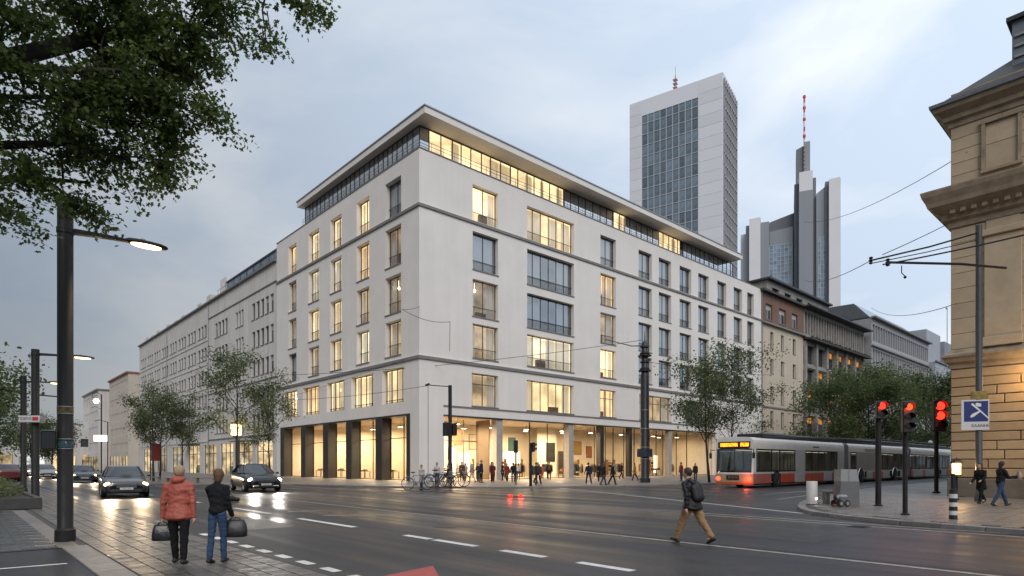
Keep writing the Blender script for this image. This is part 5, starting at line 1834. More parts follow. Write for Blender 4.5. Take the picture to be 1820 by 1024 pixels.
q = MB(); q.tube([(-.2,0,.5),(-.35,0,.75),(-.42,0,.8)],.015,6); q.cyl((-.42,-.15,.8),(-.42,.15,.8),.015,n=6); q.build('handle',mat('cart_red',(0.4,0.05,0.04),0.5),ct)
MB().cbox(-.3,-.2,-.1,.1,.05,.12,.02).build('red_bumper',MATS['cart_red'],ct)

# ---- lanterns, signs and bikes down the left-hand street
l2 = thing('lantern_post','tall post with glowing square lantern under the large street tree','street lamp',(-13.49,7.42,.118))
MB().lathe([(0,0),(.14,0),(.07,.3),(.06,4.0),(0,4.0)],12).build('post',M_pole,l2)
MB().cbox(-.34,.34,-.34,.34,4.02,4.95,.03).build('lantern_glass',emis('lantern_square',(1.0,0.66,0.30),5.0,noise=.5,nscale=3),l2)
MB().lathe([(.5,0),(.3,.2),(.05,.3),(0,.5)],4,(0,0,4.96)).build('lantern_roof',M_pole,l2)
MB().cbox(-.3,.3,-.3,.3,3.95,4.01,.01).build('lantern_base',M_pole,l2)
pl = bpy.data.lights.new('lantern_light','POINT'); pl.energy = 220; pl.color = (1,.66,.32); pl.shadow_soft_size = .3
po = bpy.data.objects.new('lantern_light',pl); COL.objects.link(po); po.parent = l2; po.location = (-.2,-.6,4.5)
rb = thing('red_banner','red banner sign on a post under the street trees','sign',(-16.5,21.5,.118),CAMR)
MB().cyl((-.5,0,0),(-.5,0,4.0),.05,n=8).build('post',M_pole,rb)
MB().cbox(-.42,.42,-.05,.05,1.9,3.6,.02).build('banner',mat('banner_red',(0.22,0.012,0.015),0.6,noise=.2,nscale=3),rb)
ws = thing('lit_sign','white illuminated box sign hung from a facade down the street','sign',(-13.4,72.3,.118),CAMR)
MB().cyl((1.1,0,0),(1.1,0,8.5),.08,n=8).build('post',M_pole,ws)
MB().cbox(-1.1,1.0,-.15,.15,5.3,6.3,.03).build('sign_face',emis('lit_sign_white',(1.0,.95,.86),2.2,noise=.4,nscale=2),ws)
q = MB(); q.tube([(1.1,0,8.4),(-.2,0,8.8),(-1.0,0,8.6)],.05,6); q.build('bracket',M_pole,ws)
hl = thing('hanging_lamp','round white lamp on a curved arm far down the left-hand street','street lamp',(-13.1,79,.118),CAMR)
MB().cyl((.9,0,0),(.9,0,13.5),.1,n=8).build('post',M_pole,hl)
q = MB(); q.tube([(.9,0,13.4),(.2,0,13.9),(-.6,0,13.6),(-.7,0,13.0)],.05,6); q.tube([(.9,0,11),(-.3,0,11.5),(-.9,0,11.2)],.04,6); q.build('arm',M_pole,hl)
MB().ball((0,0,12.4),.42,12,8).build('globe',emis('globe_white',(1,.97,.92),9),hl)
# low railing and benches at the widened pavement
for i,(bx_,by_) in enumerate(((-17.4,10.5),(-15.6,8.6),(-18.4,14.5))):
    t = thing('street_bench',('pale bench at the kerb under the street trees, nearest of three','pale bench at the kerb under the street trees, middle one','pale bench at the kerb beside the red banner')[(1,0,2)[i]],'bench',(bx_,by_,.118),rad(-45))
    MB().cbox(-.9,.9,-.22,.22,.40,.48,.01).build('seat',M_kerb,t)
    for s_ in (-.7,.7): MB().cbox(s_-.08,s_+.08,-.2,.2,0,.4,.01).build('support',M_ledge,t)

# ---- overhead wires
def wire(label, p0, p1, sag=.25, r=.022, n=14):
    p0, p1 = Vector(p0), Vector(p1)
    path = []
    for i in range(n+1):
        t_ = i/n
        p = p0.lerp(p1,t_)
        path.append((p.x,p.y,p.z-4*sag*t_*(1-t_)))
    o = MB().tube(path,r,5).build('overhead_wire',M_wire)
    tag(o,label,'wire','overhead wires of the junction')
wire('overhead wire running from the dark mast across the white facade to the left',(12.7,-15.2,12.4),(-7.5,12.8,10.4),.5,.022)
wire('overhead wire anchored beside the second floor window, rising from the bracket',(.0,-.02,16.0),(-7.42,-8.94,12.8),.1,.02)
wire('short looping overhead wire before the corner of the white building',(-7.42,-8.94,12.8),(-1.59,-6.81,13.2),.35,.02)
wire('thin drop wire hanging before the white corner facade',(-1.59,-6.81,13.2),(-1.62,-6.79,10.8),0,.02)
wire('low overhead wire from the slim pole bracket past the left facade windows',(-2.8,-5.5,8.05),(-6.0,20.0,8.6),.3,.02)
wire('overhead wire from the dark mast to the right behind the street tree',(12.9,-15.3,10.6),(40,-14,12.2),.3,.022)
wire('highest overhead wire, from the sandstone attic across the bank tower',(5.25,-39.6,16.9),(50.9,-13.3,33.3),1.0,.02)
wire('thick overhead wire crossing before the sandstone building at the right edge',(-5.43,-43.23,9.17),(-3.0,-38.4,9.9),.04,.03)
wire('overhead feeder wire leaving the bracket towards the bank tower',(-2.44,-37.83,10.36),(40.6,-17.5,22.7),.5,.018)
wire('overhead wire from the sandstone wall low over the far roofs',(5.25,-39.2,9.6),(57.3,-19.2,22.1),.8,.02)
wire('stay wire from the cornice down to the overhead bracket',(4.9,-38.9,13.5),(-2.7,-38.3,10.4),.03,.018)
wire('thin facade wire along the left street front at first floor height',(-.3,2,11.4),(-.3,60,9.6),.5,.018)
br = thing('overhead_bracket','dark overhead line bracket with insulators before the sandstone building','bracket',(.91,-40.88,0))
q = MB()
q.tube([(-.05,.05,11.5),(-1.6,1.4,10.9),(-3.5,3.05,10.3)],.035,6)
q.tube([(-.05,.05,11.2),(-1.6,1.5,10.7),(-3.4,3.0,10.2)],.02,6)
q.tube([(-3.9,2.3,9.95),(-2.2,.2,9.75),(-.6,-1.0,9.65)],.05,6)
q.build('bracket_arm',M_pole,br)
for a in ((-3.5,3.05,10.3),(-3.9,2.3,9.95)):
    MB().lathe([(.03,-.16),(.09,-.12),(.05,-.06),(.1,0),(.05,.06),(.09,.12),(.03,.16)],10,a).build('insulator',M_black,br)
q = MB(); q.tube([(-3.2,2.0,9.9),(-3.2,2.0,9.6),(-3.1,1.9,9.45)],.02,5); q.ball((-3.1,1.9,9.42),.06); q.build('hanger',M_black,br)
fm = thing('roof_flagpole','thin pale pole rising behind the far grey office','pole',(165,-4,29))
MB().cyl((0,0,-29),(0,0,14),.14,.08,6).build('shaft',M_metal,fm)
MB().box(-1.0,.1,-.1,.1,14,14.4).build('head',M_metal,fm)
# ================================================================== vehicles
M_carpaint = {}
def paint(name, col):
    return mat('car_paint_'+name, col, .28, .35, noise=.12, nscale=1.2, coat=.8)
M_carglass = mat('car_glass',(0.025,0.03,0.036),.06,noise=.2,nscale=2,spec=.9)
M_hl = emis('headlamp_lit',(1.0,0.62,0.26),5.0)
M_hlw = emis('headlamp_lit_white',(1.0,0.95,0.88),14.0)
M_tail = emis('tail_lamp_lit',(1.0,0.05,0.02),10.0)
M_chrome = mat('chrome',(0.6,0.6,0.6),.15,1.0,noise=.1,nscale=4)
M_alloy = mat('alloy',(0.32,0.32,0.33),.35,.8,noise=.2,nscale=8)
M_plate = mat('number_plate',(0.55,0.55,0.52),.4,noise=.1,nscale=6)
def loft(mb, secs):
    n = len(secs[0])
    vs = [p for s_ in secs for p in s_]
    fs = [(i*n+j,i*n+j+1,(i+1)*n+j+1,(i+1)*n+j) for i in range(len(secs)-1) for j in range(n-1)]
    fs += [tuple(range(n)),tuple(range((len(secs)-1)*n,len(secs)*n))[::-1]]
    mb.add(vs,fs)
def smooth_path(keys, m=4):
    """Catmull-Rom through tuples"""
    out_ = []
    K = [keys[0]]+list(keys)+[keys[-1]]
    for i in range(1,len(K)-2):
        for j in range(m):
            t = j/m
            out_.append(tuple(.5*((2*b)+(-a+c)*t+(2*a-5*b+4*c-d)*t*t+(-a+3*b-3*c+d)*t**3) for a,b,c,d in zip(K[i-1],K[i],K[i+1],K[i+2])))
    out_.append(tuple(keys[-1]))
    return out_
def make_car(label, loc, heading, pm, style='sedan', lights=True, tails=False, hl=None, scale=1.0, power=700, group='cars on the left-hand street', plate='F KL 204'):
    t = thing('car', label, 'car', loc, heading, group, scale)
    if style == 'sedan':
        keys = [(2.37,.62,.34,.52,.60),(2.30,.76,.24,.60,.68),(2.12,.84,.19,.66,.755),(1.7,.885,.18,.72,.83),(1.2,.90,.18,.78,.89),(.85,.905,.18,.84,.945),(0,.91,.18,.88,.965),(-1.0,.91,.18,.90,.985),(-1.7,.90,.18,.91,1.0),(-2.1,.865,.20,.90,.985),(-2.32,.79,.27,.82,.92),(-2.38,.68,.36,.70,.80)]
        gl = dict(b0=.98,b1=-1.75,r0=.22,r1=-1.12,bw=.80,rw=.60,zb=.95,zr=1.43)
    else:
        keys = [(2.30,.58,.34,.54,.60),(2.24,.74,.24,.64,.72),(2.05,.83,.19,.71,.81),(1.6,.885,.18,.78,.90),(1.1,.905,.18,.84,.97),(.7,.91,.18,.89,1.02),(0,.915,.18,.93,1.04),(-1.0,.915,.18,.96,1.06),(-1.6,.905,.18,.97,1.07),(-1.95,.86,.22,.95,1.05),(-2.1,.78,.3,.86,.98),(-2.16,.66,.38,.72,.85)]
        gl = dict(b0=1.02,b1=-1.95,r0=.05,r1=-1.35,bw=.81,rw=.58,zb=1.0,zr=1.50)
    secs = []
    for (x,w_,zb,zs,zt) in smooth_path(keys):
        half = [(0,zb),(w_*.80,zb),(w_*.95,zb+.06),(w_,zb+.2),(w_,zs-.12),(w_*.985,zs-.03),(w_*.94,zs+.01),(w_*.80,zt),(w_*.45,zt+.018),(0,zt+.025)]
        ring = [(x,y_,z_) for y_,z_ in half]+[(x,-y_,z_) for y_,z_ in half[-2:0:-1]]+[(x,0,zb)]
        secs.append(ring)
    q = MB(); loft(q,secs)
    body = q.build('body',pm,t,angle=38)
    g = gl
    def ring(u):  # u 0 belt .. 1 roof
        s_ = 1-(1-u)**1.25 if u < 1 else 1
        a = g['b0']+(g['r0']-g['b0'])*u; b = g['b1']+(g['r1']-g['b1'])*u
        w_ = g['bw']+(g['rw']-g['bw'])*u; z_ = g['zb']+(g['zr']-g['zb'])*(u**.92)
        return a,b,w_,z_
    q = MB()
    U = [0,.25,.5,.75,.92]
    rings = []
    for u in U:
        a,b,w_,z_ = ring(u)
        c = .10
        rings.append([(a-.0,-w_*.82,z_),(a+.05,-w_*.4,z_),(a+.06,0,z_),(a+.05,w_*.4,z_),(a,w_*.82,z_),(a-.18,w_,z_),((a+b)/2,w_*1.015,z_),(b+.18,w_,z_),(b,w_*.8,z_),(b-.04,0,z_),(b,-w_*.8,z_),(b+.18,-w_,z_),((a+b)/2,-w_*1.015,z_),(a-.18,-w_,z_)])
    n = 14
    vs = [p for r_ in rings for p in r_]
    q.add(vs,[(i*n+j,i*n+(j+1)%n,(i+1)*n+(j+1)%n,(i+1)*n+j) for i in range(len(U)-1) for j in range(n)])
    q.build('windows',M_carglass,t,smooth=True)
    a,b,w_,z_ = ring(.92)
    q = MB()
    rr = rings[-1]
    ins = [((p[0]-(a+b)/2)*.86+(a+b)/2,p[1]*.86,z_+.035) for p in rr]
    ins2 = [((p[0]-(a+b)/2)*.5+(a+b)/2,p[1]*.5,z_+.055) for p in rr]
    vs = rr+ins+ins2
    q.add(vs,[(j,(j+1)%n,n+(j+1)%n,n+j) for j in range(n)]+[(n+j,n+(j+1)%n,2*n+(j+1)%n,2*n+j) for j in range(n)]+[tuple(range(2*n,3*n))])
    q.build('roof',pm,t,smooth=True)
    for idx in (0,4,5,6,7,8,10,11,12,13):
        pts = []
        for i,r_ in enumerate(rings):
            p = r_[idx]
            pts.append((p[0],p[1]*1.004,p[2]))
        if idx in (0,4,8,10): continue
        MB().tube([(p[0],p[1],p[2]) for p in pts],.035 if idx not in (6,12) else .025,6).build('pillar',pm if idx not in (6,12) else M_black,t)
    fy = .905*.99
    for wx in (1.42,-1.42):
        for s_ in (-1,1):
            MB().lathe([(0,0),(.37,0),(.37,.012),(0,.012)],24,(wx,s_*fy-.0,.345),'y').build('wheel_arch',M_black,t)
            w_ = MB().lathe([(.2,-.11),(.30,-.11),(.325,-.08),(.328,0),(.325,.08),(.30,.11),(.2,.11)],26,(wx,s_*.83,.328),'y').build('wheel',M_rubber,t,angle=40)
            q = MB().lathe([(0,s_*.10),(.05,s_*.115),(.06,s_*.085),(.19,s_*.085),(.21,s_*.112),(.215,s_*.08)],22,(wx,s_*.83,.328),'y')
            for k in range(5):
                an = 2*PI*k/5
                q.tube([(wx,s_*.945,.328),(wx+.19*math.cos(an),s_*.94,.328+.19*math.sin(an))],.022,5)
            q.build('rim',M_alloy,w_)
    hm = hl or M_hl
    nose = keys[1]
    for s_ in (-1,1):
        MB().ball((2.21 if style == 'sedan' else 2.12,s_*.62,.60 if style == 'sedan' else .645),(.12,.25,.11),14,8).build('headlight',hm if lights else M_carglass,t,smooth=True)
        MB().ball((-2.30 if style == 'sedan' else -2.06,s_*.66,.78 if style == 'sedan' else .85),(.06,.13,.07),12,8).build('tail_light',M_tail if tails else mat('tail_lens',(0.2,0.01,0.01),.3),t,smooth=True)
        m_ = MB().ball((.78,s_*1.0,1.0),(.08,.10,.065),10,8).build('mirror',pm,t,smooth=True)
        MB().cbox(2.24,2.315,s_*.5-.14,s_*.5+.14,.29,.345,.01).build('fog_lamp',emis('fog_lamp',(1,.85,.6),2.0) if lights else M_black,t)
    gz = .52 if style == 'sedan' else .50
    gr = MB().cbox(2.22,2.40,-.40,.40,gz-.085,gz+.095,.02).build('grille',M_black,t)
    for k in range(4):
        MB().box(2.395,2.405,-.38,.38,gz-.065+k*.042,gz-.052+k*.042).build('grille_bar',M_chrome if style == 'sedan' else M_black,gr)
    MB().cbox(2.2,2.385,-.62,.62,.235,.34,.02).build('lower_intake',M_black,t)
    pl_ = MB().cbox(2.395,2.412,-.26,.26,.36,.46,.004).build('number_plate',M_plate,t)
    text(pl_,plate,.085,mat('plate_ink',(0.02,0.02,0.02),.5),(2.415,0,.41),(PI/2,0,PI/2))
    MB().tube([(.9,-.55,.985),(.98,.0,1.01),(.95,.3,1.005)],.01,4).build('wiper',M_black,t)
    if lights:
        for s_ in (-1,1):
            spot(t,(2.46,s_*.62,.62),(0,-rad(83.5),0),power,(1,.74,.44) if hm is M_hl else (1,.92,.8),rad(72),.9,.05)
    return t
S_ = 1.12
HD = -PI/2     # facing south, towards the camera
make_car('grey saloon with yellowish headlights approaching on the left-hand street, nearest the women',(-24.45,-8.2,0),rad(-97),paint('graphite',(0.05,0.052,0.058)),'sedan',scale=S_,power=420)
make_car('black car with white headlights turning before the shop pilasters',(-16.9,-6.5,0),rad(-96),paint('black',(0.012,0.013,0.016)),'hatch',scale=S_*1.02,hl=M_hlw,power=420,plate='F BK 871')
make_car('dark car with dazzling lights following the grey saloon',(-22.3,22.5,0),rad(-94),paint('blue',(0.03,0.04,0.06)),'sedan',scale=S_,power=260,plate='F AN 31')
make_car('distant car with lights on, left of the thick lamp post',(-23.4,42,0),HD,paint('silver',(0.25,0.25,0.26)),'hatch',scale=S_,power=150,plate='F TR 6')
make_car('most distant oncoming car down the left-hand street',(-22.6,64,0),HD,paint('white',(0.5,0.5,0.5)),'hatch',scale=S_,power=120,plate='F O 12')
make_car('parked dark red car with glowing tail lights behind the planter',(-27.3,30,0),-HD,paint('maroon',(0.12,0.02,0.02)),'hatch',False,True,scale=S_,plate='F M 3')
make_car('parked blue car with glowing tail lights beyond the maroon one',(-27.3,38,0),-HD,paint('slate',(0.06,0.08,0.11)),'sedan',False,True,scale=S_,plate='F W 77')
make_car('light parked car with tail lights on, last in the kerb row',(-27.3,47,0),-HD,paint('beige',(0.3,0.27,0.23)),'hatch',False,True,scale=S_,plate='F P 8')

# ---- articulated bus
BUS = thing('articulated_bus','white articulated bus with orange red skirt panels and lit amber destination display','bus',(10.3,-24.85,0),PI)
M_buswhite = mat('bus_white',(0.72,0.71,0.69),.35,noise=.08,nscale=.8,coat=.4)
M_busgrey = mat('bus_grey',(0.54,0.54,0.545),.4,noise=.12,nscale=1.0,coat=.2)
M_busred = mat('bus_red',(0.62,0.085,0.035),.4,noise=.25,nscale=1.6,coat=.3)
M_buspink = mat('bus_faded_red',(0.40,0.13,0.11),.45,noise=.3,nscale=1.2)
M_busblack = mat('bus_black',(0.02,0.02,0.022),.4,noise=.2,nscale=3)
M_busglass = glass('bus_glass',tint=(0.30,0.33,0.33),base=.16,rough=.02)
HW = 1.45
def bx(s0, s1): return -s1, -s0
# sections: (start, end)
secs_ = [(0.0,17.2),(18.3,36.0),(37.0,54.5)]
for i,(a,b) in enumerate(secs_):
    # roof shell with rounded shoulders
    prof = [(HW,2.80),(HW,3.10),(HW*.97,3.38),(HW*.88,3.56),(HW*.6,3.64),(0,3.67),(-HW*.6,3.64),(-HW*.88,3.56),(-HW*.97,3.38),(-HW,3.10),(-HW,2.80)]
    q = MB().ext(prof,'x',-b,-(a+(.12 if i == 0 else 0)))
    q.build('roof_shell',M_buswhite,BUS,angle=35)
    q = MB(); q.box(-b,-(a+.15),-HW+.06,HW-.06,.34,.42); q.build('floor',M_busgrey,BUS)
    MB().box(-b+.05,-(a+.3),-HW+.1,HW-.1,2.74,2.79).build('ceiling',mat('bus_ceiling',(0.4,0.38,0.34),.6),BUS)
    MB().box(-b+.3,-(a+.5),-.08,.08,2.70,2.735).build('ceiling_light',emis('bus_interior_light',(1,.86,.62),1.6),BUS)
    # belt rails
    for s_ in (-1,1):
        MB().box(-b,-(a+.12),s_*HW-.03 if s_ > 0 else s_*HW-.005,s_*HW+.005 if s_ > 0 else s_*HW+.03,1.0,1.13).build('belt_rail',M_busgrey,BUS)
    MB().box(-b+.2,-(a+.4),-HW+.25,HW-.25,.20,.33).build('chassis',M_busblack,BUS)
# skirt panels on both sides, alternating colours
def skirt(s0, s1, m, z0=.30):
    for y0,y1 in ((HW-.04,HW+.012),(-HW-.012,-HW+.04)):
        MB().cbox(-s1+.012,-s0-.012,y0,y1,z0,.985,.012).build('skirt_panel',m,BUS)
for s0,s1,m in ((.14,2.9,M_buspink),(4.5,6.9,M_busred),(6.9,8.8,M_busgrey),(8.8,10.1,M_busred),(10.1,12.6,M_busred),(12.6,14.4,M_busgrey),(14.4,17.2,M_buspink),(18.3,19.9,M_buspink),(23.0,24.6,M_busgrey),(24.6,27.6,M_busred),(27.6,29.6,M_busgrey),(33.2,35.9,M_busgrey),(37.05,37.9,M_busred),(37.9,41.5,M_busgrey),(41.5,42.6,M_busred),(42.6,46.4,M_busgrey),(49.6,52,M_busgrey),(52,54.4,M_busred)):
    skirt(s0,s1,m)
# side windows: frame, pane; and pillars
def bwin(s0, s1, m=M_busblack, z0=1.14, z1=2.79, n=1):
    for y_ in (HW-.01,-HW+.01):
        fr = MB()
        fr.box(-s1,-s0,y_-.02,y_+.02,z0,z0+.05); fr.box(-s1,-s0,y_-.02,y_+.02,z1-.05,z1)
        for k in range(n+1):
            c = -s1+.03+(s1-s0-.06)*k/n
            fr.box(c-.03,c+.03,y_-.021,y_+.021,z0+.05,z1-.05)
        w_ = fr.build('side_window',m,BUS)
        for k in range(n):
            put('pane',pane_mesh(round((s1-s0-.06)/n,2),z1-z0-.1,M_busglass),w_,(-s1+.03+(s1-s0-.06)*k/n,y_,z0+.05))
def bpil(s0, s1, m=M_busgrey):
    for y0,y1 in ((HW-.05,HW+.006),(-HW-.006,-HW+.05)):
        MB().box(-s1,-s0,y0,y1,1.131,2.799).build('pillar',m,BUS)
bpil(.14,.52,M_buswhite); bwin(.52,2.95); bwin(2.95,4.3,n=1); bwin(4.3,7.0); bpil(7.0,8.85)
bwin(8.85,15.6,n=5); bpil(15.6,17.2)
bpil(18.3,18.7); bwin(18.7,20.2); bpil(20.2,25.8,mat('bus_panel_beige',(0.36,0.33,0.30),.45,noise=.12,nscale=1)); bwin(20.4,25.9,z0=2.3,n=2) if False else None
bwin(25.8,35.9,n=6); bwin(37.1,46.3,n=6); bpil(46.3,47.2); bwin(47.2,54.4,n=5)
# doors in the middle window run
# bellows between the sections
for a,b in ((17.2,18.3),(36.0,37.0)):
    q = MB()
    nf = 7
    for k in range(nf):
        c = a+(b-a)*(k+.5)/nf
        for w_,x0 in ((HW-.03,c-.04),(HW-.10,c+.03)):
            q.ext([(w_,.4),(w_,3.4),(w_-.2,3.6),(-w_+.2,3.6),(-w_,3.4),(-w_,.4)],'x',-x0-.05,-x0+.02)
    q.build('bellows',mat('bellows_grey',(0.24,0.24,0.245),.7,noise=.2,nscale=4),BUS)
# wheels with arches
for s_ in (3.75,21.4,31.3,48.2):
    for y_ in (1,-1):
        r_ = .56 if s_ > 10 else .52
        MB().lathe([(0,0),(r_+.16,0),(r_+.16,.02),(0,.02)],28,(-s_,y_*(HW-.0)-.01,r_+.02),'y').build('wheel_arch',M_busblack,BUS)
        w_ = MB().lathe([(.30,-.15),(r_-.06,-.15),(r_,-.1),(r_,.1),(r_-.06,.15),(.30,.15)],30,(-s_,y_*(HW-.10),r_),'y').build('wheel',M_rubber,BUS,angle=40)
        q = MB().lathe([(0,y_*.10),(.10,y_*.12),(.12,y_*.06),(.26,y_*.05),(.31,y_*.155),(.33,y_*.14)],26,(-s_,y_*(HW-.10),r_),'y')
        for k in range(10):
            an = 2*PI*k/10
            q.cyl((-s_+.2*math.cos(an),y_*(HW-.04),r_+.2*math.sin(an)),(-s_+.2*math.cos(an),y_*(HW+.01),r_+.2*math.sin(an)),.025,n=6)
        q.build('rim',M_alloy,w_)
# silver arch trim round the second axle
for s_ in (21.4,31.3):
    q = MB()
    q.tube([(-s_+.78*math.cos(PI*k/14),HW+.02,.55+.78*math.sin(PI*k/14)) for k in range(15)],.045,6)
    q.build('arch_trim',M_chrome,BUS)
# front end
fx = 0.0
q = MB()
F = [(-.10,HW),(-.02,HW*.9),(.0,HW*.5),(.0,-HW*.5),(-.02,-HW*.9),(-.10,-HW)]
def strip(z0, z1, lean0=0.0, lean1=0.0, wd=1.0):
    q = MB()
    vs = []
    for z_,ln in ((z0,lean0),(z1,lean1)):
        vs += [(x_+ln,y_*wd,z_) for x_,y_ in F]
    n = len(F)
    q.add(vs,[(j,j+1,n+j+1,n+j) for j in range(n-1)])
    return q
strip(.98,1.10,.02,.02).build('front_rail',M_buswhite,BUS,smooth=True)
ws_ = strip(1.10,2.78,.02,-.10,.97).build('windscreen',M_busglass,BUS,smooth=True)
strip(2.78,3.42,-.10,-.16,.97).build('display_housing',M_busblack,BUS,smooth=True)
strip(3.42,3.60,-.16,-.28,1.0).build('front_cap',M_buswhite,BUS,smooth=True)
strip(.30,.98,.0,.02).build('bumper',mat('bus_bumper_beige',(0.44,0.34,0.20),.45,noise=.2,nscale=2),BUS,smooth=True)
strip(.24,.40,.03,.03,1.005).build('bumper_lip',M_busred,BUS,smooth=True)
for s_ in (-1,1):
    MB().add([(-.09,s_*HW,1.1),(-.02,s_*HW*.93,1.1),(-.13,s_*HW*.93,2.8),(-.20,s_*HW,2.8)],[(0,1,2,3)]).build('corner_post',M_buswhite,BUS)
    MB().ball((.0,s_*1.18,.66),(.07,.19,.15),14,10).build('headlight',emis('bus_red_lamp',(1.0,0.07,0.03),3.0,sample=True),BUS,smooth=True)
    MB().tube([(-.05,s_*HW,2.7),(.25,s_*(HW+.18),2.75),(.28,s_*(HW+.2),2.5)],.025,6).build('mirror_arm',M_busblack,BUS)
    MB().cbox(.22,.30,s_*(HW+.2)-.1,s_*(HW+.2)+.1,2.1,2.52,.03).build('mirror',M_busblack,BUS)
pl = bpy.data.lights.new('bus_lamp_light','POINT'); pl.energy = 14; pl.color = (1,.10,.04); pl.shadow_soft_size = .15
po = bpy.data.objects.new('bus_lamp_light',pl); COL.objects.link(po); po.parent = BUS; po.location = (.35,1.15,.62)
dd = MB().box(-.13,-.085,-1.22,1.22,2.88,3.32).build('destination_display',M_busblack,BUS)
M_led = emis('amber_led',(1.0,0.30,0.012),3.2,sample=True)
rl_ = random.Random(4)
for (y0,y1) in ((.50,1.15),(-1.05,.30)):
    q = MB()
    yy = y0
    while yy < y1-.03:
        for r_ in range(5):
            if rl_.random() < .82:
                q.box(-.08,-.072,yy,yy+.035,2.97+r_*.052,3.012+r_*.052)
        yy += .045
    q.build('display_text',M_led,dd)
np_ = MB().cbox(.0,.05,-.52,.45,.58,.90,.01).build('number_plate',M_busblack,BUS)
text(np_,'28 CW 50',.17,mat('plate_digits',(0.35,0.3,0.18),.5),(.055,-.03,.74),(PI/2,0,PI/2))
# wipers, dashboard, driver's seat and passenger seats
MB().tube([(.05,-.2,1.15),(.0,-.9,1.5),(-.01,-1.1,1.9)],.015,5).build('wiper',M_busblack,BUS)
MB().tube([(.05,.6,1.15),(.0,.1,1.5),(-.02,-.2,1.9)],.015,5).build('wiper',M_busblack,BUS)
MB().cbox(-.75,-.18,-1.3,1.3,.9,1.22,.05).build('dashboard',M_busblack,BUS)
seat_m = mat('bus_seat',(0.10,0.06,0.05),.8,noise=.3,nscale=8)
sme = MB().cbox(-.22,.22,-.42,.42,.42,.52,.03).cbox(-.26,-.18,-.42,.42,.5,1.25,.03).mesh('passenger_seat',seat_m)
for s_ in (2.2,5.4,6.6,8.2,19.6,24.6,26.6,28,29.6,34,35.4,38.6,40,41.6,43,45,51,52.6,54):
    for y_ in (-.92,.92):
        put('passenger_seat',sme,BUS,(-s_,y_,.0))
for s_ in (4.4,9.2,12.2,15.2,27,33,39,45,52):
    MB().cyl((-s_,.5,.42),(-s_,.5,2.74),.02,n=6).build('grab_pole',mat('grab_pole_yellow',(0.5,0.36,0.05),.4),BUS)
# roof equipment
q = MB()
q.cbox(-15.8,-2.4,-1.0,1.0,3.66,3.98,.06)
q.build('roof_equipment',M_busblack,BUS)
MB().cbox(-35.4,-18.8,-1.05,1.05,3.66,4.05,.06).build('roof_equipment',M_busblack,BUS)
MB().cbox(-54,-37.4,-1.05,1.05,3.66,4.02,.06).build('roof_equipment',M_busblack,BUS)
MB().tube([(-2.0,1.2,3.72),(-30,1.2,4.2),(-54,1.2,4.2)],.06,6).build('roof_conduit',M_busblack,BUS)
MB().ball((-47,.9,4.35),(.4,.25,.25),10,8).build('roof_antenna',M_buswhite,BUS)
text(BUS,'MAINLESTN',.42,mat('bus_lettering',(0.06,0.05,0.05),.5),(-24.2,HW+.012,3.0),(PI/2,0,PI),sx=1.6)
MB().cbox(-11.6,-10.4,HW-.002,HW+.012,3.05,3.14,.004).build('vent',M_busblack,BUS)
# ================================================================== trees
M_bark = mat('bark',(0.055,0.045,0.036),0.9,noise=.4,nscale=6,bump=.6,bscale=14)
def leaf_shape(kind):
    if kind == 'lobed':
        return [(0,0),(.30,.12),(.18,.36),(.46,.58),(.18,.66),(.0,1.0),(-.18,.66),(-.46,.58),(-.18,.36),(-.30,.12)]
    return [(0,0),(.26,.35),(.22,.7),(0,1),(-.22,.7),(-.26,.35)]
def add_leaf(mb, p, s, R, shp, droop=.3):
    a = R.uniform(0,2*PI)
    b = R.gauss(-droop,.55)
    d = Vector((math.cos(a)*math.cos(b),math.sin(a)*math.cos(b),math.sin(b)))
    e = d.cross(Vector((0,0,1)))
    e = e.normalized() if e.length > .01 else Vector((1,0,0))
    e.rotate(Matrix.Rotation(R.gauss(0,.6),3,d))
    mb.add([p+d*(v*s)+e*(u*s) for u,v in shp],[tuple(range(len(shp)))])
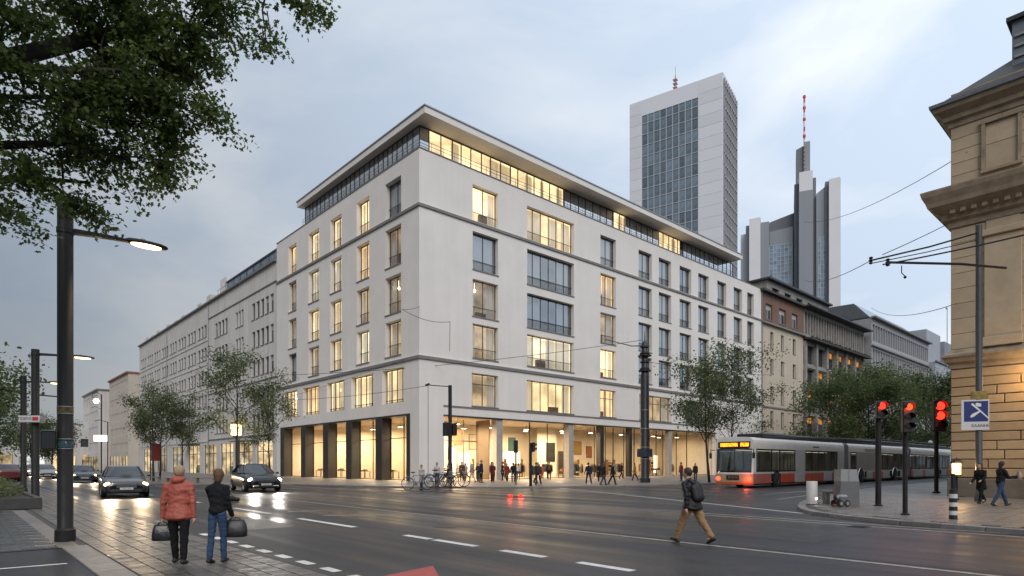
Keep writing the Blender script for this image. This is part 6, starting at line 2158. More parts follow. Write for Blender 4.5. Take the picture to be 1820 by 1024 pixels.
def grow_tree(seed, h, crown_r, clear, n_limb=7, leaves=5000, leaf=.16, spread=.75, shape='plain', trunk_r=.14, cl_r=.6, up=.5, levels=3, lean=0.0):
    """tapered trunk, forking limbs, leaf clumps at the twigs; returns (wood, leaves)"""
    R = random.Random(seed)
    wood, lv = MB(), MB()
    top = Vector((lean*h+R.uniform(-.1,.1)*crown_r,R.uniform(-.1,.1)*crown_r,h*.82))
    base = Vector((0,0,0))
    mid = base.lerp(top,.45)+Vector((R.uniform(-.08,.08),R.uniform(-.08,.08),0))*h*.3
    path = [base,base.lerp(mid,.5)+Vector((R.uniform(-.03,.03),R.uniform(-.03,.03),0)),mid,mid.lerp(top,.5),top]
    wood.tube(path,trunk_r,9,trunk_r*.25)
    tips = []
    def P(t):
        f_ = t*(len(path)-1); i = min(int(f_),len(path)-2)
        return path[i].lerp(path[i+1],f_-i)
    def branch(p, d, l, r, lev):
        q = p+d*l*.5+Vector((R.uniform(-1,1),R.uniform(-1,1),R.uniform(-.3,.6)))*l*.10
        e = p+d*l+Vector((R.uniform(-1,1),R.uniform(-1,1),R.uniform(-.2,.8)))*l*.15
        wood.tube([p,q,e],r,6 if lev < 2 else 4,r*.4)
        tips.append((e,lev)); 
        if lev < levels:
            if lev > 0: tips.append((q,lev))
            for k in range(3 if lev == 0 else 2+(R.random() < .4)):
                dd = (d+Vector((R.uniform(-1,1),R.uniform(-1,1),R.uniform(-.5,.8)))*.8).normalized()
                branch(p.lerp(e,R.uniform(.45,.98)),dd,l*R.uniform(.5,.72),r*.5,lev+1)
    for i in range(n_limb):
        t_ = clear/h/.82+(1-clear/h/.82)*(i/(n_limb-.3))
        a = i*2.4+R.uniform(-.4,.4)
        el = up+R.uniform(-.25,.35)+t_*.35
        d = Vector((math.cos(a)*math.cos(el),math.sin(a)*math.cos(el),math.sin(el)))
        prof = math.sin(PI*min(1,max(0.12,(t_*1.05-clear/h*.55))))
        branch(P(min(t_,.99)),d,crown_r*spread*(.45+.6*prof)*R.uniform(.75,1.1),trunk_r*.42*(1.1-.6*t_),0)
    tips.append((top,3))
    shp = leaf_shape(shape)
    tips = [t for t in tips if t[1] > 0]
    per = max(3,int(leaves/len(tips)))
    for p,lev in tips:
        for k in range(int(per*R.uniform(.4,1.6))):
            v = Vector((R.gauss(0,1),R.gauss(0,1),R.gauss(0,.75)))*cl_r*.5
            add_leaf(lv,p+v,leaf*R.uniform(.65,1.25),R,shp)
    return wood, lv
def tree(label, loc, me_w, me_l, rz=0.0, sc=1.0, group='street trees', name='street_tree'):
    t = thing(name,label,'tree',loc,rz,group,sc)
    put('trunk',me_w,t)
    put('crown',me_l,t)
    return t
def tmesh(*a, m=None, **k):
    w_, l_ = grow_tree(*a,**k)
    return w_.mesh('trunk',M_bark,True), l_.mesh('crown',m or M_leaf)
# airy street trees
ta = tmesh(21,8.5,2.6,3.2,n_limb=9,leaves=5200,leaf=.19,cl_r=.75,trunk_r=.11)
tb = tmesh(34,10.2,3.2,3.6,n_limb=10,leaves=6500,leaf=.20,cl_r=.8,trunk_r=.12)
tc_ = tmesh(55,9.6,4.2,3.0,n_limb=11,leaves=8200,leaf=.20,cl_r=.9,trunk_r=.12,up=.55)
td = tmesh(77,13,5.2,2.4,n_limb=13,leaves=9000,leaf=.34,cl_r=1.5,trunk_r=.2,m=M_leafd)
te = tmesh(91,8.5,4.2,1.8,n_limb=12,leaves=7000,leaf=.30,cl_r=1.25,trunk_r=.18,m=M_leafd)
tree('largest slender street tree before the shops of the grey office block',(-14.1,5.27,.118),*tb,rz=.4)
tree('rounded street tree farthest left beside the red banner',(-17.4,18.1,.118),*ta,rz=1.2)
tree('twin stem neighbour tree just behind the red banner',(-15.6,23.8,.118),*ta,rz=3.4,sc=.96)
tree('thin street tree between the red banner and the largest slender tree',(-14.7,19.2,.118),*ta,rz=5.0,sc=.92)
tree('faint slender tree before the office block shops, nearest the white building',(-9.0,11.5,.118),*tb,rz=2.2,sc=.80)
tree('spreading street tree behind the front of the bus',(17.2,-19.0,.118),*tc_,rz=.6,sc=1.06)
tree('second spreading tree close behind the bus, right of its neighbour',(21.0,-18.6,.118),*tc_,rz=2.9,sc=.92)
for i,(x_,y_,s_,l_) in enumerate(((61.5,-13,.98,'dense green tree before the cream house, first of the row behind the bus'),(70,-15,1.15,'tall dense tree before the concrete block, second of the row behind the bus'),
        (65.3,-18.5,.96,'lower dense tree standing forward in the row behind the bus'),(87,-18,1.2,'broad green tree behind the red traffic lights'),(80,-9,1.12,'dense tree before the dark canopies of the concrete block'),(98,-17,1.15,'dense tree nearest the sandstone corner, beneath the amber window'),(108,-14,1.1,'farthest dense tree of the row behind the bus'))):
    tree(l_,(x_,y_,.118),*td,rz=i*1.3,sc=s_,group='dense trees along the right-hand street')
tree('dark bushy tree at the left edge behind the planter',(-31.2,7.7,.0),*te,rz=.3,sc=1.0,group='promenade trees')
tree('dark bushy tree cut by the left picture edge',(-33.6,1.5,.0),*te,rz=2.0,sc=.9,group='promenade trees')
for i,(x_,y_,s_,l_) in enumerate(((-30.6,62,1.35,'hazy far tree left of the dark lamp posts'),(-31.0,85,1.5,'hazy far tree between the second and third lamp posts'),(-31,108,1.7,'hazy far tree just left of the thick lamp post'),(-18.3,124,1.3,'small far tree right of the thick lamp post'),(-17.8,95,1.0,'far kerb tree before the cream gabled block'))):
    tree(l_,(x_,y_,.0),*te,rz=i*1.9,sc=s_,group='far trees down the left-hand street')

# ---- the big tree overhanging the near promenade
NT = thing('overhanging_tree','large leafy tree overhanging the promenade from the upper left','tree',(-34.6,-32.2,0))
R = random.Random(5)
wood, lv = MB(), MB()
O_ = Vector((-34.6,-32.2,0))
def Q(x,y,z): return Vector((x,y,z))-O_
wood.tube([(0,0,0),(.05,.0,1.5),(.2,-.1,3.2),(.6,-.4,5.0),(.9,-.7,6.6)],.36,14,.24)
limbs = [
 [Q(-33.9,-32.7,5.6),Q(-32.2,-33.6,7.2),Q(-30.9,-34.3,7.85),Q(-29.9,-34.1,8.7),Q(-29.2,-34.2,9.2),Q(-28.4,-34.7,9.5),Q(-27.7,-35.0,9.4)],
 [Q(-33.7,-32.9,6.6),Q(-32.4,-33.8,8.6),Q(-31.0,-34.4,9.8),Q(-29.4,-34.9,10.6),Q(-28.2,-35.2,10.8),Q(-27.2,-35.4,10.6),Q(-26.7,-35.5,10.3)],
 [Q(-34.0,-32.6,5.0),Q(-32.4,-33.0,6.3),Q(-31.0,-33.4,6.9),Q(-29.8,-33.6,7.3),Q(-28.9,-33.9,7.2)],
 [Q(-34.1,-32.5,4.6),Q(-32.6,-32.8,5.6),Q(-31.2,-33.0,6.35),Q(-30.2,-33.2,6.7),Q(-29.4,-33.4,6.8)],
 [Q(-30.9,-34.3,7.85),Q(-29.9,-34.5,8.1),Q(-29.2,-34.5,8.4),Q(-28.5,-34.7,8.6)],
 [Q(-33.9,-32.7,5.6),Q(-33.0,-34.2,7.6),Q(-32.0,-35.6,8.8),Q(-31.0,-36.6,9.6)],
 [Q(-34.1,-32.5,5.6),Q(-35.4,-31.4,7.6),Q(-36.8,-30.6,9.2)],
 [Q(-34.1,-32.5,5.9),Q(-34.6,-33.6,8.0),Q(-35.2,-34.6,10)],
 [Q(-29.9,-34.1,8.7),Q(-29.3,-33.9,8.0),Q(-28.7,-34.0,7.7)],
 [Q(-32.2,-33.6,7.2),Q(-31.2,-33.7,7.5),Q(-30.2,-33.7,7.9),Q(-29.2,-33.9,8.2),Q(-28.4,-34.3,8.0)],
 [Q(-32.4,-33.8,8.6),Q(-31.0,-34.0,9.0),Q(-29.8,-34.4,9.6),Q(-28.9,-34.8,10.0),Q(-28.0,-35.0,10.1)],
 [Q(-31.0,-34.4,9.8),Q(-29.8,-34.2,9.5),Q(-29.0,-34.3,8.9),Q(-28.4,-34.6,8.9)],
]
lr = [.20,.19,.13,.11,.07,.12,.14,.14,.04,.06,.07,.05]
for L_,r_ in zip(limbs,lr):
    wood.tube(L_,r_,9,r_*.22)
twigs = []
def twig(p, d, l, r, lev):
    q = p+d*l*.5+Vector((R.uniform(-1,1),R.uniform(-1,1),R.uniform(-1,.6)))*l*.12
    e = p+d*l+Vector((R.uniform(-1,1),R.uniform(-1,1),R.uniform(-1,.4)))*l*.15
    wood.tube([p,q,e],r,5,r*.4)
    twigs.extend([q,e,p.lerp(e,.75)])
    if lev < 2:
        for k in range(3):
            dd = (d+Vector((R.uniform(-1,1),R.uniform(-1,1),R.uniform(-.9,.7)))*.9).normalized()
            twig(p.lerp(e,R.uniform(.35,1)),dd,l*R.uniform(.45,.7),r*.55,lev+1)
for L_,r_ in zip(limbs,lr):
    n = len(L_)
    for i in range(1,n):
        for k in range(4):
            p = L_[i-1].lerp(L_[i],R.random())
            ax = (L_[i]-L_[i-1]).normalized()
            d = (ax*.7+Vector((R.uniform(-1,1),R.uniform(-1,1),R.uniform(-.7,.9)))).normalized()
            twig(p,d,R.uniform(.5,.95),.022,0)
shp = leaf_shape('lobed')
for p in twigs:
    for k in range(R.randint(5,11)):
        v = Vector((R.gauss(0,1),R.gauss(0,1),R.gauss(0,.8)))*.13
        add_leaf(lv,p+v,R.uniform(.06,.115),R,shp,.45)
wood.build('trunk',M_bark,NT,smooth=True)
lv.build('crown',M_leafn,NT)
# ================================================================== people
_tmp = bpy.data.scenes.new('remesh_work')
def remesh(mb, name, m, vox, it=3, fac=.5):
    me = mb.mesh(name)
    ob = bpy.data.objects.new('remesh_tmp',me)
    _tmp.collection.objects.link(ob)
    a = ob.modifiers.new('r','REMESH'); a.mode = 'VOXEL'; a.voxel_size = vox; a.use_smooth_shade = True
    b = ob.modifiers.new('s','SMOOTH'); b.iterations = it; b.factor = fac
    vl = _tmp.view_layers[0]
    vl.update()
    dg = vl.depsgraph
    out_ = bpy.data.meshes.new_from_object(ob.evaluated_get(dg),depsgraph=dg)
    out_.name = name
    out_.materials.clear(); out_.materials.append(m)
    out_.polygons.foreach_set('use_smooth',[True]*len(out_.polygons))
    bpy.data.objects.remove(ob); bpy.data.meshes.remove(me)
    return out_
M_skin = mat('skin',(0.52,0.30,0.21),.55,noise=.12,nscale=12)
M_skin2 = mat('skin_brown',(0.25,0.135,0.085),.55,noise=.12,nscale=12)
def cloth(name, col, r=.85, n=.25):
    return mat('cloth_'+name,col,r,noise=n,nscale=7,bump=.3,bscale=25,spec=.25)
def wrinkle(me, amp, seed, f=9.0):
    """cloth folds: push the surface along its normals by stretched noise"""
    off = Vector((seed*3.7, seed*1.3, seed*5.1))
    nv = len(me.vertices)
    cs = [0.0]*(nv*3)
    me.vertices.foreach_get('co', cs)
    ns = [0.0]*(nv*3)
    me.vertex_normals.foreach_get('vector', ns)
    for i in range(nv):
        c = Vector(cs[3*i:3*i+3])
        a = mnoise.noise(Vector((c.x*f, c.y*f, c.z*f*1.9))+off)+.5*mnoise.noise(Vector((c.x*f*2.2+c.z*9, c.y*f*2.2, c.z*f*2.6))+off)
        for j in range(3): cs[3*i+j] += ns[3*i+j]*amp*(a-.1)
    me.vertices.foreach_set('co', cs)
    me.update()
    return me
def person(label, loc, rz, h=1.70, legs=((0,0),(0,0)), arms=((0,.1,.15),(0,.1,.15)), top=None, trousers=None, shoes=None, hair=None, hair_style='short',
           coat=0.0, vox=.017, lean=0.0, build=1.0, skin=None, head_turn=0.0, hood=False, group='people on the pavement', detail=False, seated=False, hat=None, head_tilt=0.0):
    """figure facing +Y: legs = (swing, knee) left/right, arms = (swing, abduction, elbow) left/right, radians"""
    k = h/1.75
    skin = skin or M_skin
    bd = build
    t = thing('person',label,'person',loc,rz,group)
    hipz = .93
    J = {}
    for s_,nm,(sw,kn) in ((-1,'L',legs[0]),(1,'R',legs[1])):
        hp = Vector((s_*.092*bd,0,hipz))
        kn_ = hp+Vector((s_*.01,math.sin(sw),-math.cos(sw)))*.43
        an = kn_+Vector((0,math.sin(sw-kn),-math.cos(sw-kn)))*.42
        J['h'+nm],J['k'+nm],J['a'+nm] = hp,kn_,an
        J['f'+nm] = sw-kn
    low = min(J['aL'].z-.085,J['aR'].z-.085)
    def Z(v): return Vector((v.x,v.y,v.z-low))*k
    ln = lean
    def T(x,y,z):      # torso point leaned about the hips
        dz = z-hipz
        return Vector((x,y+dz*math.sin(ln),hipz+dz*math.cos(ln)))
    sh = {}
    for s_,nm,(sw,ab,el) in ((-1,'L',arms[0]),(1,'R',arms[1])):
        p = T(s_*.182*bd,0,1.385)
        d = Vector((s_*math.sin(ab),math.sin(sw)*math.cos(ab),-math.cos(sw)*math.cos(ab)))
        e = p+d*.29
        d2 = Vector((s_*math.sin(ab)*.5,math.sin(sw+el),-math.cos(sw+el))).normalized()
        w_ = e+d2*.255
        sh[nm] = (p,e,w_,d2,s_)
    hc = T(0,.015,1.625)+Vector((0,.02*1,0))
    nk = T(0,-.01,1.46)
    fd = Vector((math.sin(head_turn),math.cos(head_turn),-head_tilt)).normalized()
    sd_ = Vector((math.cos(head_turn),-math.sin(head_turn),0))
    b = MB()
    def cap(mb,p0,r0,p1,r1): mb.cap(Z(p0),r0*k,Z(p1),r1*k,12)
    def el(mb,c,r): mb.ball(Z(c),tuple(x*k for x in r),16,12)
    el(b,hc,(.078,.096,.116)); el(b,hc+fd*.03+Vector((0,0,-.055)),(.055,.062,.062))
    b.ball(Z(hc+fd*.098+Vector((0,0,-.018))),.016*k,8,6)
    for s_ in (-1,1): b.ball(Z(hc+sd_*.076*s_+Vector((0,0,-.015))),tuple(x*k for x in (.014,.02,.03)),8,6)
    cap(b,nk-Vector((0,0,.03)),.058,hc-Vector((0,0,.07)),.052)
    el(b,T(0,0,1.28),(.15*bd,.095*bd,.2)); el(b,T(0,0,1.02),(.135*bd,.09*bd,.16))
    for nm in 'LR':
        p,e,w_,d2,s_ = sh[nm]
        cap(b,p,.045,e,.036); cap(b,e,.036,w_,.027)
        # hand: palm, four fingers slightly curled, thumb from the side
        side = Vector((0,1,0)) if abs(d2.y) < .8 else Vector((0,0,1))
        inw = Vector((-s_,0,0))
        pc = w_+d2*.045
        cap(b,w_+d2*.01,.028,w_+d2*.075,.031)
        side = (side-d2*side.dot(d2)).normalized()
        for f_,l_ in ((-.030,.06),(-.010,.072),(.010,.068),(.029,.052)):
            base = w_+d2*.085+side*f_
            m1 = base+d2*l_*.55+inw*.006
            e1 = m1+(d2*.7+inw*.7)*l_*.5
            cap(b,base,.0095,m1,.009); cap(b,m1,.009,e1,.008)
        tb = w_+d2*.035+side*.03
        cap(b,tb,.012,tb+(d2*.6+side*.6+inw*.3)*.05,.009)
        cap(b,J['h'+nm],.07*bd,J['k'+nm],.05); cap(b,J['k'+nm],.05,J['a'+nm],.036)
        cap(b,J['a'+nm],.036,J['a'+nm]+Vector((0,.10,-.045)),.03)
    put('body',remesh(b,'body',skin,vox*.75 if not detail else .0085,2),t)
    # top
    q = MB()
    sl = 1.0
    el(q,T(0,0,1.30),(.182*bd,.125*bd,.175)); el(q,T(0,0,1.12),(.172*bd,.122*bd,.19))
    el(q,T(0,-.005,.98),(.178*bd,.13*bd,.13))
    for s_ in (-1,1): cap(q,T(0,-.008,1.445),.066,T(s_*.165*bd,0,1.385),.058)
    cap(q,T(0,-.01,1.40),.085,T(0,0,1.470),.064)
    for nm in 'LR':
        p,e,w_,d2,s_ = sh[nm]
        cap(q,p,.064,e,.058); cap(q,e,.058,w_+d2*.005,.047)
    if coat:
        n = 6
        for i in range(n+1):
            z = .98-coat*i/n
            el(q,T(0,-.005,z),((.178+.035*i/n)*bd,(.13+.035*i/n)*bd,.07))
    if hood:
        el(q,T(0,-.075,1.49),(.115,.085,.075))
        cap(q,T(-.07,-.02,1.50),.05,T(.07,-.02,1.50),.05)
    put('jacket',wrinkle(remesh(q,'jacket',top or cloth('black',(0.012,0.012,0.014)),vox),.014 if detail else .008,len(label)),t)
    q = MB()
    el(q,T(0,0,.955),(.160*bd,.115*bd,.12))
    for nm in 'LR':
        cap(q,J['h'+nm]-Vector((0,0,.02)),.095*bd,J['k'+nm],.068*bd); cap(q,J['k'+nm],.068*bd,J['a'+nm]+Vector((0,0,.02)),.058)
    put('trousers',wrinkle(remesh(q,'trousers',trousers or cloth('jeans',(0.03,0.045,0.085)),vox),.011 if detail else .005,len(label)+3),t)
    for nm in 'LR':
        q = MB()
        a = J['a'+nm]
        pitch = max(-.9,min(.9,J['f'+nm]))*.8
        tip = Vector((0,math.cos(pitch),math.sin(pitch)))
        up_ = Vector((0,-math.sin(pitch),math.cos(pitch)))
        p0 = a-up_*.045-tip*.045
        cap(q,p0,.040,p0+tip*.10,.043); cap(q,p0+tip*.10,.043,p0+tip*.195-up_*.008,.030); cap(q,a-up_*.03,.043,a+up_*.05,.046)
        put('shoe',remesh(q,'shoe',shoes or mat('shoe_black',(0.014,0.013,0.013),.45,noise=.2,nscale=9),vox*.8,2),t)
    # hair
    q = MB()
    el(q,hc-fd*.018+Vector((0,0,.022)),(.093,.106,.112))
    if hair_style == 'long':
        cap(q,hc-fd*.05,.078,hc-fd*.085-Vector((0,0,.17)),.055)
    elif hair_style == 'bob':
        cap(q,hc-fd*.04-Vector((0,0,.0)),.085,hc-fd*.05-Vector((0,0,.075)),.072)
    elif hair_style == 'bun':
        q.ball(Z(hc-fd*.10+Vector((0,0,.05))),.05*k,10,8)
    hm = remesh(q,'hair',hair or mat('hair_dark',(0.018,0.013,0.01),.6,noise=.4,nscale=25,bump=.6,bscale=50),vox*.8,2)
    # clear the face side of the hair
    ctr = Z(hc)
    cut = [v.index for v in hm.vertices if (v.co-ctr).dot(fd) > .035*k and v.co.z < ctr.z+.058*k]
    bm = bmesh.new(); bm.from_mesh(hm); bm.verts.ensure_lookup_table()
    bmesh.ops.delete(bm,geom=[bm.verts[i] for i in cut],context='VERTS'); bm.to_mesh(hm); bm.free()
    put('hair',hm,t)
    if detail or True:
        for s_ in (-1,1):
            MB().ball(Z(hc+fd*.083+sd_*.032*s_+Vector((0,0,.008))),.011*k,8,6).build('eye',mat('eye_dark',(0.02,0.015,0.012),.2),t)
        MB().ball(Z(hc+fd*.088+Vector((0,0,-.058))),tuple(x*k for x in (.024,.008,.007)),8,6).build('mouth',mat('lips',(0.32,0.12,0.10),.5),t)
    hands = {nm: (Z(sh[nm][2]+sh[nm][3]*.10)) for nm in 'LR'}
    R_ = Matrix.Rotation(rz,4,'Z')
    return t, {n_: R_@v+Vector(loc) for n_,v in hands.items()}, Z
def holdall(label, hand, rz, w=.34, d=.18, h=.26, m=None, name='handbag', drop=.16):
    """soft bag hanging from a hand by two handles"""
    t = thing(name,label,'bag',(hand.x,hand.y,hand.z-drop-h),rz)
    q = MB()
    vs = []
    prof = [(0,.86,.9),(.05,.98,1.0),(.35,1.0,1.0),(.7,.92,.80),(.92,.80,.45),(1.0,.72,.30)]
    n = 16
    R2 = random.Random(len(label))
    for z_,a,b in prof:
        for j in range(n):
            an = 2*PI*j/n
            c,s_ = math.cos(an),math.sin(an)
            ex = .55
            x_ = math.copysign(abs(c)**ex,c)*w/2*a*(1+R2.uniform(-.03,.03)); y_ = math.copysign(abs(s_)**ex,s_)*d/2*b*(1+R2.uniform(-.05,.05))
            vs.append((x_,y_,z_*h))
    m_ = len(prof)
    q.add(vs,[(i*n+j,i*n+(j+1)%n,(i+1)*n+(j+1)%n,(i+1)*n+j) for i in range(m_-1) for j in range(n)]+[tuple(range(n-1,-1,-1)),tuple(range((m_-1)*n,m_*n))])
    q.build('bag_body',m or mat('bag_black',(0.012,0.012,0.013),.4,noise=.3,nscale=8,bump=.5,bscale=10),t,smooth=True)
    for s_ in (-1,1):
        MB().tube([(-w*.24,s_*d*.16,h*.96),(-w*.16,s_*.02,h+drop*.75),(0,s_*.008,h+drop),(w*.16,s_*.02,h+drop*.75),(w*.24,s_*d*.16,h*.96)],.010,6).build('handle',m or MATS['bag_black'],t)
    return t
C_rust = mat('cloth_rust_quilt',(0.36,0.085,0.055),.62,noise=.12,nscale=5,bump=.25,bscale=30)
C_black = cloth('black',(0.012,0.012,0.014))
C_jeans = cloth('jeans',(0.035,0.065,0.13))
C_blk2 = cloth('black_trouser',(0.010,0.010,0.011))
C_khaki = cloth('khaki',(0.30,0.19,0.095))
C_leather = mat('leather_black',(0.010,0.010,0.012),.55,noise=.15,nscale=6,bump=.25,bscale=20,spec=.3)
C_grey = cloth('charcoal',(0.045,0.045,0.05))
C_navy = cloth('navy',(0.016,0.022,0.045))
C_white = cloth('offwhite',(0.50,0.47,0.43))
C_brown = cloth('brown',(0.13,0.06,0.03))
C_red = cloth('red',(0.33,0.06,0.04))
C_blue = cloth('blue',(0.05,0.10,0.22))
H_blond = mat('hair_blond',(0.42,0.30,0.18),.6,noise=.35,nscale=25,bump=.6,bscale=50)
H_brown = mat('hair_brown',(0.12,0.06,0.03),.6,noise=.4,nscale=25,bump=.6,bscale=50)
H_grey = mat('hair_grey',(0.25,0.24,0.23),.6,noise=.3,nscale=25,bump=.6,bscale=50)
H_dark = mat('hair_dark',(0.018,0.013,0.01),.6,noise=.4,nscale=25,bump=.6,bscale=50)
AWAY = -YAW      # facing the way the camera looks
# two women walking away on the setts
_,hd,_z = person('blond woman in quilted rust jacket and black trousers walking away with a bag',(-28.42,-35.30,.02),AWAY+.10,1.66,((.16,.05),(-.06,.02)),((.0,.20,.12),(-.10,.16,.10)),C_rust,C_blk2,None,H_blond,'short',.16,.0125,0.02,1.10,None,.15,True,'women walking on the promenade',True)
holdall('shiny black bag hanging from the hand of the blond woman',hd['L']-Vector((0,0,.01)),AWAY+.3,.33,.16,.27,mat('bag_shiny',(0.015,0.016,0.02),.25,noise=.3,nscale=10,bump=.6,bscale=14),drop=.05)
_,hd,_z = person('brown haired woman in black jumper and blue jeans walking away',(-27.90,-35.62,.02),AWAY-.05,1.60,((-.10,.05),(.12,.10)),((.55,.10,1.2),(.10,.05,.45)),C_black,C_jeans,None,H_brown,'bob',.0,.0125,.02,.92,None,-.35,False,'women walking on the promenade',True)
holdall('round black shoulder bag held at the hip of the woman in jeans',hd['R']+Vector((.02,-.03,.02)),AWAY+.2,.40,.22,.30,None,drop=.03)
# man crossing
_,hd,_z = person('man in black leather jacket and khaki trousers striding across the road',(-19.45,-39.6,.004),rad(-42.35)+.75,1.68,((.42,.10),(-.42,.18)),((-.35,.16,.35),(.30,.16,.40)),C_leather,C_khaki,None,mat('hair_black_brown',(0.03,0.017,0.011),.6,noise=.4,nscale=25,bump=.6,bscale=50),'short',.14,.0125,.14,1.30,None,-.2,False,'people crossing the road',True)
bp = thing('backpack','black backpack on the shoulders of the man crossing','bag',(-19.45,-39.6,.004),rad(-42.35)+.75)
q = MB(); q.cap((0,-.10,1.22),.11,(0,-.15,1.0),.12); q.cap((-.09,-.09,1.18),.09,(-.09,-.14,.98),.095); q.cap((.09,-.09,1.18),.09,(.09,-.14,.98),.095)
put('pack_body',remesh(q,'pack_body',mat('pack_black',(0.009,0.009,0.010),.6,noise=.3,nscale=8,bump=.4,bscale=12),.014),bp)
for s_ in (-.1,.1):
    MB().tube([(s_,-.10,1.28),(s_*1.1,.02,1.36),(s_*1.1,.11,1.22),(s_*1.0,.05,1.0)],.022,6).build('strap',MATS['pack_black'],bp)
# two people by the sandstone wall
_,hd,_z = person('person in long black coat walking beside the striped bollard',(-.75,-41.25,.118),AWAY+PI*.62,1.66,((.35,.1),(-.35,.25)),((.3,.1,.9),(.1,.1,.8)),C_blk2,C_blk2,None,H_dark,'bob',.32,.0135,.08,1.0,None,.2,False,'people by the sandstone wall',True)
_,hd,_z = person('person in black top and blue jeans hugging a pale bag by the sandstone wall',(-1.9,-42.05,.118),AWAY-PI*.52,1.74,((.38,.08),(-.3,.2)),((.5,.1,1.2),(.45,.12,1.25)),C_black,C_jeans,None,H_dark,'long',.0,.0135,.05,1.0,None,-.1,False,'people by the sandstone wall',True)
holdall('pale sling bag carried by the person in jeans near the sandstone wall',hd['R']+Vector((0,0,.20)),.5,.28,.14,.26,cloth('pale_bag',(0.42,0.33,0.27)),'sling_bag',.04)
# people before the shops
W0 = ((0.05,.02),(-.05,.02)); W1 = ((.32,.1),(-.30,.2)); W2 = ((-.28,.18),(.30,.08))
A0 = ((.0,.12,.2),(.0,.12,.2)); A1 = ((.3,.12,.3),(-.3,.12,.25)); A2 = ((.2,.1,1.1),(.15,.1,1.0))
PZ = .118
crowd = [
 ('person in rust brown coat standing by the slim pole',(2.83,-2.65),2.4,1.80,W0,A0,C_brown,C_blk2,H_brown,'long',.25),
 ('person in pink top and pale trousers before the lit entrance',(2.42,-4.62),.4,1.62,W1,A1,cloth('pink',(0.40,0.20,0.17)),C_white,H_blond,'bob',0),
 ('tall person in navy coat with face towards the street at the entrance',(1.97,-6.42),3.6,1.92,W0,A0,C_navy,C_blk2,H_dark,'short',.2),
 ('person in dark red coat talking before the first column',(2.71,-7.09),2.2,1.72,W0,A2,cloth('wine',(0.11,0.02,0.018)),C_blk2,H_dark,'bob',.3),
 ('person in long black coat with red scarf before the first column',(8.08,-2.25),1.2,1.80,W0,A0,C_blk2,C_blk2,H_dark,'short',.4),
 ('person in black jacket behind the signal post at the shop glass',(3.99,-8.26),AWAY,1.74,W1,A1,C_black,C_grey,H_dark,'short',0),
 ('child in orange red coat at the shop glass',(15.0,-.8),AWAY,1.55,W0,A0,cloth('orange',(0.45,0.10,0.04)),C_red,H_brown,'bob',.25),
 ('person in grey jacket carrying a pale bag at the kerb post',(.9,-14.4),2.0,1.76,W2,A1,C_grey,C_navy,H_dark,'short',0),
 ('person in black bending down near the shop doors',(13.94,-1.63),1.4,1.66,((.5,.7),(.35,.6)),A2,C_black,C_blk2,H_dark,'bob',0),
 ('person in black with brown backpack looking into the shop',(12.95,-3.81),AWAY,1.80,W0,A0,C_black,C_blk2,H_dark,'short',0),
 ('person in navy jacket standing alone before the pale shop bay',(6.45,-14.53),AWAY+.3,1.74,W1,A1,C_navy,C_navy,H_dark,'short',.08),
 ('person in black top facing the street right of the navy jacket',(11.99,-10.99),AWAY+PI+.3,1.72,W2,A2,C_black,C_blk2,H_dark,'bob',0),
 ('person in black with shoulder bag walking near the kerb',(4.82,-18.31+.9),AWAY-PI*.4,1.70,W1,A1,C_black,C_grey,H_brown,'long',.1),
 ('person in black puffed coat beside the one with shoulder bag',(6.27,-17.1),AWAY-PI*.55,1.72,W2,A1,C_blk2,C_blk2,H_brown,'short',.15),
 ('person in red top half hidden behind the man crossing',(19.15,-15.01),AWAY+2,1.75,W0,A0,C_red,C_jeans,H_dark,'short',0),
 ('person in grey coat next to the red top near the bus',(20.6,-15.6),AWAY+2.6,1.68,W0,A0,C_grey,C_navy,H_blond,'bob',.15),
]
crowd += [
 ('person in cream coat stepping out of the lit entrance',(4.6,-.9),AWAY+PI-.3,1.72,W1,A1,cloth('cream',(0.45,0.38,0.29)),C_brown,H_blond,'long',.3),
 ('person in blue jacket waiting left of the signal at the shop',(5.6,-3.6),AWAY+1.0,1.78,W0,A0,C_blue,C_grey,H_dark,'short',0),
 ('person in grey hooded top between the rust and pink figures',(3.6,-4.0),AWAY+2.4,1.70,W0,A2,C_grey,C_jeans,H_brown,'short',.05),
 ('person in red scarf coat near the first column, back turned',(6.2,-5.0),AWAY+.2,1.70,W2,A1,cloth('burgundy',(0.20,0.03,0.03)),C_blk2,H_grey,'bob',.28),
 ('person in olive parka beside the grey signal post',(4.4,-10.6),AWAY-.8,1.76,W1,A0,cloth('olive',(0.09,0.085,0.04)),C_blk2,H_dark,'short',.2),
 ('person in white top looking at the bright show panel',(10.6,-1.8),AWAY,1.68,W0,A2,C_white,C_jeans,H_dark,'long',0),
 ('person in black suit between the dark shop columns',(22.5,-5.5),AWAY-1.2,1.78,W1,A1,C_blk2,C_blk2,H_grey,'short',.1),
 ('person in mustard coat passing the dark mast',(17.4,-11.0),AWAY+1.4,1.70,W2,A1,cloth('mustard',(0.38,0.22,0.05)),C_navy,H_brown,'bob',.25),
]
packs = {9:C_brown,12:C_black}
for i,(lb,(x_,y_),rz,h_,lg,ar,tp2,tr_,hr,hs_,ct_) in enumerate(crowd):
    person(lb,(x_,y_,PZ),rz,h_,lg,ar,tp2,tr_,None,hr,hs_,ct_,.019,.30 if i == 8 else .03,random.uniform(.95,1.1),M_skin if i % 4 else M_skin2)
bk = thing('backpack','brown backpack worn by a person at the shop glass','bag',(12.95,-3.81,PZ),AWAY)
q = MB(); q.cap((0,-.17,1.32),.14,(0,-.2,1.08),.15)
put('pack_body',remesh(q,'pack_body',C_brown,.02),bk)
for s_ in (-.11,.11): MB().tube([(s_,-.10,1.42),(s_,.03,1.5),(s_,.12,1.34)],.02,5).build('strap',C_brown,bk)

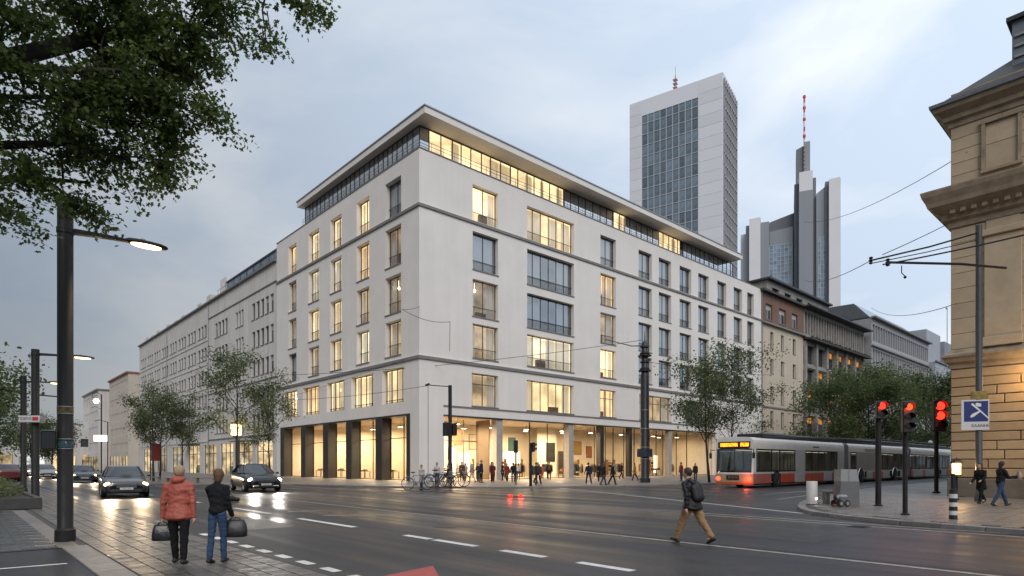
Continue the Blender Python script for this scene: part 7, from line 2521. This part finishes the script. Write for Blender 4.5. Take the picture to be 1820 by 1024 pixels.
# ---- bicycles at the corner kerb
M_bframe = [mat('bike_'+n_,c,.4,.3,noise=.2,nscale=8) for n_,c in (('black',(0.015,0.015,0.016)),('blue',(0.04,0.10,0.25)),('grey',(0.2,0.2,0.21)))]
def bicycle(label, loc, rz, m, r=.34, basket=False, lean=.06):
    t = thing('bicycle',label,'bicycle',loc,rz,'bicycles at the corner kerb',1.22)
    for wx in (-.52,.52):
        q = MB()
        n = 28
        q.tube([(wx+r*math.cos(2*PI*j/n),0,r+.012+r*math.sin(2*PI*j/n)) for j in range(n+1)],.017,6)
        w_ = q.build('wheel',M_rubber,t)
        q = MB()
        for j in range(16):
            a = 2*PI*j/16
            q.cyl((wx,0,r+.012),(wx+(r-.012)*math.cos(a),0,r+.012+(r-.012)*math.sin(a)),.004,n=4,cap=False)
        q.cyl((wx,-.05,r+.012),(wx,.05,r+.012),.025,n=8)
        q.build('spokes',M_chrome,w_)
        q = MB(); q.tube([(wx+(r+.03)*math.cos(PI*j/12),0,r+.012+(r+.03)*math.sin(PI*j/12)) for j in range(2,12)],.014,5); q.build('mudguard',m,t)
    q = MB()
    bb,st,hdp,rear,fork = (-.08,0,.30),(-.22,0,.78),(.36,0,.82),(-.52,0,.352),(.52,0,.352)
    for a,b in ((bb,st),(bb,hdp),(st,hdp),(bb,rear),(st,rear),(hdp,fork)):
        q.cyl(a,b,.018,n=8)
    q.build('frame',m,t)
    q = MB(); q.cyl(st,(-.25,0,.92),.014,n=6); q.build('seat_post',M_chrome,t)
    MB().ball((-.25,0,.95),(.14,.08,.035),12,8).build('saddle',M_black,t,smooth=True)
    q = MB(); q.tube([(.36,0,.82),(.34,0,.98),(.36,0,1.02)],.014,6); q.tube([(.22,-.29,1.03),(.36,-.2,1.05),(.38,0,1.02),(.36,.2,1.05),(.22,.29,1.03)],.013,6); q.build('handlebar',M_chrome,t)
    q = MB(); q.lathe([(.02,-.01),(.085,-.005),(.085,.005),(.02,.01)],16,(-.08,.04,.30),'y'); q.cyl((-.08,.06,.30),(-.02,.08,.16),.01,n=5); q.cyl((-.08,-.06,.30),(-.14,-.08,.44),.01,n=5)
    q.box(-.07,.03,.07,.16,.15,.17); q.box(-.19,-.09,-.16,-.07,.43,.45); q.build('crankset',M_metal,t)
    if basket:
        q = MB()
        for z in (.62,.70,.78,.86):
            q.tube([(.44,-.15,z),(.72,-.17,z),(.72,.17,z),(.44,.15,z),(.44,-.15,z)],.008,4)
        for a in range(5):
            for sy in (-.16,.16): q.cyl((.46+a*.065,sy,.6),(.46+a*.065,sy,.88),.005,n=4)
        q.build('basket',M_metal,t)
    t.rotation_euler[0] = lean
    return t
BR = rad(-35)
bicycle('black bicycle with basket at the corner kerb, nearest the slim pole',(-7.2,-13.3,.128),BR,M_bframe[0],basket=True)
bicycle('black bicycle tangled with its neighbour at the corner kerb, foremost',(-6.75,-13.75,.128),BR+.35,M_bframe[0],.35)
bicycle('blue bicycle behind the black ones at the corner kerb',(-6.9,-12.7,.128),BR-.25,M_bframe[1])
bicycle('black bicycle leaning between the pale shirt and the slim pole',(-5.7,-12.9,.128),BR+.15,M_bframe[0],.35,True)
bicycle('grey bicycle farthest left at the corner kerb beside the white poncho',(-8.55,-12.6,.0),BR+.1,M_bframe[2],.33,True)
for i,(x_,y_) in enumerate(((-18.0,24.2),(-18.0,26.0),(-18.1,28))):
    b_ = bicycle(('parked bicycle before the cream gabled block, nearest of three','parked bicycle before the cream gabled block, middle of three','parked bicycle before the cream gabled block, farthest of three')[i],(x_,y_,.118),.3,M_bframe[(1,2,0)[i]])
    b_['group'] = 'bicycles far down the left-hand street'
person('person in white and blue poncho sitting among the bicycles',(-8.1,-12.4,.0),AWAY+2.6,1.66,W0,A2,C_white,C_blue,None,H_brown,'short',.45,.018)
person('person in pale shirt standing behind the bicycles',(-6.2,-11.5,PZ),AWAY+2.9,1.70,W0,A0,C_white,C_grey,None,H_dark,'short',.0,.018)
person('person with reddish hair leaning over the bicycles',(-5.6,-12.3,PZ),AWAY+2.2,1.55,W0,A2,C_black,C_blk2,None,mat('hair_auburn',(0.22,0.08,0.04),.6,noise=.3,nscale=25),'short',.0,.018,.35)
# dark bag left lying on the roadway
db = thing('dropped_bag','black duffel bag lying on the roadway behind the women','bag',(-22.0,-17.9,.004),CAMR+.3)
q = MB(); q.cap((-.24,0,.12),.12,(.26,0,.10),.10); q.cap((-.1,.02,.14),.13,(.1,.0,.13),.125)
put('bag_body',remesh(q,'bag_body',C_leather,.015),db)
MB().tube([(-.18,0,.24),(-.2,0,.38),(-.05,.0,.42),(.05,0,.25)],.016,6).build('handle',C_leather,db)
bpy.data.scenes.remove(_tmp)
bpy.data.scenes.remove(_txt)
